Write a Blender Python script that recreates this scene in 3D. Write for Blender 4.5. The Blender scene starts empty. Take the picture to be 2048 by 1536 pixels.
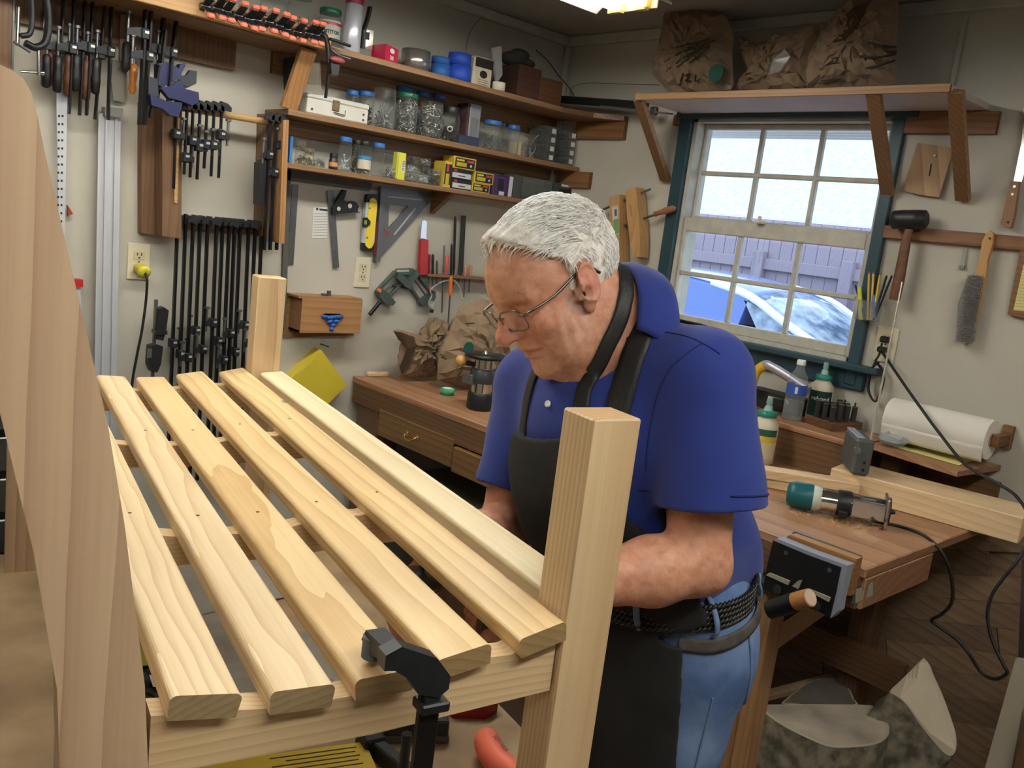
import bpy, math, random
import numpy as np
from mathutils import Vector, Matrix, Quaternion
random.seed(7); RNG = np.random.RandomState(5)
S = bpy.context.scene
COL = S.collection
# ------------------------------------------------------------------ camera
CX, CY, FPX = 1024.0, 768.0, 1760.0
AX = np.array([0.73336276, -0.02940065, 0.67920149])     # room X, Y, Z axes seen in camera space
AY = np.array([-0.66891852, -0.20954514, 0.71318921])
AZ = np.array([0.12135514, -0.97735686, -0.17333924])
RC = np.stack([AX, AY, AZ])
CAM = np.array([-2.80, -2.85, 1.61])
cd = bpy.data.cameras.new('camera'); cam = bpy.data.objects.new('camera', cd); COL.objects.link(cam)
cd.sensor_fit = 'HORIZONTAL'; cd.sensor_width = 36.0; cd.lens = FPX / 2048 * 36.0
cd.clip_start = 0.05; cd.clip_end = 200
m3 = Matrix([[float(RC[i, 0]), float(-RC[i, 1]), float(-RC[i, 2])] for i in range(3)])
cam.matrix_world = Matrix.Translation(Vector(CAM)) @ m3.to_4x4()
S.camera = cam
# ------------------------------------------------------------------ sky and exposure
w = bpy.data.worlds.new('world'); S.world = w; w.use_nodes = True
nt = w.node_tree; bg = nt.nodes['Background']
bg.inputs[0].default_value = (0.72, 0.85, 1.0, 1); bg.inputs[1].default_value = 3.0
S.view_settings.view_transform = 'Standard'; S.view_settings.look = 'None'
S.view_settings.gamma = 1.0; S.view_settings.use_curve_mapping = False
S.view_settings.exposure = 0.03
# ------------------------------------------------------------------ geometry helpers
def ray(x, y): return RC @ np.array([x - CX, y - CY, FPX])
def _on(ax, v, x, y):
    r = ray(x, y); t = (v - CAM[ax]) / r[ax]; return CAM + t * r
def A(x, y, off=0.0): return _on(1, -off, x, y)       # a point "off" metres in front of the tool wall
def B(x, y, off=0.0): return _on(0, -off, x, y)       # ... in front of the window wall
def H(x, y, z): return _on(2, z, x, y)                # ... at height z
def AT(x, y, d): return CAM + ray(x, y) * d / FPX
TH = math.radians(78.45)
U = np.array([math.cos(TH), math.sin(TH), 0]); V = np.array([U[1], -U[0], 0]); ZV = np.array([0, 0, 1.0])
XV = np.array([1.0, 0, 0]); YV = np.array([0, 1.0, 0])
def P(u, v, z): return u * U + v * V + np.array([0, 0, z])
def vv(*a): return np.array(a, float)
def nrm(a):
    a = np.asarray(a, float); n = np.linalg.norm(a); return a / n if n > 1e-12 else a
def lin(c):
    o = []
    for x in c[:3]:
        x = x / 255.0; o.append(x / 12.92 if x <= .04045 else ((x + .055) / 1.055) ** 2.4)
    return (o[0], o[1], o[2], 1.0)
# ------------------------------------------------------------------ materials
MATS = {}
def _new(name):
    m = bpy.data.materials.new(name); m.use_nodes = True
    return m, m.node_tree, m.node_tree.nodes['Principled BSDF']
def N(t, ty, **kw):
    n = t.nodes.new(ty)
    for k, v in kw.items(): setattr(n, k, v)
    return n
def mat(name, col, rough=.55, metal=0.0, noise=0.0, nscale=30., bump=0.0, bscale=None, trans=0.0, ior=1.45, emit=None, es=1.0, col2=None, alpha=1.0, sheen=0., coat=0., stretch=(1, 1, 1), detail=4.):
    if name in MATS: return MATS[name]
    m, t, b = _new(name); MATS[name] = m
    b.inputs['Roughness'].default_value = rough; b.inputs['Metallic'].default_value = metal
    b.inputs['Base Color'].default_value = lin(col); b.inputs['IOR'].default_value = ior
    b.inputs['Transmission Weight'].default_value = trans; b.inputs['Alpha'].default_value = alpha
    b.inputs['Sheen Weight'].default_value = sheen; b.inputs['Coat Weight'].default_value = coat
    if emit is not None:
        b.inputs['Emission Color'].default_value = lin(emit); b.inputs['Emission Strength'].default_value = es
    if noise or bump or col2:
        tc = N(t, 'ShaderNodeTexCoord'); mp = N(t, 'ShaderNodeMapping'); mp.inputs['Scale'].default_value = stretch
        t.links.new(tc.outputs['Object'], mp.inputs['Vector'])
        oi = N(t, 'ShaderNodeObjectInfo'); ad = N(t, 'ShaderNodeVectorMath', operation='ADD')
        t.links.new(mp.outputs[0], ad.inputs[0]); t.links.new(oi.outputs['Random'], ad.inputs[1])
        nz = N(t, 'ShaderNodeTexNoise'); nz.inputs['Scale'].default_value = nscale; nz.inputs['Detail'].default_value = detail
        t.links.new(ad.outputs[0], nz.inputs['Vector'])
        if noise or col2:
            cr = N(t, 'ShaderNodeValToRGB'); c1 = lin(col)
            c2 = lin(col2) if col2 else tuple(max(0, x * (1 - noise)) for x in c1[:3]) + (1,)
            cr.color_ramp.elements[0].position = .35; cr.color_ramp.elements[1].position = .65
            cr.color_ramp.elements[0].color = c2; cr.color_ramp.elements[1].color = c1
            t.links.new(nz.outputs['Fac'], cr.inputs[0]); t.links.new(cr.outputs[0], b.inputs['Base Color'])
        if bump:
            bp = N(t, 'ShaderNodeBump'); bp.inputs['Strength'].default_value = bump; bp.inputs['Distance'].default_value = .002
            if bscale:
                nb = N(t, 'ShaderNodeTexNoise'); nb.inputs['Scale'].default_value = bscale; t.links.new(ad.outputs[0], nb.inputs['Vector'])
                t.links.new(nb.outputs['Fac'], bp.inputs['Height'])
            else: t.links.new(nz.outputs['Fac'], bp.inputs['Height'])
            t.links.new(bp.outputs[0], b.inputs['Normal'])
    return m
def wood(name, c1, c2, axis=(1, 0, 0), ring=130., dist=.045, rough=.5, endk=.62, streak=.5, knots=False, pith=(.03, -.05), varies=1.0, rpow=1.0):
    """solid wood: growth rings round a pith line along 'axis', fine streaks along it, darker end grain"""
    if name in MATS: return MATS[name]
    m, t, b = _new(name); MATS[name] = m
    L = t.links.new
    ax = Vector([float(x) for x in nrm(axis)])
    q = ax.rotation_difference(Vector((1, 0, 0)))
    tc = N(t, 'ShaderNodeTexCoord'); mp = N(t, 'ShaderNodeMapping'); mp.inputs['Rotation'].default_value = q.to_euler()
    L(tc.outputs['Object'], mp.inputs['Vector'])
    oi = N(t, 'ShaderNodeObjectInfo')
    mu = N(t, 'ShaderNodeVectorMath', operation='MULTIPLY_ADD')
    cmb = N(t, 'ShaderNodeCombineXYZ'); L(oi.outputs['Random'], cmb.inputs[0]); L(oi.outputs['Random'], cmb.inputs[1])
    r2 = N(t, 'ShaderNodeMath', operation='MULTIPLY'); r2.inputs[1].default_value = 7.13; L(oi.outputs['Random'], r2.inputs[0])
    fr = N(t, 'ShaderNodeMath', operation='FRACT'); L(r2.outputs[0], fr.inputs[0]); L(fr.outputs[0], cmb.inputs[2])
    L(cmb.outputs[0], mu.inputs[0]); mu.inputs[1].default_value = (3.0, .09 * varies, .09 * varies); L(mp.outputs[0], mu.inputs[2])
    sc = N(t, 'ShaderNodeVectorMath', operation='MULTIPLY'); sc.inputs[1].default_value = (1.6, 9, 9); L(mu.outputs[0], sc.inputs[0])
    nz = N(t, 'ShaderNodeTexNoise'); nz.inputs['Scale'].default_value = 1.0; nz.inputs['Detail'].default_value = 3; L(sc.outputs[0], nz.inputs['Vector'])
    sp = N(t, 'ShaderNodeSeparateXYZ'); L(mu.outputs[0], sp.inputs[0])
    def sub(o, v):
        n = N(t, 'ShaderNodeMath', operation='SUBTRACT'); L(o, n.inputs[0]); n.inputs[1].default_value = v; return n.outputs[0]
    cy = N(t, 'ShaderNodeCombineXYZ'); L(sub(sp.outputs[1], pith[0]), cy.inputs[0]); L(sub(sp.outputs[2], pith[1]), cy.inputs[1])
    ln = N(t, 'ShaderNodeVectorMath', operation='LENGTH'); L(cy.outputs[0], ln.inputs[0])
    ds = N(t, 'ShaderNodeMath', operation='MULTIPLY_ADD'); L(nz.outputs['Fac'], ds.inputs[0]); ds.inputs[1].default_value = dist; L(ln.outputs['Value'], ds.inputs[2])
    fq = N(t, 'ShaderNodeMath', operation='MULTIPLY'); L(ds.outputs[0], fq.inputs[0]); fq.inputs[1].default_value = ring
    f2 = N(t, 'ShaderNodeMath', operation='FRACT'); L(fq.outputs[0], f2.inputs[0])
    pw = N(t, 'ShaderNodeMath', operation='POWER'); L(f2.outputs[0], pw.inputs[0]); pw.inputs[1].default_value = 2.2 * rpow
    s2 = N(t, 'ShaderNodeVectorMath', operation='MULTIPLY'); s2.inputs[1].default_value = (3, 160, 160); L(mu.outputs[0], s2.inputs[0])
    n2 = N(t, 'ShaderNodeTexNoise'); n2.inputs['Scale'].default_value = 1.0; n2.inputs['Detail'].default_value = 2; L(s2.outputs[0], n2.inputs['Vector'])
    mx = N(t, 'ShaderNodeMath', operation='MULTIPLY_ADD'); L(n2.outputs['Fac'], mx.inputs[0]); mx.inputs[1].default_value = streak
    p5 = N(t, 'ShaderNodeMath', operation='MULTIPLY'); L(pw.outputs[0], p5.inputs[0]); p5.inputs[1].default_value = .55; L(p5.outputs[0], mx.inputs[2])
    cr = N(t, 'ShaderNodeValToRGB'); cr.color_ramp.elements[0].color = lin(c1); cr.color_ramp.elements[1].color = lin(c2)
    cr.color_ramp.elements[0].position = .18; cr.color_ramp.elements[1].position = .95
    L(mx.outputs[0], cr.inputs[0])
    # end grain soaks up more light
    vt = N(t, 'ShaderNodeVectorTransform', vector_type='NORMAL', convert_from='WORLD', convert_to='OBJECT')
    ge = N(t, 'ShaderNodeNewGeometry'); L(ge.outputs['True Normal'], vt.inputs[0])
    dp = N(t, 'ShaderNodeVectorMath', operation='DOT_PRODUCT'); L(vt.outputs[0], dp.inputs[0]); dp.inputs[1].default_value = ax
    ab = N(t, 'ShaderNodeMath', operation='ABSOLUTE'); L(dp.outputs['Value'], ab.inputs[0])
    gt = N(t, 'ShaderNodeMath', operation='GREATER_THAN'); L(ab.outputs[0], gt.inputs[0]); gt.inputs[1].default_value = .8
    em = N(t, 'ShaderNodeMix', data_type='RGBA', blend_type='MULTIPLY'); L(gt.outputs[0], em.inputs['Factor'])
    L(cr.outputs[0], em.inputs['A']); em.inputs['B'].default_value = (endk, endk * .93, endk * .85, 1)
    out = em.outputs['Result']
    if knots:
        vo = N(t, 'ShaderNodeTexVoronoi'); vo.inputs['Scale'].default_value = 1.0; vo.inputs['Randomness'].default_value = 1
        s3 = N(t, 'ShaderNodeVectorMath', operation='MULTIPLY'); s3.inputs[1].default_value = (4.2, 8, 8); L(mu.outputs[0], s3.inputs[0]); L(s3.outputs[0], vo.inputs['Vector'])
        kr = N(t, 'ShaderNodeValToRGB'); kr.color_ramp.elements[0].position = .035; kr.color_ramp.elements[0].color = (.30, .17, .08, 1); kr.color_ramp.elements[1].position = .085; kr.color_ramp.elements[1].color = (1, 1, 1, 1)
        L(vo.outputs['Distance'], kr.inputs[0])
        km = N(t, 'ShaderNodeMix', data_type='RGBA', blend_type='MULTIPLY'); km.inputs['Factor'].default_value = .8
        L(out, km.inputs['A']); L(kr.outputs[0], km.inputs['B']); out = km.outputs['Result']
    L(out, b.inputs['Base Color']); b.inputs['Roughness'].default_value = rough
    bp = N(t, 'ShaderNodeBump'); bp.inputs['Strength'].default_value = .12; bp.inputs['Distance'].default_value = .001
    L(n2.outputs['Fac'], bp.inputs['Height']); L(bp.outputs[0], b.inputs['Normal'])
    return m
def clear(name, col=(235, 240, 240), alpha=.25, rough=.08):
    """thin clear plastic or glass wall: mostly lets light straight through, with a sharp surface gloss"""
    if name in MATS: return MATS[name]
    m, t, b = _new(name); MATS[name] = m
    b.inputs['Base Color'].default_value = lin(col); b.inputs['Roughness'].default_value = rough
    b.inputs['Specular IOR Level'].default_value = .8
    tr = N(t, 'ShaderNodeBsdfTransparent'); tr.inputs[0].default_value = tuple(min(1, x * .2 + .8) for x in lin(col)[:3]) + (1,)
    ms = N(t, 'ShaderNodeMixShader'); fz = N(t, 'ShaderNodeLayerWeight'); pw = N(t, 'ShaderNodeMath', operation='POWER'); pw.inputs[1].default_value = 4.0
    ad = N(t, 'ShaderNodeMath', operation='MULTIPLY_ADD'); ad.use_clamp = True
    t.links.new(fz.outputs['Facing'], pw.inputs[0]); t.links.new(pw.outputs[0], ad.inputs[0]); ad.inputs[1].default_value = .6; ad.inputs[2].default_value = alpha
    t.links.new(ad.outputs[0], ms.inputs[0]); t.links.new(tr.outputs[0], ms.inputs[1]); t.links.new(b.outputs[0], ms.inputs[2])
    t.links.new(ms.outputs[0], t.nodes['Material Output'].inputs[0])
    return m
# ------------------------------------------------------------------ mesh builder
def frame(z, hint=None):
    z = nrm(z); h = np.array(hint if hint is not None else ((0, 0, 1) if abs(z[2]) < .9 else (1, 0, 0)), float)
    x = nrm(np.cross(h, z)); y = np.cross(z, x); return np.stack([x, y, z], 1)
class MB:
    def __init__(s): s.v = []; s.f = []; s.fm = []; s.sm = []; s.mats = []
    def _m(s, m):
        if m is None: return 0
        if m not in s.mats: s.mats.append(m)
        return s.mats.index(m)
    def add(s, vs, fs, m=None, smooth=False):
        o = len(s.v); s.v += [tuple(float(c) for c in p) for p in vs]; k = s._m(m)
        for f in fs: s.f.append(tuple(i + o for i in f)); s.fm.append(k); s.sm.append(smooth)
        return s
    def box(s, c, size, R=None, bev=0.0, m=None):
        c = np.asarray(c, float); h = np.asarray(size, float) / 2; R = np.eye(3) if R is None else np.asarray(R)
        if bev <= 0:
            vs = [c + R @ (h * vv(x, y, z)) for x in (-1, 1) for y in (-1, 1) for z in (-1, 1)]
            return s.add(vs, [(0, 1, 3, 2), (4, 6, 7, 5), (0, 4, 5, 1), (2, 3, 7, 6), (0, 2, 6, 4), (1, 5, 7, 3)], m)
        b = min(bev, min(h) * .9); vs = []; ix = {}
        for x in (-1, 1):
            for y in (-1, 1):
                for z in (-1, 1):
                    for a in range(3):
                        q = (h - b) * vv(x, y, z); q[a] = h[a] * (x, y, z)[a]; ix[(x, y, z, a)] = len(vs); vs.append(c + R @ q)
        fs = []
        for a in range(3):
            b1, b2 = (a + 1) % 3, (a + 2) % 3
            for sgn in (-1, 1):
                q = []
                for (p1, p2) in ((-1, -1), (1, -1), (1, 1), (-1, 1)):
                    k = [0, 0, 0]; k[a] = sgn; k[b1] = p1; k[b2] = p2; q.append(ix[(k[0], k[1], k[2], a)])
                fs.append(tuple(q if sgn > 0 else q[::-1]))
        for a in range(3):
            b1, b2 = (a + 1) % 3, (a + 2) % 3
            for p1 in (-1, 1):
                for p2 in (-1, 1):
                    k0 = [0, 0, 0]; k0[a] = -1; k0[b1] = p1; k0[b2] = p2; k1 = list(k0); k1[a] = 1
                    q = [ix[(*k0, b1)], ix[(*k1, b1)], ix[(*k1, b2)], ix[(*k0, b2)]]
                    fs.append(tuple(q if p1 * p2 > 0 else q[::-1]))
        for x in (-1, 1):
            for y in (-1, 1):
                for z in (-1, 1):
                    q = [ix[(x, y, z, 0)], ix[(x, y, z, 1)], ix[(x, y, z, 2)]]
                    fs.append(tuple(q if x * y * z > 0 else q[::-1]))
        return s.add(vs, fs, m)
    def bar(s, p0, p1, w, h, up=(0, 0, 1), bev=0.0, m=None):
        """box from p0 to p1, w wide sideways, h along 'up'"""
        p0 = np.asarray(p0, float); p1 = np.asarray(p1, float); d = nrm(p1 - p0)
        y = nrm(np.cross(np.asarray(up, float), d)); z = np.cross(d, y)
        return s.box((p0 + p1) / 2, (np.linalg.norm(p1 - p0), w, h), np.stack([d, y, z], 1), bev, m)
    def cyl(s, p0, p1, r0, r1=None, n=14, caps=True, m=None, smooth=True):
        r1 = r0 if r1 is None else r1; p0 = np.asarray(p0, float); p1 = np.asarray(p1, float); R = frame(p1 - p0)
        vs = []
        for p, r in ((p0, r0), (p1, r1)):
            for i in range(n):
                a = 2 * math.pi * i / n; vs.append(p + R @ vv(r * math.cos(a), r * math.sin(a), 0))
        s.add(vs, [(i, (i + 1) % n, n + (i + 1) % n, n + i) for i in range(n)], m, smooth)
        if caps: s.add(vs, [tuple(range(n))[::-1], tuple(range(n, 2 * n))], m)
        return s
    def tube(s, pts, r, n=8, m=None, caps=True, closed=False, sq=1.0):
        pts = [np.asarray(p, float) for p in pts]; k = len(pts); rr = r if hasattr(r, '__len__') else [r] * k
        T = []
        for i in range(k):
            a = pts[i - 1] if (i > 0 or closed) else pts[i]; b = pts[(i + 1) % k] if (i < k - 1 or closed) else pts[i]
            T.append(nrm(b - a))
        F = frame(T[0]); x = F[:, 0]; vs = []
        for i in range(k):
            x = nrm(x - T[i] * np.dot(x, T[i])); y = np.cross(T[i], x)
            for j in range(n):
                a = 2 * math.pi * j / n; vs.append(pts[i] + rr[i] * (math.cos(a) * x + sq * math.sin(a) * y))
        fs = []
        for i in range(k if closed else k - 1):
            i2 = (i + 1) % k
            for j in range(n): fs.append((i * n + j, i * n + (j + 1) % n, i2 * n + (j + 1) % n, i2 * n + j))
        s.add(vs, fs, m, True)
        if caps and not closed: s.add(vs[:n] + vs[-n:], [tuple(range(n))[::-1], tuple(range(n, 2 * n))], m)
        return s
    def lathe(s, o, prof, n=20, axis=(0, 0, 1), m=None, smooth=True, caps=True):
        o = np.asarray(o, float); R = frame(axis); vs = []; k = len(prof)
        for (r, z) in prof:
            for i in range(n):
                a = 2 * math.pi * i / n; vs.append(o + R @ vv(max(r, 1e-5) * math.cos(a), max(r, 1e-5) * math.sin(a), z))
        fs = [(j * n + i, j * n + (i + 1) % n, (j + 1) * n + (i + 1) % n, (j + 1) * n + i) for j in range(k - 1) for i in range(n)]
        s.add(vs, fs, m, smooth)
        if caps: s.add(vs[:n] + vs[-n:], [tuple(range(n))[::-1], tuple(range(n, 2 * n))], m)
        return s
    def prism(s, pts, vec, m=None, smooth=False):
        pts = [np.asarray(p, float) for p in pts]; vec = np.asarray(vec, float); n = len(pts)
        nn = np.zeros(3)
        for i in range(n): nn += np.cross(pts[i], pts[(i + 1) % n])
        if np.dot(nn, vec) > 0: pts = pts[::-1]
        vs = pts + [p + vec for p in pts]
        s.add(vs, [tuple(range(n)), tuple(range(n, 2 * n))[::-1]], m)
        s.add(vs, [(i, i + n, (i + 1) % n + n, (i + 1) % n) for i in range(n)], m, smooth); return s
    def ell(s, c, r, R=None, nu=16, nv=10, m=None):
        c = np.asarray(c, float); r = np.asarray(r if hasattr(r, '__len__') else (r, r, r), float); R = np.eye(3) if R is None else R
        vs = []
        for j in range(nv + 1):
            t = math.pi * j / nv
            for i in range(nu):
                a = 2 * math.pi * i / nu; vs.append(c + R @ (r * vv(math.sin(t) * math.cos(a), math.sin(t) * math.sin(a), math.cos(t))))
        return s.add(vs, [(j * nu + i, (j + 1) * nu + i, (j + 1) * nu + (i + 1) % nu, j * nu + (i + 1) % nu) for j in range(nv) for i in range(nu)], m, True)
    def grid(s, fn, nu, nv, m=None, smooth=True, thick=None):
        G = np.array([[fn(i / (nu - 1), j / (nv - 1)) for i in range(nu)] for j in range(nv)], float)
        vs = list(G.reshape(-1, 3)); fs = [(j * nu + i, j * nu + i + 1, (j + 1) * nu + i + 1, (j + 1) * nu + i) for j in range(nv - 1) for i in range(nu - 1)]
        if thick is None: return s.add(vs, fs, m, smooth)
        du = np.gradient(G, axis=1); dv = np.gradient(G, axis=0); nn = np.cross(du, dv); nn /= np.maximum(np.linalg.norm(nn, axis=2, keepdims=True), 1e-9)
        k = nu * nv; vs2 = vs + list((G - nn * thick).reshape(-1, 3))
        fs2 = fs + [tuple(i + k for i in f[::-1]) for f in fs]
        bd = [i for i in range(nu)] + [j * nu + nu - 1 for j in range(1, nv)] + [(nv - 1) * nu + i for i in range(nu - 2, -1, -1)] + [j * nu for j in range(nv - 2, 0, -1)]
        for a, b in zip(bd, bd[1:] + bd[:1]): fs2.append((b, a, a + k, b + k))
        return s.add(vs2, fs2, m, smooth)
    def mesh(s, name, o, m=None):
        me = bpy.data.meshes.new(name)
        vs = [(p[0] - o[0], p[1] - o[1], p[2] - o[2]) for p in s.v]
        me.from_pydata(vs, [], s.f)
        ms = s.mats if s.mats else [m]
        for x in ms: me.materials.append(x)
        if len(ms) > 1: me.polygons.foreach_set('material_index', s.fm)
        me.polygons.foreach_set('use_smooth', s.sm)
        me.update(); return me
    def build(s, name, m=None, parent=None, label=None, cat=None, group=None, kind=None, recalc=False):
        if m is not None and not s.mats: pass
        elif m is not None and s.mats and None in s.mats: s.mats[s.mats.index(None)] = m
        if parent is not None:
            o = wloc(parent)
        else:
            a = np.array(s.v); o = vv((a[:, 0].min() + a[:, 0].max()) / 2, (a[:, 1].min() + a[:, 1].max()) / 2, a[:, 2].min())
        me = s.mesh(name, o, m)
        ob = bpy.data.objects.new(name, me); COL.objects.link(ob)
        if parent is not None: ob.parent = parent
        else: ob.location = o
        return tag(ob, label, cat, group, kind)
def wloc(o):
    p = np.zeros(3)
    while o is not None: p = p + np.array(o.location); o = o.parent
    return p
def tag(ob, label=None, cat=None, group=None, kind=None):
    if label: ob['label'] = label
    if cat: ob['category'] = cat
    if group: ob['group'] = group
    if kind: ob['kind'] = kind
    return ob
def thing(name, loc, label, cat, group=None):
    o = bpy.data.objects.new(name, None); COL.objects.link(o); o.location = [float(x) for x in loc]; o.empty_display_size = .05
    return tag(o, label, cat, group)
def copy_tree(o, delta, label=None, group=None):
    c = o.copy(); COL.objects.link(c); c.location = Vector(o.location) + Vector([float(x) for x in delta])
    if label: c['label'] = label
    if group: c['group'] = group
    def rec(src, dst):
        for ch in list(src.children):
            k = ch.copy(); COL.objects.link(k); k.parent = dst; rec(ch, k)
    rec(o, c); return c
def text_mb(txt, o, right, up, size, m, out=None, depth=.0006, bend=None, bold=0.0, center=True, font_w=1.0):
    """lettering as thin raised mesh; bend=(centre, axis_radius) wraps it on an upright cylinder"""
    cu = bpy.data.curves.new('lettering', 'FONT'); cu.body = txt; cu.size = size; cu.extrude = 0; cu.offset = bold; cu.resolution_u = 2
    cu.align_x = 'CENTER' if center else 'LEFT'
    ob = bpy.data.objects.new('lettering', cu); me = bpy.data.meshes.new_from_object(ob)
    vs = np.array([v.co[:] for v in me.vertices]) if len(me.vertices) else np.zeros((0, 3)); fs = [tuple(p.vertices) for p in me.polygons]
    bpy.data.objects.remove(ob); bpy.data.curves.remove(cu); bpy.data.meshes.remove(me)
    mb = MB(); right = nrm(right); up = nrm(up); out_ = nrm(np.cross(right, up)) if out is None else nrm(out)
    o = np.asarray(o, float); pts = []
    for x, y, _ in vs:
        x *= font_w
        if bend is not None:
            r = bend; a = x / r; pts.append(o + right * r * math.sin(a) + out_ * (r * math.cos(a) - r + depth) + up * y)
        else: pts.append(o + right * x + up * y + out_ * depth)
    mb.add(pts, fs, m); return mb
def spline(pts, n=8):
    """Catmull-Rom through points"""
    P_ = [np.asarray(p, float) for p in pts]; P_ = [2 * P_[0] - P_[1]] + P_ + [2 * P_[-1] - P_[-2]]; o = []
    for i in range(1, len(P_) - 2):
        for k in range(n):
            t = k / n; p0, p1, p2, p3 = P_[i - 1:i + 3]
            o.append(.5 * ((2 * p1) + (-p0 + p2) * t + (2 * p0 - 5 * p1 + 4 * p2 - p3) * t * t + (-p0 + 3 * p1 - 3 * p2 + p3) * t ** 3))
    o.append(P_[-2]); return o
def Ap(pts, off=0.0): return [A(x, y, off) for x, y in pts]
def Bp(pts, off=0.0): return [B(x, y, off) for x, y in pts]
OUT_A = vv(0, -1, 0); OUT_B = vv(-1, 0, 0)
# ================================================================== fluorescent shop lights (one in view, one added out of view)
M_tube = mat('fluorescent tube', (255, 250, 235), emit=(255, 251, 243), es=24.0)
M_white_enamel = mat('white enamel', (225, 225, 218), .35)
M_brass_socket = mat('yellowed lamp socket', (200, 178, 110), .4)
def shop_light(x0, x1, y, z, label):
    t = thing('shop_light', ((x0 + x1) / 2, y, z), label, 'light')
    mb = MB(); prof = [(-.15, 0), (-.075, .055), (.075, .055), (.15, 0), (.152, .006), (.078, .062), (-.078, .062), (-.152, .006)]
    mb.prism([vv(x0, y + a, z + b) for a, b in prof], vv(x1 - x0, 0, 0)); mb.build('reflector', M_white_enamel, t)
    for dy in (-.05, .05):
        mb = MB(); mb.cyl(vv(x0 + .03, y + dy, z + .012), vv(x1 - .03, y + dy, z + .012), .019, n=14); mb.build('tube', M_tube, t)
        for xe in (x0 + .015, x1 - .015):
            mb = MB(); mb.box(vv(xe, y + dy, z + .02), (.03, .05, .06), bev=.006); mb.build('lamp_socket', M_brass_socket, t)
    for xe in (x0 + .003, x1 - .003):
        mb = MB(); mb.box(vv(xe, y, z + .03), (.006, .2, .07), bev=.002); mb.build('end_plate', M_brass_socket, t)
    for xe in (x0 + .3, x1 - .3):
        mb = MB(); mb.cyl(vv(xe, y, z + .06), vv(xe, y, 2.435), .004, n=6); mb.build('hanger', M_white_enamel, t)
    return t
shop_light(-3.1, -.66, -.93, 2.31, 'twin-tube fluorescent fitting hanging below the ceiling, its lit end in view')
shop_light(-3.2, -.76, -3.05, 2.31, 'added twin-tube fluorescent fitting hanging out of view behind the camera')  # unseen fitting, added and shifted to light the bench front and right side
# ================================================================== room shell
M_wall = mat('aged white wall paint', (194, 191, 179), .75, noise=.10, nscale=2.2, bump=.15, bscale=60, detail=8)
M_ceil = mat('white ceiling board', (160, 160, 156), .85, noise=.06, nscale=3)
M_floor = wood('brown floor boards', (98, 78, 60), (66, 50, 38), (0, 1, 0), ring=60, rough=.6)
M_trim = mat('off white trim paint', (188, 186, 176), .6, noise=.1, nscale=14)
M_green = mat('dark blue green trim paint', (46, 74, 84), .45, noise=.12, nscale=18)
def struct(mb, name, m, parent=None):
    return mb.build(name, m, parent, kind=None if parent else 'structure')
RX0, RY0, ZC = -5.2, -5.2, 2.44
wa = struct(MB().box(vv(RX0 / 2 + .06, .06, ZC / 2), (-RX0 + .12, .12, ZC)), 'wall_left', M_wall)
WY0, WY1, WZ0, WZ1 = -.728, -1.508, 1.312, 2.10     # window opening
mb = MB()
mb.box(vv(.06, WY0 / 2, ZC / 2), (.12, -WY0, ZC)); mb.box(vv(.06, (WY1 + RY0) / 2, ZC / 2), (.12, WY1 - RY0, ZC))
mb.box(vv(.06, (WY0 + WY1) / 2, WZ0 / 2), (.12, WY0 - WY1, WZ0)); mb.box(vv(.06, (WY0 + WY1) / 2, (WZ1 + ZC) / 2), (.12, WY0 - WY1, ZC - WZ1))
wb = struct(mb, 'wall_right', M_wall)
struct(MB().box(vv(RX0 / 2, RY0 - .05, ZC / 2), (-RX0, .1, ZC)), 'wall_back', M_wall)
struct(MB().box(vv(RX0 - .05, RY0 / 2, ZC / 2), (.1, -RY0, ZC)), 'wall_far_left', M_wall)
struct(MB().box(vv(RX0 / 2, RY0 / 2, -.05), (-RX0 + .3, -RY0 + .3, .1)), 'floor', M_floor)
struct(MB().box(vv(RX0 / 2, RY0 / 2, ZC + .05), (-RX0 + .3, -RY0 + .3, .1)), 'ceiling', M_ceil)
struct(MB().box(vv(RX0 / 2, -.012, ZC - .02), (-RX0, .024, .04), bev=.005), 'trim_1', M_trim)
struct(MB().box(vv(-.012, RY0 / 2, ZC - .02), (.024, -RY0, .04), bev=.005), 'trim_2', M_trim)
struct(MB().box(vv(-.013, -.013, 1.7), (.026, .026, 1.40), bev=.006), 'trim_3', M_trim)
struct(MB().box(vv(-.006, -1.66, 2.27), (.012, .012, .26)), 'trim_4', M_trim)
# lower wall faced with brown wood-look boards
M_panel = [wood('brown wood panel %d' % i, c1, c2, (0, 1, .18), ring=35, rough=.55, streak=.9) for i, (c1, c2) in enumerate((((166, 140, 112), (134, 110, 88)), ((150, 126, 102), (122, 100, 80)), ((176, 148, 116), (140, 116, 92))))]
pa_ = math.radians(17); RPn = np.stack([XV, vv(0, math.cos(pa_), -math.sin(pa_)), vv(0, math.sin(pa_), math.cos(pa_))], 1)
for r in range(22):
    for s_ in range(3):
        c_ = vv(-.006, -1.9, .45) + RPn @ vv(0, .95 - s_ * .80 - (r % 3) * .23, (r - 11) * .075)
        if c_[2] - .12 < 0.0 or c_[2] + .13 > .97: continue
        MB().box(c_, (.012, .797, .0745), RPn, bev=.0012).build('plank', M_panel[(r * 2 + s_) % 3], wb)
MB().box(vv(-.001, -2.1, .49), (.003, 2.3, .96)).build('panel_backing', M_panel[1], wb)
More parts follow.
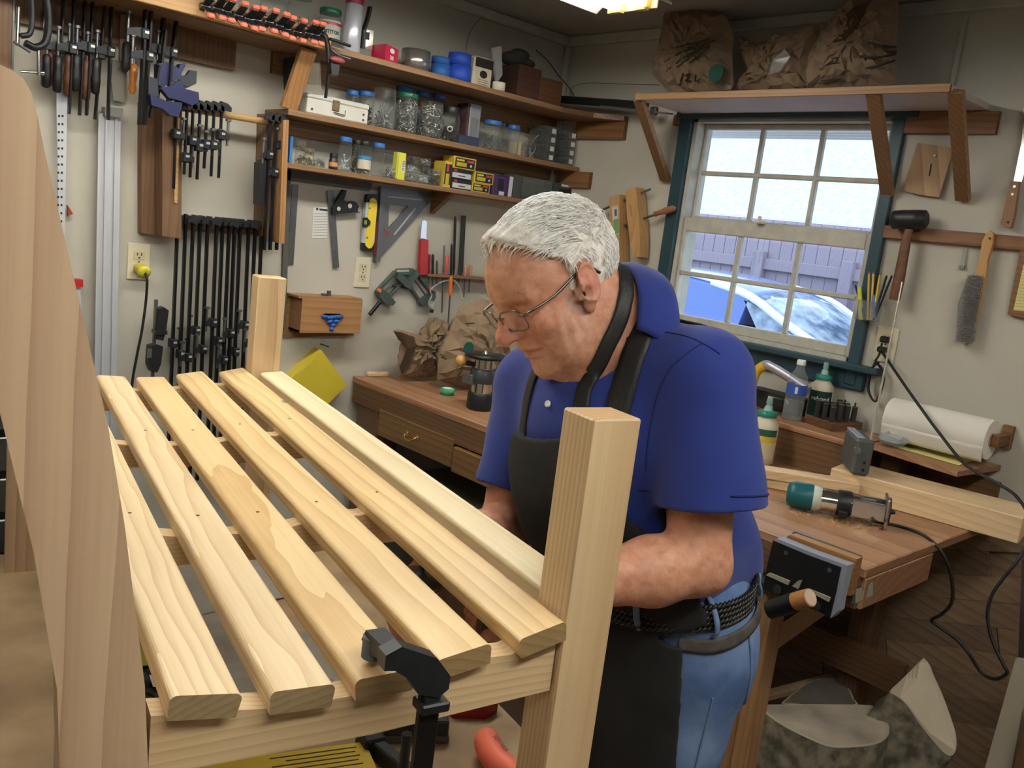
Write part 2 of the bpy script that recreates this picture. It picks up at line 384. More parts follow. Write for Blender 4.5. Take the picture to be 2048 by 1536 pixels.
# ------------------------------------------------------------------ window
M_sash = mat('weathered white sash paint', (196, 194, 184), .6, noise=.16, nscale=26, bump=.3)
M_pane = clear('window glass', (225, 235, 240), .03, .02)
w1 = thing('window_1', (0, (WY0 + WY1) / 2, WZ0), None, None); w1['kind'] = 'structure'; del_ = None
cw = .055
for nm, c, s_ in (('casing', vv(-.01, WY0 + cw / 2, 1.69), (.024, cw, .90)), ('casing', vv(-.01, WY1 - .018, 1.69), (.024, .04, .90)), ('casing', vv(-.01, (WY0 + WY1) / 2 , WZ1 + .018), (.026, WY0 - WY1 + .15, .045))):
    MB().box(c, s_, bev=.003).build(nm, M_green, w1)
MB().box(vv(-.022, (WY0 + WY1) / 2 - .02, WZ0 - .012), (.06, WY0 - WY1 + .19, .022), bev=.005).build('stool', M_green, w1)
MB().box(vv(-.008, (WY0 + WY1) / 2 - .01, WZ0 - .055), (.02, WY0 - WY1 + .11, .064), bev=.004).build('apron', M_green, w1)
mb = MB()                                                      # jamb liner
mb.box(vv(.05, WY0 - .008, (WZ0 + WZ1) / 2), (.1, .016, WZ1 - WZ0)); mb.box(vv(.05, WY1 + .008, (WZ0 + WZ1) / 2), (.1, .016, WZ1 - WZ0))
mb.box(vv(.05, (WY0 + WY1) / 2, WZ1 - .007), (.1, WY0 - WY1, .014)); mb.box(vv(.05, (WY0 + WY1) / 2, WZ0 + .007), (.1, WY0 - WY1, .014)); mb.build('jamb', M_sash, w1)
def sash(x, z0, z1, g0, g1, gy0, gy1):
    """frame z0..z1, glass g0..g1, gy0..gy1"""
    f = MB(); ya, yb = WY0 - .016, WY1 + .016; th = .032
    f.box(vv(x, (ya + gy0) / 2, (z0 + z1) / 2), (th, ya - gy0, z1 - z0), bev=.003); f.box(vv(x, (yb + gy1) / 2, (z0 + z1) / 2), (th, gy1 - yb, z1 - z0), bev=.003)
    f.box(vv(x, (gy0 + gy1) / 2, (z0 + g0) / 2), (th, gy0 - gy1, g0 - z0), bev=.003); f.box(vv(x, (gy0 + gy1) / 2, (z1 + g1) / 2), (th, gy0 - gy1, z1 - g1), bev=.003)
    sf = f.build('sash', M_sash, w1)
    for i in (1, 2):
        y = gy0 + (gy1 - gy0) * i / 3; MB().box(vv(x, y, (g0 + g1) / 2), (.022, .017, g1 - g0), bev=.004).build('muntin', M_sash, sf)
    MB().box(vv(x, (gy0 + gy1) / 2, (g0 + g1) / 2), (.0225, gy0 - gy1, .017), bev=.004).build('muntin', M_sash, sf)
    for i in range(3):
        for j in range(2):
            ya_ = gy0 + (gy1 - gy0) * i / 3 - .0087; yb_ = gy0 + (gy1 - gy0) * (i + 1) / 3 + .0087; za = g0 + (g1 - g0) * j / 2 + .0087; zb = g0 + (g1 - g0) * (j + 1) / 2 - .0087
            MB().box(vv(x, (ya_ + yb_) / 2, (za + zb) / 2), (.003, ya_ - yb_, zb - za)).build('pane', M_pane, sf)
sash(.066, 1.69, 2.086, 1.742, 2.068, -.755, -1.468)
sash(.025, 1.326, 1.732, 1.362, 1.68, -.757, -1.478)
MB().box(vv(0.0, -1.08, 1.738), (.03, .03, .012), bev=.003).box(vv(-.004, -1.08, 1.75), (.012, .012, .018), bev=.003).build('sash_lock', mat('worn white metal', (214, 214, 208), .4), w1)
# ================================================================== outside the window
M_fence = wood('weathered fence board', (150, 142, 156), (122, 114, 130), (0, 0, 1), ring=60, rough=.8)
M_shingle = mat('pale asphalt shingle', (196, 212, 214), .9, noise=.22, nscale=12)
MB().box(vv(20.1, 5, -.3), (39.8, 40, .1)).build('ground', mat('concrete drive', (150, 150, 150), .9, noise=.1, nscale=3), None, None, None, None, 'structure')
ft = thing('board_fence', (6.0, 2.6, -.25), 'weathered grey board fence outside, behind the parked car', 'fence')
for i in range(44):
    MB().box(vv(6.0, -.6 + i * .146, .9), (.02, .14, 2.3), bev=.004).build('fence_board', M_fence, ft)
for y in (.2, 1.55, 2.6, 3.65, 4.9): MB().box(vv(5.94, y, .72), (.09, .13, 1.95), bev=.006).build('fence_post', M_fence, ft)
MB().box(vv(5.96, 2.5, 1.56), (.05, 6.2, .12), bev=.005).build('fence_rail', M_fence, ft)
hs = thing('neighbour_house', (11.0, 6, -.25), 'pale house with a shingle roof seen through the upper sash', 'house')
MB().box(vv(11.6, 6.5, 1.0), (3.6, 13, 2.5)).build('wall', mat('pale siding', (225, 228, 226), .8), hs)
rows = 30; RZ0, RZ1, RXa, RXb = 2.20, 5.6, 9.2, 14.6
for r in range(rows):
    a, b = r / rows, (r + 1) / rows
    mb = MB(); p0 = vv(RXa + (RXb - RXa) * a, 0, RZ0 + (RZ1 - RZ0) * a); p1 = vv(RXa + (RXb - RXa) * b + .08, 0, RZ0 + (RZ1 - RZ0) * b + .05)
    nn = nrm(vv(-(RZ1 - RZ0), 0, RXb - RXa)) * .035; ye = 1.6 + 4.6 * a
    mb.prism([p0 + vv(0, 14, 0), p0 + vv(0, ye, 0), p1 + vv(0, ye + .15, 0), p1 + vv(0, 14, 0)], nn); mb.build('shingle_course', M_shingle, hs)
MB().box(vv(9.15, 7.2, 2.13), (.14, 13.6, .16), bev=.01).build('gutter', mat('white gutter', (240, 240, 240), .5), hs)
for y in (7.2, 8.4): MB().box(vv(12.4, y, 4.33), (.25, .3, .2), bev=.03).build('roof_vent', MATS['white gutter'], hs)
so = MB().box(vv(.46, -.9, 2.155), (.64, 4.2, .02)).build('trim_5', mat('ribbed white soffit', (225, 225, 228), .6), None, kind='structure')
for i in range(9): MB().box(vv(.18 + i * .07, -.9, 2.142), (.012, 4.2, .008)).build('soffit_rib', MATS['ribbed white soffit'], so)
def car():
    t = thing('parked_car', (4.2, 1.4, -.25), 'blue car with a pale windscreen frame parked just outside the window', 'car')
    M_blue = mat('blue car paint', (70, 104, 176), .18, coat=.6); M_gl = mat('car glass with painted reflection', (70, 92, 120), .04, nscale=7, col2=(160, 180, 200)); M_pale = mat('pale car trim and highlight', (214, 226, 232), .25)  # the glass mottle paints a speckled reflection into its colour
    def shell(prof, x0, x1, nm, m, bulge=.05, n=11):
        mb = MB(); k_ = len(prof); vs = []
        for k in range(n):
            s_ = k / (n - 1) * 2 - 1; sc = 1 - bulge * abs(s_) ** 3
            vs += [vv((x0 + x1) / 2 + s_ * (x1 - x0) / 2, y, z if z < .5 else .5 + (z - .5) * sc) for y, z in prof]
        mb.add(vs, [(k * k_ + i, k * k_ + (i + 1) % k_, (k + 1) * k_ + (i + 1) % k_, (k + 1) * k_ + i) for k in range(n - 1) for i in range(k_)], None, True)
        mb.add(vs[:k_] + vs[-k_:], [tuple(range(k_)), tuple(range(k_, 2 * k_))[::-1]]); return mb.build(nm, m, t)
    shell([(3.9, .0), (3.95, .7), (3.7, .98), (.9, 1.0), (-.2, .98), (-.9, .85), (-1.0, .5), (-.95, .0)], 3.35, 5.05, 'body', M_blue)
    rf = spline([vv(0, 3.6, .99), vv(0, 3.2, 1.32), vv(0, 2.7, 1.43), vv(0, 1.9, 1.46), vv(0, 1.35, 1.42), vv(0, 1.12, 1.36)], 4)
    shell([(p_[1], p_[2]) for p_ in rf] + [(1.2, 1.0)], 3.5, 4.9, 'roof', M_blue, .10)
    shell([(1.16, 1.37), (.98, 1.31), (.45, 1.0), (.9, .98)], 3.5, 4.9, 'windscreen', M_gl, .12)
    for x in (3.52, 4.88): MB().tube(spline([vv(x, 1.5, 1.37), vv(x, 1.12, 1.30), vv(x, .8, 1.15), vv(x, .42, .99)], 4), .035, 8).build('windscreen_pillar', M_pale, t)
    MB().tube(spline([vv(3.56, 3.3, 1.25), vv(3.56, 2.7, 1.385), vv(3.56, 1.9, 1.41), vv(3.55, 1.4, 1.37)], 4), .022, 8).build('roof_highlight', M_pale, t)  # pale tube painted in as the highlight along the roof edge
    for y in (3.1, -.2):
        for x in (3.3, 4.9): MB().cyl(vv(x, y, .08), vv(x + .2, y, .08), .33, n=20).build('wheel', mat('tyre rubber', (30, 30, 32), .8), t)
car()
# ================================================================== the slatted garden bench being built
PINE = ((222, 190, 142), (178, 136, 88))
M_pu = wood('pale pine along', (240, 218, 178), (206, 174, 128), U, ring=120, rough=.45, knots=True, dist=.03, endk=.42)
M_pu2 = wood('yellow pine along', (238, 210, 160), (206, 168, 112), U, ring=80, rough=.45, knots=True, dist=.026, endk=.42)
M_pu3 = wood('cream pine along', (244, 230, 194), (226, 202, 156), U, ring=40, rough=.45, dist=.03, endk=.6)
M_pv = wood('pale pine across', (222, 196, 156), (194, 164, 122), V, ring=150, rough=.5, dist=.02)
M_pz = wood('pale pine upright', (220, 194, 154), (186, 152, 112), (0, 0, 1), ring=110, rough=.5, rpow=.7, dist=.012, pith=(.12, -.15), endk=1.05)
M_pz2 = wood('striped pine upright', (214, 186, 154), (180, 148, 120), (0, 0, 1), ring=55, rough=.55, rpow=.6, dist=.012, pith=(.2, -.3))
UN, UF, TZ = -2.553, -1.0, .655
def bz(u): return (u - UN) / (UF - UN) * .008      # the far end sits a touch higher
bench = thing('slatted_bench', P((UN + UF) / 2, -1.78, TZ), 'unfinished pale pine garden bench with seat slats, standing on the work table', 'bench')
slat_sec = [((-2.008, 1.135), (-1.939, 1.125)), ((-1.911, 1.121), (-1.842, 1.118)), ((-1.820, 1.118), (-1.750, 1.120)), ((-1.724, 1.125), (-1.655, 1.136)), ((-1.617, 1.134), (-1.551, 1.149)), ((-1.527, 1.149), (-1.466, 1.155))]
ST = .026
def slat(i, m):
    (v0, z0), (v1, z1) = slat_sec[i]; ua, ub = (UN + .002, UF - .004 * (i % 3)) if i < 5 else (-2.478, -1.075)
    d = nrm(vv(v1 - v0, z1 - z0)); nn = vv(-d[1], d[0]); w_ = math.hypot(v1 - v0, z1 - z0); r = .007; prof = []
    def pt(a, b): q = vv(v0, z0) + d * a - nn * b; return q
    for cx_, cy_, a0 in ((r, r, 180), (w_ - r, r, 270)):          # rounded upper edges
        for k in range(5):
            a = math.radians(a0 + 90 * k / 4); prof.append(pt(cx_ + r * math.cos(a), cy_ + r * math.sin(a)))
    prof += [pt(w_ - .002, ST), pt(.002, ST)]
    mb = MB(); n = len(prof)
    vs = [P(ua, q[0], q[1] + bz(ua)) for q in prof] + [P(ub, q[0], q[1] + bz(ub)) for q in prof]
    mb.add(vs, [tuple(range(n))[::-1], tuple(range(n, 2 * n))]); mb.add(vs, [(j, (j + 1) % n, n + (j + 1) % n, n + j) for j in range(n)], None, False)
    o = mb.build('seat_slat', m, bench)
    ms = mat('brass screw head', (150, 120, 70), .4, .6)
    return o
for i, m in enumerate((M_pu, M_pu, M_pu2, M_pu2, M_pu2, M_pu3)): slat(i, m)
# contoured cross rails: their top follows the undersides of the slats
def rail(u, th, m, v0=-2.022, v1=-1.551, low=1.043):
    top = []
    for (a, za), (b, zb) in slat_sec[:5]: top += [(a, za - ST - .0005), (b, zb - ST - .0005)]
    top = [(v0, top[0][1])] + top[1:-1] + [(v1, top[-1][1])]
    pr = [P(u, a, b + bz(u)) for a, b in top] + [P(u, v1, low + .006 + bz(u)), P(u, (v0 + v1) / 2, low - .004 + bz(u)), P(u, v0, low + bz(u))]
    return MB().prism(pr, U * th).build('cross_rail', m, bench)
rail(UN + .016, .034, M_pv); rail(UF - .05, .034, M_pv); rail(-2.045, .034, M_pv, low=1.05); rail(-1.545, .034, M_pv, low=1.05)
for i in range(5):                                             # countersunk screws where slats cross the middle rails
    (v0, z0), (v1, z1) = slat_sec[i]
    for u in (-2.028, -1.528):
        p = P(u, (v0 + v1) / 2, (z0 + z1) / 2 + bz(u) + .0003)
        MB().cyl(p - ZV * .004, p, .0032, n=8).build('screw', mat('dark screw', (110, 84, 50), .5, .5), bench)
def back_leg(u, du):
    pr = [(-2.101, TZ), (-2.028, TZ), (-2.025, 1.064), (-2.032, 1.152), (-2.056, 1.311), (-2.073, 1.402), (-2.127, 1.625), (-2.1335, 1.655), (-2.137, 1.667), (-2.1425, 1.676), (-2.150, 1.681), (-2.16, 1.684), (-2.20, 1.686), (-2.215, 1.676), (-2.205, 1.64), (-2.153, 1.412), (-2.127, 1.294), (-2.105, 1.160), (-2.101, 1.083)]
    return MB().prism([P(u, a, b + (bz(u) if b > TZ else 0)) for a, b in pr], U * du).build('back_leg', M_pz2, bench)
back_leg(UN, .062); back_leg(UF - .012, -.062)
def front_post(u0, u1, v0=-1.548, v1=-1.474, top=1.401):
    c = P((u0 + u1) / 2, (v0 + v1) / 2, (TZ + top + bz(u0)) / 2)
    return MB().box(c, (abs(u1 - u0), v1 - v0, top + bz(u0) - TZ), np.stack([U, V, ZV], 1), bev=.0025).build('front_post', M_pz, bench)
front_post(-2.545, -2.481); front_post(-1.072, -1.008)
MB().bar(P(-2.48, -1.50, 1.105), P(-1.07, -1.50, 1.113), .034, .05).build('front_rail', M_pu, bench)
MB().bar(P(-2.49, -2.05, 1.10), P(-1.07, -2.05, 1.108), .034, .06).build('back_rail', M_pu, bench)
# bar clamp pinching the third slat
M_iron = mat('black cast iron', (40, 44, 48), .42, .2, noise=.25, nscale=60, bump=.3)
M_steelblk = mat('blackened steel bar', (26, 26, 27), .38, .4)
cl = thing('bar_clamp', P(-2.59, -1.75, .70), 'black bar clamp gripping the near end of a bench slat', 'clamp')
MB().bar(P(-2.592, -1.751, .70), P(-2.592, -1.751, 1.135), .009, .024, up=V, bev=.001).build('bar', M_steelblk, cl)
mb = MB()
mb.prism([P(-2.582, v, z) for v, z in ((-1.812, 1.171), (-1.795, 1.178), (-1.778, 1.170), (-1.752, 1.158), (-1.734, 1.135), (-1.734, 1.120), (-1.745, 1.112), (-1.770, 1.120), (-1.783, 1.140), (-1.800, 1.152), (-1.812, 1.154))], -U * .02)
mb.box(P(-2.592, -1.748, 1.100), (.026, .034, .012), np.stack([U, V, ZV], 1), bev=.002); mb.box(P(-2.592, -1.751, 1.118), (.016, .02, .04), np.stack([U, V, ZV], 1), bev=.002)
mb.build('fixed_jaw', M_iron, cl)
MB().prism([P(-2.585 + .015 * k, -1.80, 1.150) for k in (0,)] + [P(-2.585, -1.80, 1.163), P(-2.52, -1.80, 1.158), P(-2.51, -1.80, 1.142), P(-2.535, -1.80, 1.137)], V * .022).build('jaw_tip', M_iron, cl)
MB().cyl(P(-2.525, -1.789, 1.128), P(-2.525, -1.789, 1.152), .015, n=16).build('swivel_pad', mat('grey rubber pad', (92, 100, 108), .5), cl)
mb = MB(); mb.box(P(-2.575, -1.751, .80), (.06, .02, .03), np.stack([U, V, ZV], 1), bev=.003); mb.build('sliding_jaw', M_iron, cl)
MB().cyl(P(-2.55, -1.751, .76), P(-2.55, -1.751, 1.04), .006, n=8).cyl(P(-2.55, -1.751, .70), P(-2.55, -1.751, .78), .014, n=10).build('screw_spindle', M_iron, cl)
# ================================================================== the low work table under it
M_tbl = mat('dusty plywood table top', (186, 160, 124), .7, noise=.22, nscale=5, col2=(146, 122, 94), bump=.2, detail=8)
M_tleg = wood('brown table leg', (120, 90, 62), (88, 64, 44), (0, 0, 1), ring=70)
tb = thing('work_table', P(-1.75, -1.9, 0), 'low plywood work table carrying the slatted bench', 'table')
tu0, tu1, tv0, tv1 = -2.9, -.95, -2.75, -1.245
MB().box(P((tu0 + tu1) / 2, (tv0 + tv1) / 2, TZ - .0125), (tu1 - tu0, tv1 - tv0, .025), np.stack([U, V, ZV], 1), bev=.002).build('table_top', M_tbl, tb)
for a in (tu0 + .1, tu1 - .1):
    for b in (tv0 + .1, tv1 - .06):
        MB().box(P(a, b, (TZ - .025) / 2), (.08, .08, TZ - .025), np.stack([U, V, ZV], 1), bev=.003).build('leg', M_tleg, tb)
for b in (tv0 + .1, tv1 - .06): MB().bar(P(tu0 + .1, b, TZ - .08), P(tu1 - .1, b, TZ - .08), .03, .1).build('table_rail', M_tleg, tb)
# ================================================================== long workbench along the window wall
M_wb = wood('worn red brown bench top', (182, 138, 104), (140, 102, 74), (0, 1, 0), ring=45, rough=.42, streak=.8)
M_wbf = wood('aged brown bench front', (118, 88, 60), (86, 62, 42), (0, 1, 0), ring=70, rough=.5)
M_wbz = wood('aged brown bench leg', (116, 86, 60), (84, 60, 42), (0, 0, 1), ring=70, rough=.5)
M_drw = wood('golden brown drawer front', (132, 100, 62), (100, 72, 42), (0, 1, 0), ring=45, rough=.45)
M_ply = mat('grey white plywood', (150, 150, 140), .8, noise=.12, nscale=6)
wbn = thing('workbench', (-.48, -1.04, 0), 'long brown wooden workbench with drawers running below the window', 'workbench')
WT = .978; XF = -.945; YE = -2.085
MB().box(vv((XF + -.01) / 2, (YE - .012) / 2, WT - .0125), (-XF - .01, -YE - .012, .025), bev=.003).build('bench_top', M_wb, wbn)
MB().box(vv(XF + .016, YE / 2 - .006, WT - .062), (.03, -YE - .03, .074), bev=.002).build('front_apron', M_wbf, wbn)
MB().box(vv(XF + .19, YE + .05, WT - .062), (.36, .10, .072), bev=.002).build('end_apron', M_wb, wbn)
MB().box(vv(XF + .06, -.12, (WT - .025) / 2), (.1, .145, WT - .027), bev=.004).build('leg', M_wbz, wbn)
MB().box(vv(-.90, -1.862, (WT - .1) / 2), (.06, .042, WT - .1), bev=.004).build('leg', wood('pale brown bench leg', (168, 128, 88), (136, 100, 66), (0, 0, 1), ring=70), wbn)
MB().box(vv(-.885, -1.815, (WT - .1) / 2), (.06, .042, WT - .1), bev=.003).build('leg', MATS['pale brown bench leg'], wbn)
MB().box(vv(-.085, YE + .325, (WT - .1) / 2), (.09, .07, WT - .1), bev=.004).build('leg', M_wbz, wbn)
MB().bar(vv(-.87, -1.85, .70), vv(-.2, -1.76, .70), .04, .07).build('cross_rail', MATS['pale brown bench leg'], wbn)
MB().bar(vv(-.16, -.2, .42), vv(-.16, YE + .15, .42), .03, .1).build('back_rail', M_wbf, wbn)
def drawer(y0, y1, z0, z1, open_=0.0, label=None):
    x = XF - .002 - open_
    d = MB().box(vv(x + .012, (y0 + y1) / 2, (z0 + z1) / 2), (.022, y0 - y1, z1 - z0), bev=.002).build('drawer', M_drw, wbn)
    bx = MB(); bx.box(vv(x + .2, y0 - .012, (z0 + z1) / 2 - .004), (.36, .012, z1 - z0 - .02)); bx.box(vv(x + .2, y1 + .012, (z0 + z1) / 2 - .004), (.36, .012, z1 - z0 - .02)); bx.box(vv(x + .2, (y0 + y1) / 2, z0 + .012), (.36, y0 - y1 - .02, .008)); bx.build('drawer_box', M_wbf, d)
    yc = (y0 + y1) / 2; zc = (z0 + z1) / 2; mb = MB()
    mb.tube(spline([vv(x, yc + .03, zc + .008), vv(x - .014, yc + .03, zc + .004), vv(x - .022, yc + .02, zc - .006), vv(x - .024, yc, zc - .009), vv(x - .022, yc - .02, zc - .006), vv(x - .014, yc - .03, zc + .004), vv(x, yc - .03, zc + .008)], 5), .003, 8)
    for e in (-1, 1): mb.cyl(vv(x + .001, yc + .03 * e, zc + .008), vv(x - .004, yc + .03 * e, zc + .008), .009, n=12)
    mb.build('pull', mat('polished brass', (214, 180, 110), .22, .9), d)
drawer(-.212, -.655, .795, .893); drawer(-.675, -1.12, .79, .875, .015)
MB().box(vv(XF + .03, -.665, .85), (.03, .018, .11)).build('drawer_divider', M_wbf, wbn)
MB().box(vv(XF / 2 - .02, -.75, .62), (-XF - .1, 1.1, .018)).build('lower_shelf', M_ply, wbn)
MB().box(vv(-.05, -.68, .45), (.03, 1.3, .9)).build('back_panel', M_wbz, wbn)
# ================================================================== the man: smooth-blended distance fields, meshed by surface nets
def smin(a, b, k):
    h = np.clip(.5 + .5 * (b - a) / k, 0, 1); return b + (a - b) * h - k * h * (1 - h)
def smax(a, b, k): return -smin(-a, -b, k)
def rcone(p, a, b, ra, rb):
    a = np.asarray(a, float); b = np.asarray(b, float); ba = b - a; h = np.clip(((p - a) @ ba) / (ba @ ba), 0, 1)
    return np.linalg.norm(p - a - h[:, None] * ba, axis=1) - (ra + (rb - ra) * h)
def ellp(p, c, r, R=None):
    q = p - np.asarray(c, float)
    if R is not None: q = q @ R
    r = np.asarray(r, float); k0 = np.linalg.norm(q / r, axis=1); k1 = np.linalg.norm(q / (r * r), axis=1)
    return k0 * (k0 - 1) / np.maximum(k1, 1e-9)
def surf_net(fn, lo, hi, h):
    """surface of fn<0 inside the box lo..hi, cell size h; returns verts, quads"""
    lo = np.asarray(lo, float); hi = np.asarray(hi, float); k = 4; n = ((hi - lo) / (h * k)).astype(int) + 2; nf = n * k
    cg = np.stack(np.meshgrid(*[lo[i] + (np.arange(n[i]) * k + (k - 1) / 2) * h for i in range(3)], indexing='ij'), -1).reshape(-1, 3)
    dc = fn(cg).reshape(n); D = np.repeat(np.repeat(np.repeat(dc, k, 0), k, 1), k, 2)
    near = np.abs(D) < h * k * 1.6; ix = np.argwhere(near); p = lo + ix * h
    for s_ in range(0, len(p), 400000): D[tuple(ix[s_:s_ + 400000].T)] = fn(p[s_:s_ + 400000])
    sg = D < 0; cs = sum(sg[a:nf[0] - 1 + a, b:nf[1] - 1 + b, c_:nf[2] - 1 + c_].astype(np.int8) for a in (0, 1) for b in (0, 1) for c_ in (0, 1))
    cells = np.argwhere((cs > 0) & (cs < 8)); idx = -np.ones(nf - 1, int); idx[tuple(cells.T)] = np.arange(len(cells))
    acc = np.zeros((len(cells), 3)); cnt = np.zeros(len(cells))
    cor = [(a, b, c_) for a in (0, 1) for b in (0, 1) for c_ in (0, 1)]
    val = {c_: D[tuple((cells + c_).T)] for c_ in cor}
    for a in cor:
        for ax in range(3):
            if a[ax] == 0:
                b = list(a); b[ax] = 1; b = tuple(b); va, vb = val[a], val[b]; mk = (va < 0) != (vb < 0)
                t = np.where(mk, va / np.where(va == vb, 1, va - vb), 0); pt = np.tile(np.array(a, float), (len(cells), 1)); pt[:, ax] += t
                acc += pt * mk[:, None]; cnt += mk
    vs = lo + (cells + acc / cnt[:, None]) * h; fs = []
    for ax in range(3):
        b, c_ = (ax + 1) % 3, (ax + 2) % 3
        sl0 = [slice(None)] * 3; sl1 = [slice(None)] * 3; sl0[ax] = slice(0, -1); sl1[ax] = slice(1, None)
        e = np.argwhere(sg[tuple(sl0)] != sg[tuple(sl1)]); e = e[(e[:, b] > 0) & (e[:, c_] > 0) & (e[:, b] < nf[b] - 1) & (e[:, c_] < nf[c_] - 1)]
        eb = np.zeros(3, int); eb[b] = 1; ec = np.zeros(3, int); ec[c_] = 1
        q = np.stack([idx[tuple((e - eb - ec).T)], idx[tuple((e - ec).T)], idx[tuple(e.T)], idx[tuple((e - eb).T)]], 1)
        ins = sg[tuple(e.T)]; q = np.where(ins[:, None], q, q[:, ::-1]); fs.append(q[(q >= 0).all(1)])
    return vs, np.concatenate(fs)
def smooth_mesh(vs, fs, it=1, lam=.5):
    e = np.concatenate([fs[:, [i, (i + 1) % 4]] for i in range(4)]); n = len(vs)
    for _ in range(it):
        acc = np.zeros_like(vs); cnt = np.zeros(n); np.add.at(acc, e[:, 0], vs[e[:, 1]]); np.add.at(cnt, e[:, 0], 1); vs = vs + lam * (acc / np.maximum(cnt, 1)[:, None] - vs)
    return vs
def net_obj(name, fn, lo, hi, h, m, parent, it=1, kind=None, attr=None, label=None):
    vs, fs = surf_net(fn, lo, hi, h); vs = smooth_mesh(vs, fs, it)
    me = bpy.data.meshes.new(name); o = wloc(parent)
    me.from_pydata((vs - o).tolist(), [], fs.tolist()); me.materials.append(m)
    me.polygons.foreach_set('use_smooth', [True] * len(me.polygons))
    if attr:
        col = attr(vs); ca = me.color_attributes.new('Tint', 'FLOAT_COLOR', 'POINT'); ca.data.foreach_set('color', np.concatenate([col, np.ones((len(vs), 1))], 1).ravel())
    me.update(); ob = bpy.data.objects.new(name, me); COL.objects.link(ob); ob.parent = parent
    if kind: ob['kind'] = kind
    if label: ob['label'] = label
    return ob
def sfield(p, sc, seed=0):
    """cheap smooth pseudo-noise in -1..1"""
    r = np.random.RandomState(seed); o = np.zeros(len(p))
    for _ in range(6):
        d = nrm(r.randn(3)); o += np.sin(p @ d * sc * (.6 + r.rand()) * 2 + r.rand() * 6.28)
    return o / 6
# ---- joints
man = thing('person', P(-2.25, -1.08, 0), 'person in a blue polo shirt and dark apron leaning over the bench', 'person')
c7 = P(-2.193, -1.25, 1.487); lsh = P(-2.362, -1.205, 1.417); rsh = AT(1072, 775, 1.62)
lel = P(-2.425, -1.215, 1.140); lwr = P(-2.385, -1.455, 1.110); rel = AT(1012, 1060, 1.62); rwr = P(-2.165, -1.535, 1.065)
pel = P(-2.252, -1.085, .965); wst = P(-2.247, -1.120, 1.075); chs = (lsh + rsh) / 2 - ZV * .09 + V * .02
Lt = nrm(lsh - rsh); Ut0 = nrm((lsh + rsh) / 2 - wst); Ft = nrm(np.cross(Lt, Ut0)); Ut = np.cross(Ft, Lt); RT = np.stack([Ft, Lt, Ut], 1)
hy = math.radians(-14); Fh = nrm(-V * math.cos(hy) - U * math.sin(hy)); Lh = np.cross(ZV, Fh); RH = np.stack([Fh, Lh, ZV], 1)
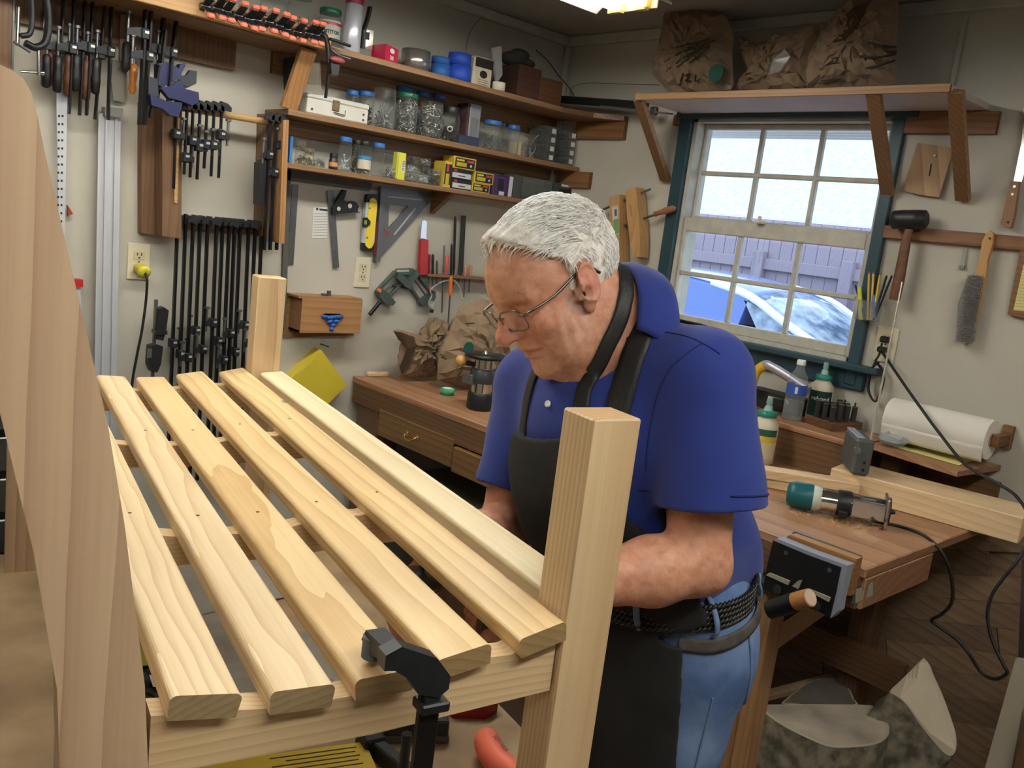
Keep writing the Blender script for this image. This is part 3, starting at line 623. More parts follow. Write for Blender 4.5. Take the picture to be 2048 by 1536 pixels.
# ---- head frame (fitted to the pose in the photo)
def hrot(y, p_, r):
    Bm = np.stack([-V, -U, ZV], 1); cy, sy, cp, sp, cr, sr = math.cos(y), math.sin(y), math.cos(p_), math.sin(p_), math.cos(r), math.sin(r)
    return Bm @ np.array([[cy, -sy, 0], [sy, cy, 0], [0, 0, 1]]) @ np.array([[cp, 0, sp], [0, 1, 0], [-sp, 0, cp]]) @ np.array([[1, 0, 0], [0, cr, -sr], [0, sr, cr]])
RHD = hrot(math.radians(2.2), math.radians(33), math.radians(9)); HC = vv(-1.784, -1.855, 1.523) + RHD @ vv(-.004, 0, -.004); HS = 1.05
def hw(x, y, z): return HC + HS * (RHD @ vv(x, y, z))
def head_sdf(q):
    """q in head space: x forward, y left, z up"""
    d = ellp(q, (-.010, 0, .042), (.100, .077, .086))
    d = smin(d, ellp(q, (.040, 0, .04), (.057, .062, .058)), .03)           # forehead
    d = smin(d, ellp(q, (.032, 0, -.028), (.058, .062, .082)), .03)          # face
    d = smin(d, ellp(q, (.046, 0, -.078), (.036, .048, .030)), .025)         # jaw
    d = smin(d, ellp(q, (.078, 0, -.096), (.015, .021, .015)), .022)         # chin
    ay = np.abs(q[:, 1]); s_ = np.stack([q[:, 0], ay, q[:, 2]], 1)
    d = smin(d, ellp(s_, (.028, .046, -.066), (.036, .022, .034)), .03)      # jowl
    d = smin(d, ellp(s_, (.064, .040, -.016), (.026, .024, .022)), .02)      # cheek
    d = smin(d, rcone(s_, (.088, .012, .036), (.074, .048, .033), .011, .009), .012)   # brow
    d = smax(d, -ellp(s_, (.099, .031, .012), (.018, .019, .013)), .012)     # eye socket
    d = smin(d, ellp(s_, (.0765, .031, .012), (.0125, .0165, .011)), .005)   # lowered lid
    d = smax(d, -rcone(s_, (.0895, .018, .0065), (.0855, .045, .007), .0012, .001), .003)
    d = smin(d, rcone(s_, (.082, .020, -.004), (.074, .044, -.002), .006, .005), .009)  # bag under the eye
    d = smin(d, rcone(q, (.088, 0, .030), (.112, 0, -.010), .0085, .0115), .011)        # nose
    d = smin(d, ellp(q, (.1150, 0, -.018), (.0150, .0165, .0135)), .008)
    d = smin(d, ellp(s_, (.100, .0135, -.021), (.0125, .0085, .0095)), .006)            # nostril wing
    d = smax(d, -ellp(s_, (.107, .0075, -.0295), (.006, .0035, .004)), .003)
    d = smin(d, ellp(q, (.083, 0, -.046), (.015, .027, .014)), .012)                    # muzzle
    d = smin(d, ellp(q, (.0905, 0, -.0475), (.0085, .021, .0055)), .006)                # lips
    d = smin(d, ellp(q, (.0885, 0, -.0625), (.0085, .019, .0060)), .006)
    d = smax(d, -rcone(s_, (.1015, 0, -.0552), (.084, .029, -.0575), .0030, .0024), .004)   # mouth line
    d = smax(d, -rcone(s_, (.103, .021, -.018), (.087, .037, -.052), .0042, .0036), .007)    # nose to mouth fold
    d = smax(d, -rcone(s_, (.083, .034, -.060), (.074, .036, -.080), .0024, .002), .010)
    fz = np.clip((q[:, 2] - .045) / .012, 0, 1) * np.clip((.092 - q[:, 2]) / .012, 0, 1) * np.clip((q[:, 0] - .04) / .03, 0, 1)
    d = d +   .0004 * fz * np.sin(q[:, 2] * 480 + 3 * np.sin(q[:, 1] * 35))
    cf = np.exp(-(((q[:, 0] - .052) / .016) ** 2 + ((ay - .062) / .02) ** 2 + ((q[:, 2] - .006) / .020) ** 2)); d = d + .0012 * cf * np.sin(q[:, 2] * 700 + q[:, 0] * 260)
    ck = np.exp(-(((q[:, 0] - .045) / .03) ** 2 + ((ay - .062) / .03) ** 2 + ((q[:, 2] + .045) / .03) ** 2)); d = d + .0010 * ck * np.sin(q[:, 0] * 330 + q[:, 2] * 60)
    # ears
    RE = np.array([[.93, .34, .16], [-.36, .93, 0], [-.15, -.05, 1]]).T
    w_ = s_ - np.array([.006, 0, .006])
    e = ellp(w_, (-.010, .082, .002), (.0205, .0085, .0325), RE)
    rim = np.abs(ellp(w_, (-.010, .085, .002), (.0185, .020, .0300), RE)) - .0030
    e = smin(e, smax(rim, ellp(w_, (-.012, .087, .006), (.024, .0075, .034), RE), .003), .003)
    e = smin(e, ellp(w_, (.000, .078, -.029), (.009, .0065, .0115)), .006)
    e = smax(e, -ellp(w_, (-.006, .094, .012), (.0105, .0085, .0165)), .004)
    e = smax(e, -ellp(w_, (-.001, .092, -.008), (.0085, .0125, .0110)), .004)
    e = smin(e, rcone(w_, (-.018, .0845, .004), (-.008, .0845, .016), .0028, .0022), .004)
    e = smin(e, rcone(w_, (.010, .079, .000), (.009, .079, -.013), .0045, .0045), .004)
    d = smin(d, e, .006)
    return d
def toh(p): return ((p - HC) @ RHD) / HS
nk0 = hw(-.028, 0, -.035); nk1 = c7 + vv(0, 0, .0) - V * .035
def hand_prims(wr, dirv, palm_n, s=1.0, curl=.9, thumb_side=1, grip=None):
    """list of round cones: palm, four fingers of unequal length bent at the knuckles, thumb off the side of the palm"""
    d = nrm(dirv); nn = nrm(palm_n - d * np.dot(palm_n, d)); side = np.cross(nn, d) * thumb_side; out = []
    kn = []
    for i, (off, ln, r) in enumerate(((.030, .078, .0100), (.010, .088, .0105), (-.010, .082, .0100), (-.029, .064, .0088))):
        b = wr + d * (.088 - abs(i - 1) * .004) * s + side * off * s; kn.append(b)
        out.append((wr + d * .018 * s + side * off * .62 * s, b, .0165 * s, .0125 * s, .012))
        a = 0; p_ = b; seg = (.46, .30, .24)
        for j, fr in enumerate(seg):
            a += curl * (.55, .75, .5)[j]; dd = d * math.cos(a) + nn * math.sin(a); q = p_ + dd * ln * fr * s
            out.append((p_, q, r * s * (1 - .1 * j), r * s * (.93 - .1 * j), .004)); p_ = q
    t0 = wr + d * .028 * s + side * .026 * s; t1 = t0 + (d * .6 + side * .62 + nn * .35) * .043 * s; t2 = t1 + (d * .86 + side * .1 + nn * .5) * .034 * s; t3 = t2 + (d * .8 - side * .25 + nn * .5) * .026 * s
    out += [(t0, t1, .0165 * s, .0135 * s, .012), (t1, t2, .0125 * s, .0108 * s, .004), (t2, t3, .0108 * s, .0088 * s, .004)]
    return out
LHP = hand_prims(lwr, P(-2.265, -1.548, 1.068) - lwr, -ZV * .8 + U * .6, 1.02, .75, -1)
RHP = hand_prims(rwr, P(-2.235, -1.60, 1.052) - rwr, -ZV * .8 - U * .6, 1.02, .75, 1)
def arm(p, sh, el, wr, hp):
    d = rcone(p, sh, sh + (el - sh) * .5, .062, .056); d = smin(d, rcone(p, sh + (el - sh) * .45, el, .056, .047), .02)
    fd = nrm(wr - el); md = el + (wr - el) * .33
    d = smin(d, rcone(p, el, md, .046, .051), .022); d = smin(d, rcone(p, md, wr, .050, .031), .02)
    d = smin(d, rcone(p, el + nrm(el - sh) * .006 - fd * .012, el + fd * .03 + nrm(el - sh) * .004, .031, .03), .02)      # point of the elbow
    hc = wr + nrm(hp[0][1] - wr) * .07
    def hand(q):
        o = None
        for a, b, ra, rb, k in hp: e = rcone(q, a, b, ra, rb); o = e if o is None else smin(o, e, k)
        return o
    return smin(d, near_only(p, hc, .16, hand), .012)
def near_only(p, c_, r, fn):
    """evaluate fn only within r of c_; far away the distance to that ball is enough"""
    dd = np.linalg.norm(p - c_, axis=1); o = dd - r + .03; mk = dd < r
    if mk.any(): o[mk] = fn(p[mk])
    return o
def body_sdf(p):
    d = near_only(p, HC, .19, lambda q: HS * head_sdf(toh(q)))
    d = smin(d, rcone(p, nk0, nk1, .060, .066), .022)
    d = smin(d, rcone(p, hw(.030, 0, -.085), hw(-.02, 0, -.155), .036, .040), .03)        # soft throat
    for s_ in (-1, 1): d = smin(d, rcone(p, hw(-.035, .045 * s_, -.03), nk1 + Ft * .05 + Lt * .02 * s_ - Ut * .02, .016, .018), .03)
    d = smin(d, rcone(p, nk1, chs, .075, .11), .04)
    d = smin(d, ellp(p, (chs + wst) / 2, (.10, .14, .17), RT), .05)
    d = smin(d, rcone(p, c7 - ZV * .04, lsh, .06, .058), .03); d = smin(d, rcone(p, c7 - ZV * .04, rsh, .06, .058), .03)
    d = smin(d, arm(p, lsh, lel, lwr, LHP), .02); d = smin(d, arm(p, rsh, rel, rwr, RHP), .02)
    return d
# skin with age spots, redder nose / ears / forearm, grey stubble
def skin_tint(v):
    q = toh(v); base = np.tile(np.array(lin((208, 156, 128))[:3]), (len(v), 1))
    def mixc(c, w_):
        nonlocal base; base = base * (1 - w_[:, None]) + np.array(lin(c)[:3]) * w_[:, None]
    g = lambda c, r: np.exp(-(((q - np.array(c)) / np.array(r)) ** 2).sum(1))
    head = (np.linalg.norm(q, axis=1) < .16)
    mixc((206, 128, 112), np.clip(.75 * g((.112, 0, -.015), (.02, .022, .022)) + .6 * g((.07, .045, -.012), (.03, .025, .025)) + .55 * (g((-.01, .09, 0), (.03, .02, .045))), 0, 1) * head)
    mixc((196, 118, 110), np.clip(1.2 * g((.092, 0, -.055), (.010, .022, .010)), 0, .8) * head)
    st = np.clip(g((.05, .05, -.06), (.05, .05, .045)) + g((.07, 0, -.085), (.04, .05, .035)), 0, 1) * head
    mixc((176, 150, 136), st * .30)
    sb = np.clip(1.2 * g((.022, .076, .000), (.016, .03, .022)) + .8 * g((.012, .074, -.02), (.014, .03, .02)), 0, 1) * head; mixc((200, 192, 186), sb * .35)
    sp = np.clip((sfield(v, 95, 3) + .6 * sfield(v, 190, 4) - .55) * 2.2, 0, 1); mixc((160, 104, 78), sp * .55)
    arm_ = (~head) & (v[:, 2] < 1.3); mixc((204, 146, 122), arm_ * .6 * (.5 + .5 * sfield(v, 40, 8)))
    return np.clip(base, 0, 1)
M_skin, t_, b_ = _new('aged skin'); MATS['aged skin'] = M_skin
va = N(t_, 'ShaderNodeVertexColor', layer_name='Tint'); pass
b_.inputs['Roughness'].default_value = .5; b_.inputs['Subsurface Weight'].default_value = .12; b_.inputs['Subsurface Radius'].default_value = (.012, .005, .003); b_.inputs['Subsurface Scale'].default_value = .4
tc_ = N(t_, 'ShaderNodeTexCoord'); nz_ = N(t_, 'ShaderNodeTexNoise'); nz_.inputs['Scale'].default_value = 120; nz_.inputs['Detail'].default_value = 5; t_.links.new(tc_.outputs['Object'], nz_.inputs['Vector'])
bp_ = N(t_, 'ShaderNodeBump'); bp_.inputs['Strength'].default_value = .55; bp_.inputs['Distance'].default_value = .002; t_.links.new(nz_.outputs['Fac'], bp_.inputs['Height']); t_.links.new(bp_.outputs[0], b_.inputs['Normal'])
n3_ = N(t_, 'ShaderNodeTexNoise'); n3_.inputs['Scale'].default_value = 55; n3_.inputs['Detail'].default_value = 6; t_.links.new(tc_.outputs['Object'], n3_.inputs['Vector'])
cr_ = N(t_, 'ShaderNodeValToRGB'); cr_.color_ramp.elements[0].position = .32; cr_.color_ramp.elements[0].color = (.80, .68, .64, 1); cr_.color_ramp.elements[1].position = .62; cr_.color_ramp.elements[1].color = (1.0, 1.0, 1.0, 1); t_.links.new(n3_.outputs['Fac'], cr_.inputs[0])
mx_ = N(t_, 'ShaderNodeMix', data_type='RGBA', blend_type='MULTIPLY'); mx_.inputs['Factor'].default_value = 1.0; t_.links.new(va.outputs[0], mx_.inputs['A']); t_.links.new(cr_.outputs[0], mx_.inputs['B']); t_.links.new(mx_.outputs['Result'], b_.inputs['Base Color'])
lo = np.minimum.reduce([lsh, rsh, lel, rel, lwr, rwr, HC, P(-2.3, -1.70, 1.02), P(-2.25, -1.0, 1.0)]) - vv(.13, .13, .05); hi = np.maximum.reduce([lsh, rsh, lel, rel, lwr, HC + vv(.02, .02, .04)]) + vv(.14, .14, .13)
body = net_obj('body', body_sdf, lo, hi, .0036, M_skin, man, 1, attr=skin_tint)
# ---- clothes
fold = lambda p, sc, sd, amp: amp * sfield(p, sc, sd)
def torso_sdf(p):
    d = ellp(p, chs + Ft * .006, (.132, .186, .175), RT)
    d = smin(d, rcone(p, c7 - ZV * .055 + V * .01, lsh + Ut * .004, .072, .070), .05); d = smin(d, rcone(p, c7 - ZV * .06 + V * .01, rsh + Ut * .004, .072, .070), .05)
    d = smin(d, ellp(p, wst + Fh * .025 + ZV * .035, (.150, .168, .155), RH), .07)
    d = smin(d, rcone(p, c7 - ZV * .10 + V * .055, wst + V * .085 - U * .02, .085, .10), .06)
    return d
SL = .70
def sleeve(p, sh, el, r2=.091):
    ax = nrm(el - sh); hem = sh + (el - sh) * SL
    d = rcone(p, sh, hem + ax * .05, .072, r2); d = smax(d, (p - hem) @ ax, .004)
    return d, smax(rcone(p, sh + ax * .1, hem + ax * .08, .066 * r2 / .084, r2 - .011), -((p - hem) @ ax + .045), .006)
def shirt_sdf(p):
    d = torso_sdf(p); l, li = sleeve(p, lsh + Lt * .006, lel + Lt * .016 + V * .012); r, ri = sleeve(p, rsh - Lt * .004, rel - Lt * .006, .072)
    d = smin(d, l, .035); d = smin(d, r, .035)
    w_ = np.clip((1.40 - p[:, 2]) / .3, 0, 1)
    ln = np.sin((p @ nrm(ZV * 1.0 + Lt * .55)) * 75 + 2.2 * sfield(p, 9, 11)) * .0034 * np.clip(.35 + sfield(p, 10, 12), 0, 1)
    d = d + ln * w_ + fold(p, 17, 13, .0045)
    d = smax(d, -li, .004); d = smax(d, -ri, .004)
    d = smax(d, -rcone(p, nk1 + ZV * .05 + Ft * .01, nk1 - Ut * .035 + Ft * .035, .084, .076), .006)             # neck opening
    d = smax(d, 1.035 - p[:, 2] - .01 * sfield(p, 12, 5), .006)
    return d
M_shirt = mat('royal blue cotton pique', (36, 56, 140), .85, noise=.10, nscale=8, bump=.25, bscale=900, sheen=.15)
lo2 = np.minimum(np.minimum(lsh, rsh), wst) - vv(.24, .24, .06); hi2 = np.maximum(np.maximum(lsh, rsh), wst) + vv(.24, .24, .15); lo2[2] = 1.01
shirt = net_obj('polo_shirt', shirt_sdf, lo2, hi2, .0048, M_shirt, man, 1)
def bisect(fn, b, dr, lo_, hi_, n=16):
    b = np.asarray(b, float); dr = np.asarray(dr, float); lo_ = np.full(len(dr), lo_, float); hi_ = np.full(len(dr), hi_, float)
    for _ in range(n):
        md = (lo_ + hi_) / 2; ins = fn(b + dr * md[:, None]) < 0; lo_ = np.where(ins, md, lo_); hi_ = np.where(ins, hi_, md)
    return lo_
def hem_ring(sh, el, sgn):                                     # stitched sleeve hem
    ax = nrm(el - sh); c_ = sh + (el - sh) * (SL - .085); R = frame(ax)
    dr = np.array([R @ vv(math.cos(2 * math.pi * i / 60), math.sin(2 * math.pi * i / 60), 0) for i in range(60)])
    r = np.minimum(bisect(shirt_sdf, np.tile(c_, (60, 1)), dr, .03, .14), .112) + .0006; return list(c_ + dr * r[:, None])
M_seam = mat('dark blue stitching', (26, 38, 104), .9)
MB().tube(hem_ring(lsh + Lt * .004, lel + Lt * .012, 1), .0017, 6, closed=True).build('sleeve_seam', M_seam, shirt)
# jeans
M_jean = mat('washed blue denim', (118, 146, 190), .9, nscale=9, col2=(72, 98, 144), bump=.3, bscale=700, detail=6)
def legc(s_):
    hip = pel + Lh * .088 * s_ - ZV * .05; kn_ = hip + vv(0, 0, -.44) + Fh * .02; an = vv(kn_[0], kn_[1], .07) - Fh * .04; return hip, kn_, an
def jeans_sdf(p):
    d = ellp(p, pel + ZV * .02 + Fh * .008, (.140, .172, .15), RH)
    d = smin(d, ellp(p, pel - Fh * .052 - ZV * .055, (.098, .150, .125), RH), .05)
    d = smin(d, ellp(p, wst - ZV * .04 + Fh * .012, (.148, .166, .07), RH), .04)
    for s_ in (-1, 1):
        h_, k_, a_ = legc(s_); d = smin(d, rcone(p, h_, k_, .098, .072), .03); d = smin(d, rcone(p, k_, a_, .072, .062), .03)
    ln = np.sin((p @ nrm(ZV + .5 * Lh)) * 60 + 2.5 * sfield(p, 8, 21)) * .003 * np.clip(.3 + sfield(p, 11, 22), 0, 1)
    d = d + ln + fold(p, 20, 23, .0025)
    d = smax(d, p[:, 2] - (wst[2] - .005 + .16 * ((p - wst) @ -Fh)), .004); d = smax(d, .05 - p[:, 2], .004)
    return d
jl = pel - vv(.26, .26, 0); jh = pel + vv(.26, .26, .2); jl[2] = .03; jh[2] = 1.13
jeans = net_obj('jeans', jeans_sdf, jl, jh, .0065, M_jean, man, 1)
def wrapn(fn, cs, zs, phis, off=0.0, rmax=.30):
    a = np.radians(phis); dr = np.cos(a)[:, None] * Fh + np.sin(a)[:, None] * Lh; z = np.array([zf(d) if callable(zf) else zf for zf, d in zip(zs, dr)]); b = np.array([vv(c_[0], c_[1], q) for c_, q in zip(cs, z)])
    r = bisect(fn, b, dr, .02, rmax); return b + dr * (r + off)[:, None], dr
def wrap(fn, c_, zf, phi, off=0.0, rmax=.30):
    """point on the surface of fn seen from the axis through c_ at angle phi (0 front, 90 the left side)"""
    p_, d_ = wrapn(fn, [c_], [zf], np.array([float(phi)]), off, rmax); return p_[0], d_[0]
both = lambda p: np.minimum(jeans_sdf(p), torso_sdf(p))
# braided belt: interlaced strands round the waist
beltz = lambda dr: wst[2] - .036 + .022 * np.dot(dr, -Fh)
M_belt = mat('black braided leather', (40, 38, 38), .22)
_p, _d = wrapn(jeans_sdf, [wst] * 180, [beltz] * 180, np.arange(180) * 2.0, .0045); ring = list(zip(_p, _d))
mb = MB()
for k in range(5):
    for st_ in (0, math.pi):
        pts = []
        for i in range(720):
            j = i / 4; i0 = int(j) % 180; i1 = (i0 + 1) % 180; f_ = j - int(j); c_ = ring[i0][0] * (1 - f_) + ring[i1][0] * f_; dr = ring[i0][1]; ph = i / 720 * 2 * math.pi * 64 + st_ + k * 1.3
            pts.append(c_ + ZV * ((k - 2) * .0092 + .0026 * math.sin(ph)) + dr * (.0026 * math.cos(ph)))
        mb.tube(pts, .0030, 5, closed=True)
mb.build('belt', M_belt, man)
M_jeand = mat('denim seam', (112, 138, 180), .9, noise=.2, nscale=60)
for phi in (52, 92, 150):
    pts = [wrap(jeans_sdf, wst, lambda dr, dz=dz: beltz(dr) + dz, phi - dz * 60, o_)[0] for dz, o_ in ((.030, .003), (.022, .012), (0, .0145), (-.022, .013), (-.034, .003))]
    MB().tube(spline(pts, 3), .0055, 6, sq=.5).build('belt_loop', M_jeand, jeans)
def grad(fn, p_, e=2e-3):
    o = np.concatenate([p_ + e * np.eye(3), p_ - e * np.eye(3)]); d = fn(o); return nrm(d[:3] - d[3:])
def strip(path, w_, th, m, nm, parent, fn, up=None):
    """ribbon along a path, flat on the surface of fn"""
    mb = MB(); top = []; n = len(path)
    for i in range(n):
        p_ = np.asarray(path[i], float); t = nrm(path[min(i + 1, n - 1)] - path[max(i - 1, 0)]); e = 2e-3
        g_ = grad(fn, p_, e); s_ = nrm(np.cross(t, g_)); top.append((p_, s_, g_))
    vs = []
    for p_, s_, g_ in top: vs += [p_ - s_ * w_ / 2, p_ - s_ * w_ / 4 + g_ * th * .2, p_ + s_ * w_ / 4 + g_ * th * .2, p_ + s_ * w_ / 2, p_ + s_ * w_ / 2 - g_ * th, p_ - s_ * w_ / 2 - g_ * th]
    fs = [(i * 6 + j, i * 6 + (j + 1) % 6, (i + 1) * 6 + (j + 1) % 6, (i + 1) * 6 + j) for i in range(n - 1) for j in range(6)] + [tuple(range(6)), tuple(range((n - 1) * 6, n * 6))[::-1]]
    mb.add(vs, fs, None, True); return mb.build(nm, m, parent)
pk = [wrap(jeans_sdf, pel, z, a, .0012)[0] for a, z in ((112, 1.0), (114, .95), (116, .90), (120, .862), (140, .845))]
MB().tube(spline(pk, 5), .0022, 6).build('back_pocket_seam', M_jeand, jeans)
pk = [wrap(jeans_sdf, pel, z, a, .0012)[0] for a, z in ((112, 1.0), (128, 1.012), (146, 1.016), (165, 1.018))]
MB().tube(spline(pk, 5), .0022, 6).build('back_pocket_seam', M_jeand, jeans)
pk = [wrap(jeans_sdf, pel if z > .93 else legc(1)[0], z, 88, .001)[0] for z in (1.0, .96, .90)] 
pk2 = []
for z in np.linspace(.90, .12, 14):
    h_, k_, a_ = legc(1); c_ = h_ + (k_ - h_) * np.clip((h_[2] - z) / (h_[2] - k_[2]), 0, 1); pk2.append(wrap(jeans_sdf, c_, z, 86, .001, .2)[0])
MB().tube(spline(pk2, 3), .002, 6).build('side_seam', M_jeand, jeans)
for s_ in (-1, 1):
    h_, k_, a_ = legc(s_); sd = lambda p, a_=a_: smax(smin(ellp(p, a_ + Fh * .075 - ZV * .035, (.145, .052, .05), RH), rcone(p, a_ - ZV * .02, a_ + ZV * .03, .05, .055), .03), .002 - p[:, 2], .004)
    net_obj('shoe', sd, a_ + Fh * .07 - vv(.2, .2, .09), a_ + Fh * .07 + vv(.2, .2, .12), .006, mat('dark work shoe', (52, 46, 42), .6), man, 1)
# apron: a dark cloth shell over chest and lap
skirt_c = pel + Fh * .02
def skirt_sdf(p):
    q = (p - skirt_c) @ RH; z = p[:, 2]; k = np.clip((1.06 - z) / .5, 0, 1); r0 = .150 + .008 * k; r1 = .186 + .01 * k
    rr = np.sqrt((q[:, 0] / r0) ** 2 + (q[:, 1] / r1) ** 2); return (rr - 1) * .17 + .004 * np.sin(np.arctan2(q[:, 1], q[:, 0]) * 9 + 2 * sfield(p, 5, 31)) * k
def apron_sdf(p):
    cl = smin(smin(torso_sdf(p) - .012, ellp(p, wst + Ft * .064 - Lt * .035 + Ut * .160, (.145, .160, .185), RT), .03), smax(skirt_sdf(p), p[:, 2] - 1.10, .03), .03); cl = cl + fold(p, 14, 33, .003)
    sh = np.abs(cl) - .0042
    q = (p - wst) @ RT; z = (p - wst) @ Ut; lat = q[:, 1] + .045
    bw = .132 + .008 * sfield(p, 6, 35)
    qh = (p - skirt_c) @ RH; ang = np.degrees(np.arctan2(qh[:, 1], qh[:, 0]))
    # bib above the waist, narrowing to the straps; skirt below wraps to the hips
    bib = smax(np.abs(lat) - np.clip(bw + (.16 - z) * .6, bw, .19) + np.clip((z - .22) * .5, 0, .05), q[:, 2] - .300, .01); bib = smax(bib, .045 - q[:, 0], .01); bib = smax(bib, -.05 - q[:, 2], .01)
    low = smax((np.abs(ang + 4) - (78 + np.clip((.98 - p[:, 2]) * 30, -26, 10) - np.clip((p[:, 2] - .985) * 1500, 0, 72))) * .003, p[:, 2] - 1.085, .01); low = smax(low, .30 - p[:, 2], .01)
    return smax(sh, np.minimum(bib, low), .003)
M_apr = mat('black apron cloth', (34, 35, 36), .9, nscale=9, col2=(24, 25, 26), bump=.25, bscale=500, detail=7)
al = pel - vv(.3, .3, 0); ah = pel + vv(.3, .3, .2); ah = np.maximum(ah, chs + vv(.2, .2, .15)); al = np.minimum(al, chs - vv(.26, .26, 0)); al[2] = .27; ah[2] = 1.42
apron = net_obj('apron', apron_sdf, al, ah, .0055, M_apr, man, 1)
cloth = lambda p: np.minimum(shirt_sdf(p), np.minimum(jeans_sdf(p), body_sdf(p)))
def trace(x, y, fn, off=.004):
    """where the sight line through a photo point meets the clothing: the strap lies on the cloth there"""
    r = nrm(ray(x, y)); t = .7
    for _ in range(120):
        d = fn((CAM + r * t)[None])[0]
        if d < 3e-4: break
        t += max(d * .7, 2e-4)
    p_ = CAM + r * t; e = 2e-3; g_ = grad(fn, p_, e); return p_ + g_ * off
M_strap = mat('black leather strap', (36, 36, 37), .5, bump=.5, nscale=260)
sfn = lambda p: np.minimum(shirt_sdf(p), apron_sdf(p))
pa = [trace(x, y, shirt_sdf, .005) for x, y in ((1228, 880), (1236, 820), (1250, 770), (1264, 720), (1280, 672), (1297, 636))]
pa += [wp for wp in (P(-2.33, -1.165, 1.475), P(-2.30, -1.125, 1.43), P(-2.25, -1.085, 1.36))]
pa = spline(pa, 4)
def onto(p_, fn, off):
    for _ in range(8):
        d = fn(p_[None])[0]; e = 2e-3; g_ = grad(fn, p_, e); p_ = p_ - g_ * (d - off) * .8
    return p_
pa = [onto(p_, shirt_sdf, .004) for p_ in pa]
strip(pa, .040, .003, M_strap, 'apron_strap', apron, shirt_sdf)
skf = lambda p: np.minimum(shirt_sdf(p), body_sdf(p))
pb = [trace(x, y, skf, .004) for x, y in ((1160, 870), (1164, 820), (1172, 775), (1192, 734), (1214, 690), (1238, 640))]
NA = nrm(nk0 - nk1); cx_ = nrm(Ft - NA * np.dot(Ft, NA)); cyv = np.cross(NA, cx_)
nkp = [nk1 + NA * h_ + r_ * (cx_ * math.cos(math.radians(a)) + cyv * math.sin(math.radians(a))) for a, h_, r_ in ((135, .024, .080), (165, .028, .080), (200, .028, .080), (240, .020, .080), (275, .004, .080), (300, -.02, .083))]
skf = lambda p: np.minimum(shirt_sdf(p), body_sdf(p))
strip([onto(p_, skf, .005) for p_ in spline(pb + nkp, 5)], .026, .003, M_strap, 'neck_strap', apron, skf)
pc = [trace(x, y, shirt_sdf, .004) for x, y in ((1046, 868), (1056, 800), (1066, 760), (1078, 735))]
strip(spline(pc, 5), .024, .003, M_strap, 'neck_strap', apron, shirt_sdf)
# polo collar
def collar(s_, t):
    a = math.radians(-122 + 244 * s_) + math.pi; fr = abs(s_ - .5) * 2
    dr = cx_ * math.cos(a) + cyv * math.sin(a)
    # t 0 = inner bottom, .5 = fold at the top, 1 = outer leaf edge
    ht = .032 - .022 * fr; base = nk1 - Ut * .012 + Ft * .012 * fr - NA * .030 * fr ** 2
    if t < .45: k = t / .45; r = .092 + .004 * k; return base + dr * r + NA * (ht * k)
    k = (t - .45) / .55; r = .096 + .020 * k + .004 * math.sin(k * 3.1); return base + dr * r + NA * (ht + .006 * math.sin(k * 3.14) - (.042 + .026 * fr) * k)
MB().grid(collar, 49, 13, None, True, .003).build('collar', M_shirt, shirt)
pb_ = trace(1098, 808, shirt_sdf, .002); e_ = 2e-3
g_ = grad(shirt_sdf, pb_, e_)
MB().lathe(pb_, [(.0005, .0032), (.003, .003), (.0045, .0038), (.0056, .0026), (.0058, 0)], 16, g_).build('button', mat('pearl button', (214, 212, 206), .25), shirt)
for path in (((1300, 658), (1350, 667), (1405, 686), (1440, 708)), ((1405, 686), (1368, 712), (1337, 742), (1312, 800), (1298, 870), (1292, 940))):
    MB().tube([onto(p_, shirt_sdf, .0003) for p_ in spline([trace(x, y, shirt_sdf, .001) for x, y in path], 4)], .0012, 6).build('shirt_seam', M_seam, shirt)
_q = spline([wrap(jeans_sdf, pel, z_, a_, .006)[0] for a_, z_ in ((66, .985), (84, .990), (104, 1.002), (126, 1.016), (150, 1.026), (178, 1.03))], 4)
strip(_q, .026, .002, mat('dusty black tie', (92, 88, 84), .85, noise=.4, nscale=40), 'apron_tie', apron, jeans_sdf)
# ---- hair: cap plus strands
def hairline(q):
    z = q[:, 2]; y = np.abs(q[:, 1]); xh = np.interp(z, [-.075, -.06, -.035, -.02, .0, .012, .03, .05, .075, .10, .14], [-.075, -.05, -.03, -.026, .010, .020, .012, .014, .034, .058, .075])
    return q[:, 0] - xh
def cran(q): return smin(ellp(q, (-.010, 0, .042), (.100, .077, .086)), ellp(q, (.040, 0, .04), (.057, .062, .058)), .03)
def hair_sdf(p):
    q = toh(p); d = cran(q) - .0085
    d = smin(d, ellp(q, (.036, -.004, .102), (.050, .056, .022)), .02)
    sw = q @ nrm(vv(.25, 1, .45)); d = d + .0017 * np.sin(sw * 420 + 3 * sfield(q, 30, 41)) + .0012 * np.sin(sw * 900 + 4 * sfield(q, 40, 42)) + .0016 * sfield(q, 60, 43)
    d = smax(d, hairline(q) + .006 * sfield(q, 110, 44), .006)
    d = smax(d, -(q[:, 2] + .068), .006)
    return HS * smax(d, -(ellp(np.stack([q[:, 0], np.abs(q[:, 1]), q[:, 2]], 1), (-.006, .088, .008), (.0265, .016, .037))), .004)
M_hair = mat('white grey hair', (238, 236, 230), .55, nscale=70, col2=(206, 198, 190), stretch=(1, 1, 1), bump=.6, bscale=240)
hair = net_obj('hair', hair_sdf, HC - .15, HC + .16, .0026, M_hair, man, 0, kind='stuff')
rs = np.random.RandomState(9); mb = MB(); cnt = 0; ci = 0
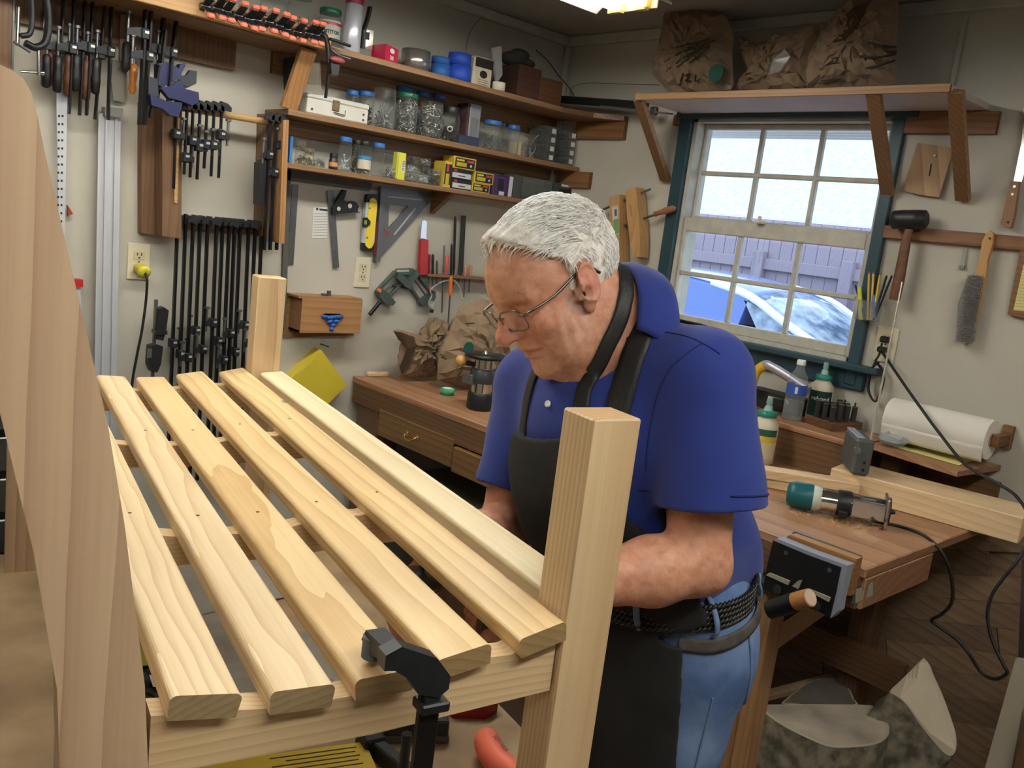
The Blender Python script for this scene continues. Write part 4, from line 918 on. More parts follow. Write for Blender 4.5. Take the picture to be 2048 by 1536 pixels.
while cnt < 1500:
    if ci % 6000 == 0:
        DR = rs.randn(6000, 3) * vv(1, .8, 1); DR /= np.linalg.norm(DR, axis=1)[:, None]; q0 = vv(-.005, 0, .04); LO = bisect(lambda q: cran(q) - .006, np.tile(q0, (6000, 1)), DR, .03, .16)
    dr = DR[ci % 6000]; lo_ = LO[ci % 6000]; ci += 1
    q = q0 + dr * lo_
    if hairline(q[None])[0] > -.003 or q[2] < -.06: continue
    if abs(q[1]) > .06 and abs(q[0] + .01) < .03 and abs(q[2] - .0) < .04: continue
    top = q[2] > .06
    fl = nrm(vv(.75, -.35 if q[1] > -.02 else .5, .0) + rs.randn(3) * .18) if top else nrm(vv(.15 if q[0] > 0 else -.35, 0, -1.) + rs.randn(3) * .15)
    nn = dr; fl = nrm(fl - nn * np.dot(fl, nn)); ln = (.024 + .016 * rs.rand()) if top else .016 + .012 * rs.rand(); pts = []
    for k in range(4):
        t = k / 3; pp = q + fl * ln * t; rr = np.linalg.norm(pp - q0); pp = q0 + (pp - q0) / rr * (lo_ * (1 - .06 * t * t) + .003 + (.006 if top else .003) * math.sin(t * 2.6) + .002 * rs.rand()); pts.append(hw(*pp))
    mb.tube(pts, [.0007, .0009, .0007, .0002], 3, caps=False); cnt += 1
mb.build('hair_strands', mat('white hair strand', (246, 246, 244), .45), hair, kind='stuff')
mb = MB()
for s_ in (-1, 1):
    for k in range(80):
        t = rs.rand(); a = vv(.094 - .016 * t ** 2 - .003, s_ * (.012 + .038 * t), .040 - .004 * t + rs.randn() * .002); b = a + vv(.004, s_ * .006, .004) + rs.randn(3) * .002; mb.tube([hw(*a), hw(*((a + b) / 2 + vv(.002, 0, 0))), hw(*b)], [.0009, .0008, .0003], 3, caps=False)
mb.build('eyebrows', mat('grey eyebrow hair', (150, 142, 134), .5), hair)
for s_ in (-1, 1): MB().tube([hw(*p_) for p_ in spline([vv(.0892, s_ * .0185, .0058), vv(.0905, s_ * .026, .0042), vv(.0900, s_ * .035, .0040), vv(.0862, s_ * .0445, .0056)], 4)], .0008, 5).build('lash_line', mat('dark lashes', (70, 52, 44), .6), hair)
# ---- glasses
gl = thing('eyeglasses', hw(.1, 0, .01), 'thin metal rimmed eyeglasses worn by the person in the blue shirt', 'glasses')
M_rim = mat('brushed steel rim', (120, 116, 110), .25, .9); M_lens = clear('tinted lens', (236, 226, 220), .04, .03)
for s_ in (-1, 1):
    cen = vv(.106, s_ * .0335, .006); axx = nrm(vv(-.22, s_ * 1, 0)); up_ = nrm(vv(.14, 0, 1)); pts = []
    for i in range(32):
        a = 2 * math.pi * i / 32; ca, sa = math.cos(a), math.sin(a); pts.append(cen + axx * .0265 * np.sign(ca) * abs(ca) ** .62 + up_ * .0175 * np.sign(sa) * abs(sa) ** .7)
    MB().tube([hw(*p_) for p_ in pts], .0014, 6, closed=True).build('rim', M_rim, gl)
    mb = MB(); nn = nrm(np.cross(axx, up_)); mb.prism([hw(*(p_ - nn * .0005)) for p_ in pts], RHD @ nn * .0012); mb.build('lens', M_lens, gl)
    tp = [vv(.102, s_ * .060, .013), vv(.090, s_ * .0735, .016), vv(.05, s_ * .0785, .018), vv(.014, s_ * .080, .026), vv(-.012, s_ * .082, .030), vv(-.030, s_ * .082, .010)]
    MB().tube([hw(*p_) for p_ in spline(tp, 4)], .0022, 6).build('temple', M_rim, gl)
    MB().tube([hw(*p_) for p_ in spline([vv(.012, s_ * .0812, .0265), vv(-.012, s_ * .083, .031), vv(-.030, s_ * .083, .010)], 4)], .0024, 6).build('temple_tip', mat('black temple tip', (28, 28, 30), .4), gl)
MB().tube([hw(*p_) for p_ in spline([vv(.107, -.009, .010), vv(.112, 0, .014), vv(.107, .009, .010)], 4)], .0014, 6).build('bridge', M_rim, gl)
# ---- trim router in his hands, working the slat edges from below
rt = thing('trim_router', P(-2.255, -1.60, 1.0), 'small metal trim router held under the bench slats in both hands', 'router')
MB().lathe(P(-2.25, -1.60, .985), [(.026, 0), (.030, .01), (.030, .05), (.027, .052), (.027, .085), (.034, .086), (.034, .096)], 20).build('motor', mat('bright aluminium', (190, 192, 194), .25, .9), rt)
MB().lathe(P(-2.25, -1.60, 1.081), [(.040, 0), (.040, .006), (.012, .0065), (.006, .012), (.004, .02)], 20).build('base_plate', mat('dark router base', (40, 42, 44), .4), rt)
# ================================================================== tools on the left wall
M_alu = mat('satin aluminium', (200, 204, 212), .4, .25, noise=.08, nscale=40, stretch=(1, 1, .05))
M_steel = mat('bright steel', (196, 196, 196), .22, .95); M_gsteel = mat('grey steel', (120, 122, 124), .38, .8, noise=.15, nscale=60)
M_chrome = mat('bright chrome', (225, 225, 225), .12, 1.0)
M_blkpl = mat('black plastic', (30, 31, 33), .42); M_brownh = mat('stained wooden handle', (104, 66, 42), .45, noise=.25, nscale=40); M_amber = mat('amber handle', (178, 112, 48), .25)
M_brown = wood('dark brown board', (122, 92, 66), (94, 68, 48), (0, 0, 1), ring=60, rough=.55); M_brownx = wood('brown shelf board', (148, 114, 80), (116, 86, 58), (1, 0, 0), ring=60, rough=.5)
M_browny = wood('brown shelf board deep', (142, 104, 68), (112, 78, 48), (0, 1, 0), ring=60, rough=.5); M_dowel = wood('pale dowel', (196, 160, 106), (166, 130, 82), (1, 0, 0), ring=60)
M_ivory = mat('ivory plastic', (216, 208, 182), .35); M_red = mat('red plastic', (178, 44, 46), .35); M_orange = mat('orange plastic', (226, 120, 50), .4); M_blue = mat('navy plastic', (36, 40, 84), .4)
ORD = ['first', 'second', 'third', 'fourth', 'fifth', 'sixth', 'seventh', 'eighth', 'ninth', 'tenth', 'eleventh', 'twelfth', 'thirteenth']
def RB(t_=0.0):
    """axes across, out and up on the left wall, turned by t_ degrees in the wall plane"""
    a = math.radians(t_); return np.stack([vv(math.cos(a), 0, math.sin(a)), vv(0, -1, 0), vv(-math.sin(a), 0, math.cos(a))], 1)
def f_clamp(top, bot, jaw, label, group, off=.05, bw=.0055, bd=.018, reach=.055, hand=None, hl=.10, head=True, hm=None, side=-1):
    """steel bar, fixed head at the top, sliding arm with screw and handle; all traced on the wall at its own distance"""
    a = A(*top, off); b = A(*bot, off); b = vv(a[0] + (b[0] - a[0]), b[1], b[2]); t = thing('bar_clamp', vv(b[0], b[1], b[2]), label, 'clamp', group)
    MB().bar(a, b, bw, bd, up=(0, 1, 0), bev=.001).build('bar', M_steelblk, t)
    j = a + (b - a) * np.clip((A(*jaw, off)[2] - a[2]) / (b[2] - a[2]), .02, .98)
    if head:
        mb = MB(); h = a - ZV * .012
        mb.prism([h + vv(.008 * -side, 0, .012), h + vv(side * reach * .5, 0, .008), h + vv(side * reach, 0, -.002), h + vv(side * reach, 0, -.014), h + vv(side * reach * .5, 0, -.012), h + vv(.008 * -side, 0, -.02)], vv(0, -.016, 0)); mb.build('fixed_jaw', M_iron, t)
    mb = MB(); mb.box(j, (.022, .030, .030), bev=.003)
    mb.prism([j + vv(0, .007, .016), j + vv(side * reach * .55, .007, .012), j + vv(side * reach, .007, .004), j + vv(side * reach, .007, -.012), j + vv(side * reach * .5, .007, -.010), j + vv(0, .007, -.016)], vv(0, -.016, 0)); ja = mb.build('sliding_jaw', M_iron, t)
    MB().box(j + vv(.002, -.0165, .004), (.011, .002, .007)).build('jaw_highlight', mat('painted silver highlight', (205, 205, 202), .3, .5), ja)  # small bright piece painted in as the silver highlight on the jaw
    s0 = j + vv(side * reach * .88, 0, 0)
    MB().cyl(s0 + ZV * .045, s0 - ZV * .03, .0042, n=8).cyl(s0 + ZV * .045, s0 + ZV * .052, .009, n=10).build('screw_spindle', M_gsteel, t)
    if hand: MB().lathe(s0 - ZV * (.025 + hl), [(.004, 0), (.011, .004), (.013, hl * .4), (.011, hl * .7), (.012, hl * .92), (.007, hl)], 12).build('handle', hm or M_brownh, t)
    return t
for i, (tp, bt, jw, hd, hm, hl) in enumerate((((127, -6), (117, 186), (124, 96), 1, M_blkpl, .09), ((148, -6), (138, 228), (145, 98), 1, M_blkpl, .10), ((170, -6), (159, 231), (166, 92), 1, M_brownh, .12), ((186, -6), (173, 231), (181, 96), 1, M_blkpl, .10), ((211, -6), (190, 239), (203, 108), 1, M_brownh, .11), ((223, -6), (216, 240), (221, 104), 1, M_blkpl, .10))):
    f_clamp(tp, bt, jw, '%s bar clamp from the left hanging high on the wall, left of the wooden post' % ORD[i], 'bar clamps high on the left wall', .06 + .012 * (i % 2), hand=hd, hm=hm, hl=hl, head=False, reach=.04)
for i, (tp, bt, jw) in enumerate((((292, -6), (279, 250), (296, 70)), ((304, -6), (288, 250), (300, 114)), ((331, -6), (313, 170), (322, 100)), ((358, -6), (341, 140), (344, 105)))):
    f_clamp(tp, bt, jw, '%s long bar clamp from the left in front of the wooden post' % ORD[i], 'long bar clamps by the post', .16 if i < 2 else .10, head=False, reach=.05, bd=.022, bw=.007)
# blue quick-grip clamps bunched on the same post
def quick_clamp(pts, trig, bar, off, label):
    c_ = A(*pts[0], off); t = thing('quick_grip_clamp', vv(c_[0], -off, A(*bar[1], off)[2]), label, 'clamp', 'blue one-hand clamps')
    MB().prism(Ap(pts, off), OUT_A * .028, M_blue).build('body', M_blue, t); MB().prism(Ap(trig, off + .006), OUT_A * .016).build('trigger', mat('dark slate plastic', (44, 48, 58), .45), t)
    MB().bar(A(*bar[0], off + .012), A(*bar[1], off + .012), .006, .018, up=(0, 1, 0)).build('bar', M_steelblk, t)
z1 = lambda L_: [(x / 3.413, y / 3.413) for x, y in L_]
quick_clamp(z1([(1050, 440), (1110, 425), (1150, 440), (1195, 470), (1205, 440), (1235, 435), (1242, 452), (1215, 500), (1205, 540), (1150, 560), (1090, 600), (1050, 580)]), z1([(1200, 520), (1260, 515), (1285, 480), (1330, 488), (1325, 572), (1268, 600), (1215, 565)]), ((331, 60), (312, 215)), .13, 'uppermost blue one-hand clamp with its dark trigger jaw pointing right')
quick_clamp(z1([(1070, 600), (1150, 590), (1185, 552), (1215, 560), (1245, 610), (1330, 632), (1334, 690), (1290, 722), (1210, 690), (1130, 670)]), z1([(1150, 560), (1200, 550), (1215, 680), (1160, 690)]), ((343, 120), (335, 215)), .15, 'middle blue one-hand clamp with a broad pale-edged jaw')
quick_clamp(z1([(1000, 640), (1060, 668), (1110, 690), (1218, 702), (1215, 740), (1190, 798), (1140, 790), (1090, 745), (1010, 720)]), z1([(1000, 520), (1060, 540), (1070, 660), (1000, 650)]), ((318, 130), (300, 235)), .17, 'lowest blue one-hand clamp hanging by the brown post')
# C-clamp and odd things at the far left
cc = thing('c_clamp', A(60, 150, .16), 'big dark C-clamp with a bright screw at the far left of the wall', 'clamp')
MB().tube(spline([A(92, -8, .16), A(97, 40, .16), A(92, 82, .16), A(72, 95, .16), A(50, 86, .16)], 6), .016, 8, sq=.6).build('frame', M_iron, cc)
MB().cyl(A(77, 95, .16), A(77, 151, .16), .0055, n=10).build('screw', M_chrome, cc); MB().cyl(A(40, 143, .17), A(86, 146, .15), .004, n=8).ell(A(86, 146, .15), .006).build('handle_bar', M_chrome, cc)
c2 = thing('c_clamp', A(36, 90, .2), 'small C-clamp with a bright upright screw beside the big dark one', 'clamp')
MB().tube(spline([A(62, -8, .2), A(64, 30, .2), A(60, 66, .2), A(42, 72, .2)], 5), .012, 8, sq=.6).build('frame', M_iron, c2)
MB().cyl(A(37, 14, .2), A(34, 92, .2), .0055, n=10).build('screw', M_chrome, c2); MB().cyl(A(28, 84, .21), A(60, 104, .19), .0035, n=8).build('handle_bar', M_gsteel, c2)
t = thing('handsaw', A(92, 172, .03), 'small tool with an orange-brown wooden handle hanging behind the C-clamps', 'tool')
MB().prism(Ap([(82, 96), (98, 92), (101, 130), (99, 172), (81, 170), (82, 130)], .03), OUT_A * .022).build('handle', mat('orange brown handle', (150, 86, 50), .5, noise=.2, nscale=40), t); MB().prism(Ap([(84, 96), (97, 94), (97, 20), (88, 20)], .035), OUT_A * .003).build('blade', M_gsteel, t)
bd = thing('upright_board', A(12, 120, .05), 'dark brown upright board at the very edge of the wall', 'board')
MB().box(A(8, 60, .06) + vv(-.03, 0, -.2), (.09, .05, 1.1), bev=.003).build('board', M_brown, bd); MB().box(A(21, 60, .05) + vv(0, 0, -.2), (.012, .03, 1.1)).build('edge_strip', M_gsteel, bd)
t = thing('taping_knife', A(238, 205, .02), 'broad grey steel blade hanging flat between two clamps', 'blade')
MB().prism(Ap([(225, 120), (255, 122), (250, 190), (247, 205), (226, 200), (222, 160)], .02), OUT_A * .002).build('blade', mat('dull hanging steel', (140, 138, 130), .45, .5), t); MB().prism(Ap([(238, 30), (250, 30), (249, 122), (237, 122)], .02), OUT_A * .012).build('handle', mat('worn pinkish wood', (130, 108, 96), .6, noise=.2, nscale=30), t)
def driver(pts_h, pts_s, off, hm, label, nm='screwdriver', group=None, rr=.011):
    a, b = A(*pts_h[0], off), A(*pts_h[1], off); t = thing(nm, b, label, nm.replace('_', ' '), group); ln = np.linalg.norm(b - a); d = nrm(b - a)
    MB().lathe(a, [(rr * .5, 0), (rr * .9, ln * .06), (rr, ln * .3), (rr * .82, ln * .6), (rr, ln * .85), (rr * .5, ln)], 12, d).build('handle', hm, t)
    if pts_s: MB().cyl(A(*pts_s[0], off), A(*pts_s[1], off), .0035, .003, 8).build('shank', M_gsteel, t)
    return t
driver(((255, 84), (250, 143)), ((257, 45), (255, 86)), .05, M_blkpl, 'black-handled chisel hanging upside down beside the amber one', 'chisel', rr=.014)
driver(((268, 128), (264, 188)), ((272, 95), (268, 130)), .05, M_amber, 'amber-handled chisel hanging left of the long bar clamps', 'chisel', rr=.012)
# long steel rule with hole rows, aluminium straight-edge rail
rl = thing('perforated_strip', A(122, 500, .03), 'long perforated aluminium strip hanging behind the bench leg', 'straightedge')
MB().prism(Ap([(112, 186), (134, 186), (128, 520), (118, 520)], .03), OUT_A * .004).build('strip', M_alu, rl)
for k in range(17):
    for dx in (-3.4, 3.6):
        y = 232 + k * 16.2; p_ = A(121.5 + dx - (y - 232) * .012, y, .0344); MB().box(p_, (.005, .0008, .006)).build('slot', M_blkpl, rl)
r2 = thing('guide_rail', A(205, 745, .04), 'pale aluminium guide rail standing against the wall', 'guide rail')
MB().prism(Ap([(197, 226), (239, 230), (229, 900), (184, 900)], .02), OUT_A * .012).build('plate', M_alu, r2)
for xa in (199, 213, 232): MB().bar(A(xa, 228, .036), A(xa - 11, 900, .036), .006, .006, up=(0, 1, 0)).build('rib', M_alu, r2)
MB().prism(Ap([(203, 214), (240, 217), (239, 236), (203, 232)], .02), OUT_A * .03).build('end_block', mat('grey end cap', (128, 130, 128), .6), r2)
# little red triangle hook, red ended level behind the leg
MB().prism(Ap([(133, 410), (144, 427), (134, 431)], .01), OUT_A * .012).build('red_hook', mat('rust red paint', (150, 60, 44), .5), None, 'tiny rust red triangular hook by the perforated strip', 'hook')
lv = thing('aluminium_level', A(150, 700, .0), 'red-ended aluminium level half hidden by the bench leg', 'level')
MB().prism(Ap([(143, 566), (156, 566), (164, 690), (150, 690)], .003), OUT_A * .02).build('beam', M_alu, lv); MB().prism(Ap([(138, 556), (160, 557), (160, 572), (138, 572)], .001), OUT_A * .03).build('end_cap', M_red, lv); MB().prism(Ap([(158, 664), (168, 664), (168, 700), (156, 700)], .001), OUT_A * .03).build('end_cap', M_red, lv)
# outlets
def outlet(fn, outv, right, c, label, plug=False):
    c = np.asarray(c, float); o = -np.asarray(outv) ; R = np.stack([right, outv, ZV], 1)
    t = thing('wall_outlet', c - ZV * .057, label, 'outlet')
    MB().box(c + outv * .003, (.070, .006, .114), R, bev=.002).build('cover_plate', M_ivory, t)
    for dz in (.0195, -.0195):
        f = MB().box(c + outv * .0065 + ZV * dz, (.034, .003, .028), R, bev=.001).build('receptacle', mat('ivory receptacle', (206, 196, 166), .35), t); mb = MB()
        for dx in (-.0062, .0062): mb.box(c + outv * .0084 + ZV * (dz + .004) + right * dx, (.0024, .001, .009), R)
        mb.cyl(c + outv * .0078 + ZV * (dz - .007), c + outv * .0089 + ZV * (dz - .007), .0026, n=8); mb.build('slots', M_blkpl, f)
    MB().cyl(c + outv * .006, c + outv * .0072, .003, n=8).build('screw', M_gsteel, t)
    return t
outlet(None, OUT_A, XV, (A(253, 485) + A(299, 560)) / 2, 'ivory wall outlet with a yellow plug in its lower socket')
outlet(None, OUT_A, XV, A(724, 545), 'empty ivory wall outlet left of the green corner clamp')
pl = thing('extension_plug', A(283, 543, .01), 'yellow plug with a black cord hanging from the left outlet', 'plug')
pc_ = A(276, 533, .01); pe = A(290, 546, .05); MB().lathe(pc_, [(.013, 0), (.017, .006), (.017, .028), (.0205, .030), (.0205, .043), (.010, .045)], 18, pe - pc_).build('plug_body', mat('yellow rubber', (214, 206, 70), .45), pl)
MB().tube(spline([A(290, 545, .048), A(294, 560, .06), A(292, 600, .05), A(284, 660, .05), A(274, 710, .05), A(264, 770, .05), A(258, 860, .05)], 6), .0042, 8).build('cord', mat('black rubber cord', (30, 30, 30), .5), pl)
# brown post carrying the dowel, second post at the shelves
t = thing('clamp_post', A(308, 470, .0), 'brown two-part wooden post with a dowel peg, full of clamps', 'rack')
MB().prism(Ap([(275, 205), (300, 205), (300, 468), (275, 464)], .0), OUT_A * .035).build('back_board', M_brown, t); MB().prism(Ap([(300, 205), (338, 205), (338, 472), (300, 466)], .0), OUT_A * .10).build('front_board', M_brown, t); MB().prism(Ap([(336, 232), (347, 236), (342, 404), (336, 404)], .055), OUT_A * .05).build('edge_strip', M_dowel, t)
MB().cyl(A(345, 212, .10), A(541, 245, .10), .0105, n=12).build('dowel', M_dowel, t)
for i, (x, yb, yj) in enumerate(((351, 378, 268), (372, 349, 315), (384, 355, 281), (398, 359, 293), (412, 337, 289), (426, 353, 290), (441, 356, 270))):
    yt = 199 + (x - 351) * .05; f_clamp((x + 3, yt), (x - 4, yb), (x - 1, yj), '%s small bar clamp from the left hanging on the dowel' % ORD[i], 'small clamps on the dowel', .125, bd=.012, bw=.006, reach=.026, head=True, side=1)
xs = (356, 372, 387, 401, 416, 434, 446, 459, 470, 481, 498, 511, 524)
for i, x in enumerate(xs):
    jy = 640 + (i * 37) % 90 if i > 1 else (686, 708)[i]
    f_clamp((x, 426 + (x - 350) * .09), (x - 22, 960), (x - 10, jy), '%s long bar clamp from the left in the row below the dowel' % ORD[i], 'row of long bar clamps', .045 + .012 * (i % 3), bd=.016, bw=.0075, reach=.024, side=-1 if i > 1 else 1)
t = thing('clamp_rail', A(430, 445, 0), 'dark wooden rail that the row of long clamps hangs on', 'rail'); MB().prism(Ap([(345, 432), (540, 446), (540, 470), (345, 455)], 0), OUT_A * .03).build('rail', M_brown, t)
t = thing('clamp_post', A(545, 440, 0), 'short brown post at the left end of the shelves with dark clamps on it', 'rack'); MB().prism(Ap([(514, 228), (560, 234), (545, 470), (506, 470)], 0), OUT_A * .07).build('board', M_brown, t)
for i, (x, yt, yb, yj) in enumerate(((541, 225, 500, 310), (553, 226, 500, 345), (566, 228, 500, 290))):
    f_clamp((x, yt), (x - 13, yb), (x - 4, yj), '%s dark bar clamp from the left on the short post' % ORD[i], 'dark clamps on the short post', .13, bd=.014, bw=.008, reach=.022)
MB().prism(Ap([(508, 325), (522, 318), (520, 400), (506, 408)], .09), OUT_A * .04).build('clamp_handle_bundle', M_blkpl, None, 'bundle of black plastic clamp grips on the short post', 'clamp grip')
# caulking-style spreader clamp
t = thing('spreader_tool', A(308, 752, .05), 'dark caulking-gun-like clamp standing beside the black cord', 'clamp')
z2 = lambda L_: [(x / 3.413, 400 + y / 3.413) for x, y in L_]
MB().bar(A(*z2([(1066, 680)])[0], .06), A(*z2([(1040, 1215)])[0], .06), .008, .012, up=(0, 1, 0)).build('rod', M_gsteel, t); MB().prism(Ap(z2([(1060, 735), (1095, 722), (1128, 745), (1110, 885), (1090, 950), (1040, 940), (1050, 860)]), .05), OUT_A * .03).build('handle', M_blkpl, t)
MB().prism(Ap(z2([(1000, 985), (1040, 975), (1090, 990), (1075, 1110), (1050, 1165), (1010, 1160), (990, 1110)]), .05), OUT_A * .03).build('jaw', M_iron, t); MB().prism(Ap(z2([(1035, 880), (1110, 880), (1110, 905), (1035, 905)]), .045), OUT_A * .04).build('collar', M_iron, t); MB().box(A(*z2([(1022, 1045)])[0], .083), (.012, .004, .03)).build('catch', M_steel, t)
# ------------------------------------------------------------------ white tool board between the shelves and the workbench
M_gpaint = mat('dull grey paint', (96, 94, 88), .7, noise=.12, nscale=20)
t = thing('grey_batten', A(650, 375, 0), 'grey painted batten under the lowest shelf', 'batten'); MB().prism(Ap([(572, 338), (742, 366), (736, 382), (572, 360)], 0), OUT_A * .012).build('batten', M_gpaint, t)
t = thing('grey_batten', A(568, 640, 0), 'grey upright strip running down from the shelves', 'batten'); MB().prism(Ap([(572, 250), (582, 252), (568, 655), (558, 655)], 0), OUT_A * .012).build('batten', M_gpaint, t)
z4 = lambda L_: [(540 + x / 4.452, 340 + y / 4.452) for x, y in L_]
MB().prism(Ap(z4([(195, 128), (252, 130), (205, 845), (150, 845)]), .004), OUT_A * .003, M_gsteel).build('steel_rule', M_gsteel, None, 'plain grey steel rule hanging on the white wall', 'ruler')
pp = thing('paper_sheet', A(*z4([(445, 608)])[0], .001), 'small printed sheet with a round dark logo pinned behind the square', 'paper'); MB().prism(Ap(z4([(385, 335), (515, 330), (508, 605), (372, 608)]), .001), OUT_A * .0008).build('sheet', mat('white paper', (222, 222, 218), .8), pp)
mb = MB()
for k in range(9): mb.prism(Ap(z4([(392 - k, 388 + k * 24), (510, 386 + k * 24), (510, 391 + k * 24), (392 - k, 393 + k * 24)]), .0022), OUT_A * .0003)
mb.build('printed_rows', mat('grey print', (150, 152, 156), .8), pp); c_ = A(*z4([(420, 348)])[0], .0022); MB().cyl(c_, c_ + OUT_A * .0005, .0048, n=14).prism(Ap(z4([(440, 342), (512, 350), (512, 368), (440, 360)]), .0022), OUT_A * .0004).build('logo', mat('dark blue ink', (46, 58, 92), .7), pp)
sq = thing('combination_square', A(*z4([(590, 870)])[0], .01), 'combination square with a black head and grey blade', 'square')
MB().prism(Ap(z4([(507, 185), (567, 183), (612, 866), (562, 874)]), .008), OUT_A * .003).build('blade', M_gsteel, sq)
MB().prism(Ap(z4([(540, 330), (635, 175), (662, 178), (655, 215), (640, 260), (660, 300), (690, 280), (725, 275), (755, 290), (772, 325), (760, 350), (770, 378), (560, 402), (540, 395)]), .010), OUT_A * .016).build('head', M_blkpl, sq)
for cxy, rr in (((612, 345), .0075), ((712, 320), .0085)): c_ = A(*z4([cxy])[0], .0262); MB().cyl(c_, c_ + OUT_A * .0008, rr, n=14).build('opening', mat('pale wall seen through', (190, 186, 172), .8), sq)
MB().prism(Ap(z4([(560, 395), (780, 372), (780, 380), (562, 404)]), .009), OUT_A * .018).build('shoe', M_gsteel, sq)
lv = thing('torpedo_level', A(*z4([(855, 722)])[0], .02), 'yellow torpedo level with black ends hanging upright', 'level')
MB().prism(Ap(z4([(842, 222), (860, 212), (925, 215), (938, 235), (898, 708), (880, 722), (818, 718), (802, 700)]), .006), OUT_A * .018).build('body', M_blkpl, lv); MB().prism(Ap(z4([(832, 285), (930, 285), (905, 645), (808, 645)]), .008), OUT_A * .0185).build('rail', M_alu, lv)
MB().prism(Ap(z4([(880, 252), (905, 245), (930, 270), (938, 310), (905, 660), (885, 692), (858, 696), (835, 670), (832, 640), (865, 300)]), .016), OUT_A * .014).build('face', mat('level yellow', (232, 206, 60), .35), lv)
for cxy in ((887, 340), (865, 603)): c_ = A(*z4([cxy])[0], .0295); MB().cyl(c_, c_ + OUT_A * .002, .0042, n=12).build('vial', mat('olive vial', (140, 128, 40), .2), lv)
MB().prism(Ap(z4([(826, 425), (855, 422), (880, 450), (880, 480), (858, 508), (818, 508)]), .024), OUT_A * .008).build('vial_window', M_blkpl, lv); MB().prism(Ap(z4([(838, 448), (862, 448), (862, 485), (838, 485)]), .0325), OUT_A * .001).build('vial', mat('green vial', (140, 160, 70), .2), lv)
q0, q1 = A(*z4([(888, 528)])[0], .0302), A(*z4([(902, 425)])[0], .0302); text_mb('STANLEY', (q0 + q1) / 2, nrm(q1 - q0), nrm(np.cross(OUT_A, q1 - q0)), .0052, M_blkpl, out=OUT_A, bold=.0002).build('lettering', M_blkpl, lv)
ss = thing('speed_square', A(*z4([(940, 815)])[0], .01), 'large grey triangular speed square with red marks', 'square'); M_sq = mat('cast grey aluminium', (112, 114, 116), .45, .5)
o_ = z4([(965, 150), (1490, 205), (950, 815), (918, 815)]); i_ = z4([(1055, 305), (1225, 320), (1045, 520)])
mb = MB()
def ring_tri(outer, inner, off, th):
    O_ = Ap(outer, off); I_ = Ap(inner, off); n = 3; mbx = MB(); vs = O_ + I_ + [p_ + OUT_A * th for p_ in O_] + [p_ + OUT_A * th for p_ in I_]; fs = []
    for i in range(3):
        j = (i + 1) % 3; fs += [(i, j, 3 + j, 3 + i), (6 + i, 9 + i, 9 + j, 6 + j), (i, 6 + i, 6 + j, j), (3 + i, 3 + j, 9 + j, 9 + i)]
    return mbx.add(vs, fs)
ring_tri(z4([(965, 150), (1490, 205), (945, 815)]), i_, .006, .005).build('plate', M_sq, ss); MB().prism(Ap(z4([(962, 145), (995, 150), (952, 815), (916, 812)]), .004), OUT_A * .022).build('fence', M_sq, ss)
MB().prism(Ap(z4([(1055, 230), (1358, 262), (1355, 274), (1050, 243)]), .0112), OUT_A * .0006).build('scale', mat('pale scale print', (180, 180, 178), .5), ss); MB().prism(Ap(z4([(1290, 335), (1300, 345), (1112, 580), (1100, 570)]), .0112), OUT_A * .0006).build('scale', MATS['pale scale print'], ss)
MB().prism(Ap(z4([(1015, 520), (1058, 560), (1040, 595)]), .0112), OUT_A * .0008).build('red_mark', M_red, ss); MB().prism(Ap(z4([(945, 455), (967, 455), (945, 760), (922, 760)]), .0262), OUT_A * .0006).build('red_strip', mat('dark red print', (96, 34, 38), .5), ss)
# wooden bracket below the lowest shelf is part of the shelves; small tool ledge with drivers, files and punches
t = thing('tool_ledge', A(*z4([(1600, 975)])[0], .0), 'thin wooden ledge with holes holding screwdrivers and files', 'ledge'); MB().box((A(*z4([(1370, 945)])[0], .03) + A(*z4([(2040, 962)])[0], .03)) / 2, (abs(A(*z4([(1370, 945)])[0], .03)[0] - A(*z4([(2040, 962)])[0], .03)[0]), .06, .010), bev=.002).build('ledge', M_brownx, t)
k_ = thing('utility_knife', A(*z4([(1345, 935)])[0], .03), 'red utility knife with a grey blade standing on the tool ledge', 'knife'); MB().prism(Ap(z4([(1325, 620), (1350, 608), (1388, 622), (1380, 930), (1312, 930)]), .025), OUT_A * .018).build('handle', M_red, k_); MB().prism(Ap(z4([(1350, 455), (1372, 445), (1393, 460), (1388, 620), (1335, 620)]), .03), OUT_A * .003).build('blade', M_steel, k_)
driver(z4([(1420, 750), (1414, 940)]), z4([(1414, 940), (1412, 1010)]), .03, mat('dark red handle', (130, 44, 44), .4), 'thin dark red screwdriver next to the utility knife', rr=.006)
driver(z4([(1450, 750), (1448, 940)]), z4([(1448, 940), (1446, 1020)]), .03, M_blkpl, 'thin black screwdriver between the dark red one and a small file', rr=.006)
driver(z4([(1488, 805), (1486, 940)]), z4([(1486, 940), (1484, 1015)]), .03, M_gsteel, 'short grey punch on the tool ledge', 'punch', rr=.005)
driver(z4([(1552, 670), (1540, 945)]), z4([(1540, 945), (1530, 1270)]), .03, M_gsteel, 'thin grey rod dropping far below the tool ledge', 'rod', rr=.0035)
driver(z4([(1578, 765), (1570, 935)]), z4([(1568, 935), (1566, 1000)]), .03, mat('coral handle', (206, 92, 84), .4), 'short coral-handled screwdriver on the tool ledge', rr=.008)
driver(z4([(1650, 412), (1635, 940)]), z4([(1635, 940), (1632, 1030)]), .03, M_blkpl, 'long dark round file on the tool ledge', 'file', rr=.006)
driver(z4([(1618, 660), (1612, 940)]), z4([(1612, 940), (1610, 1000)]), .034, M_blkpl, 'short dark file just left of the long round file', 'file', rr=.005)
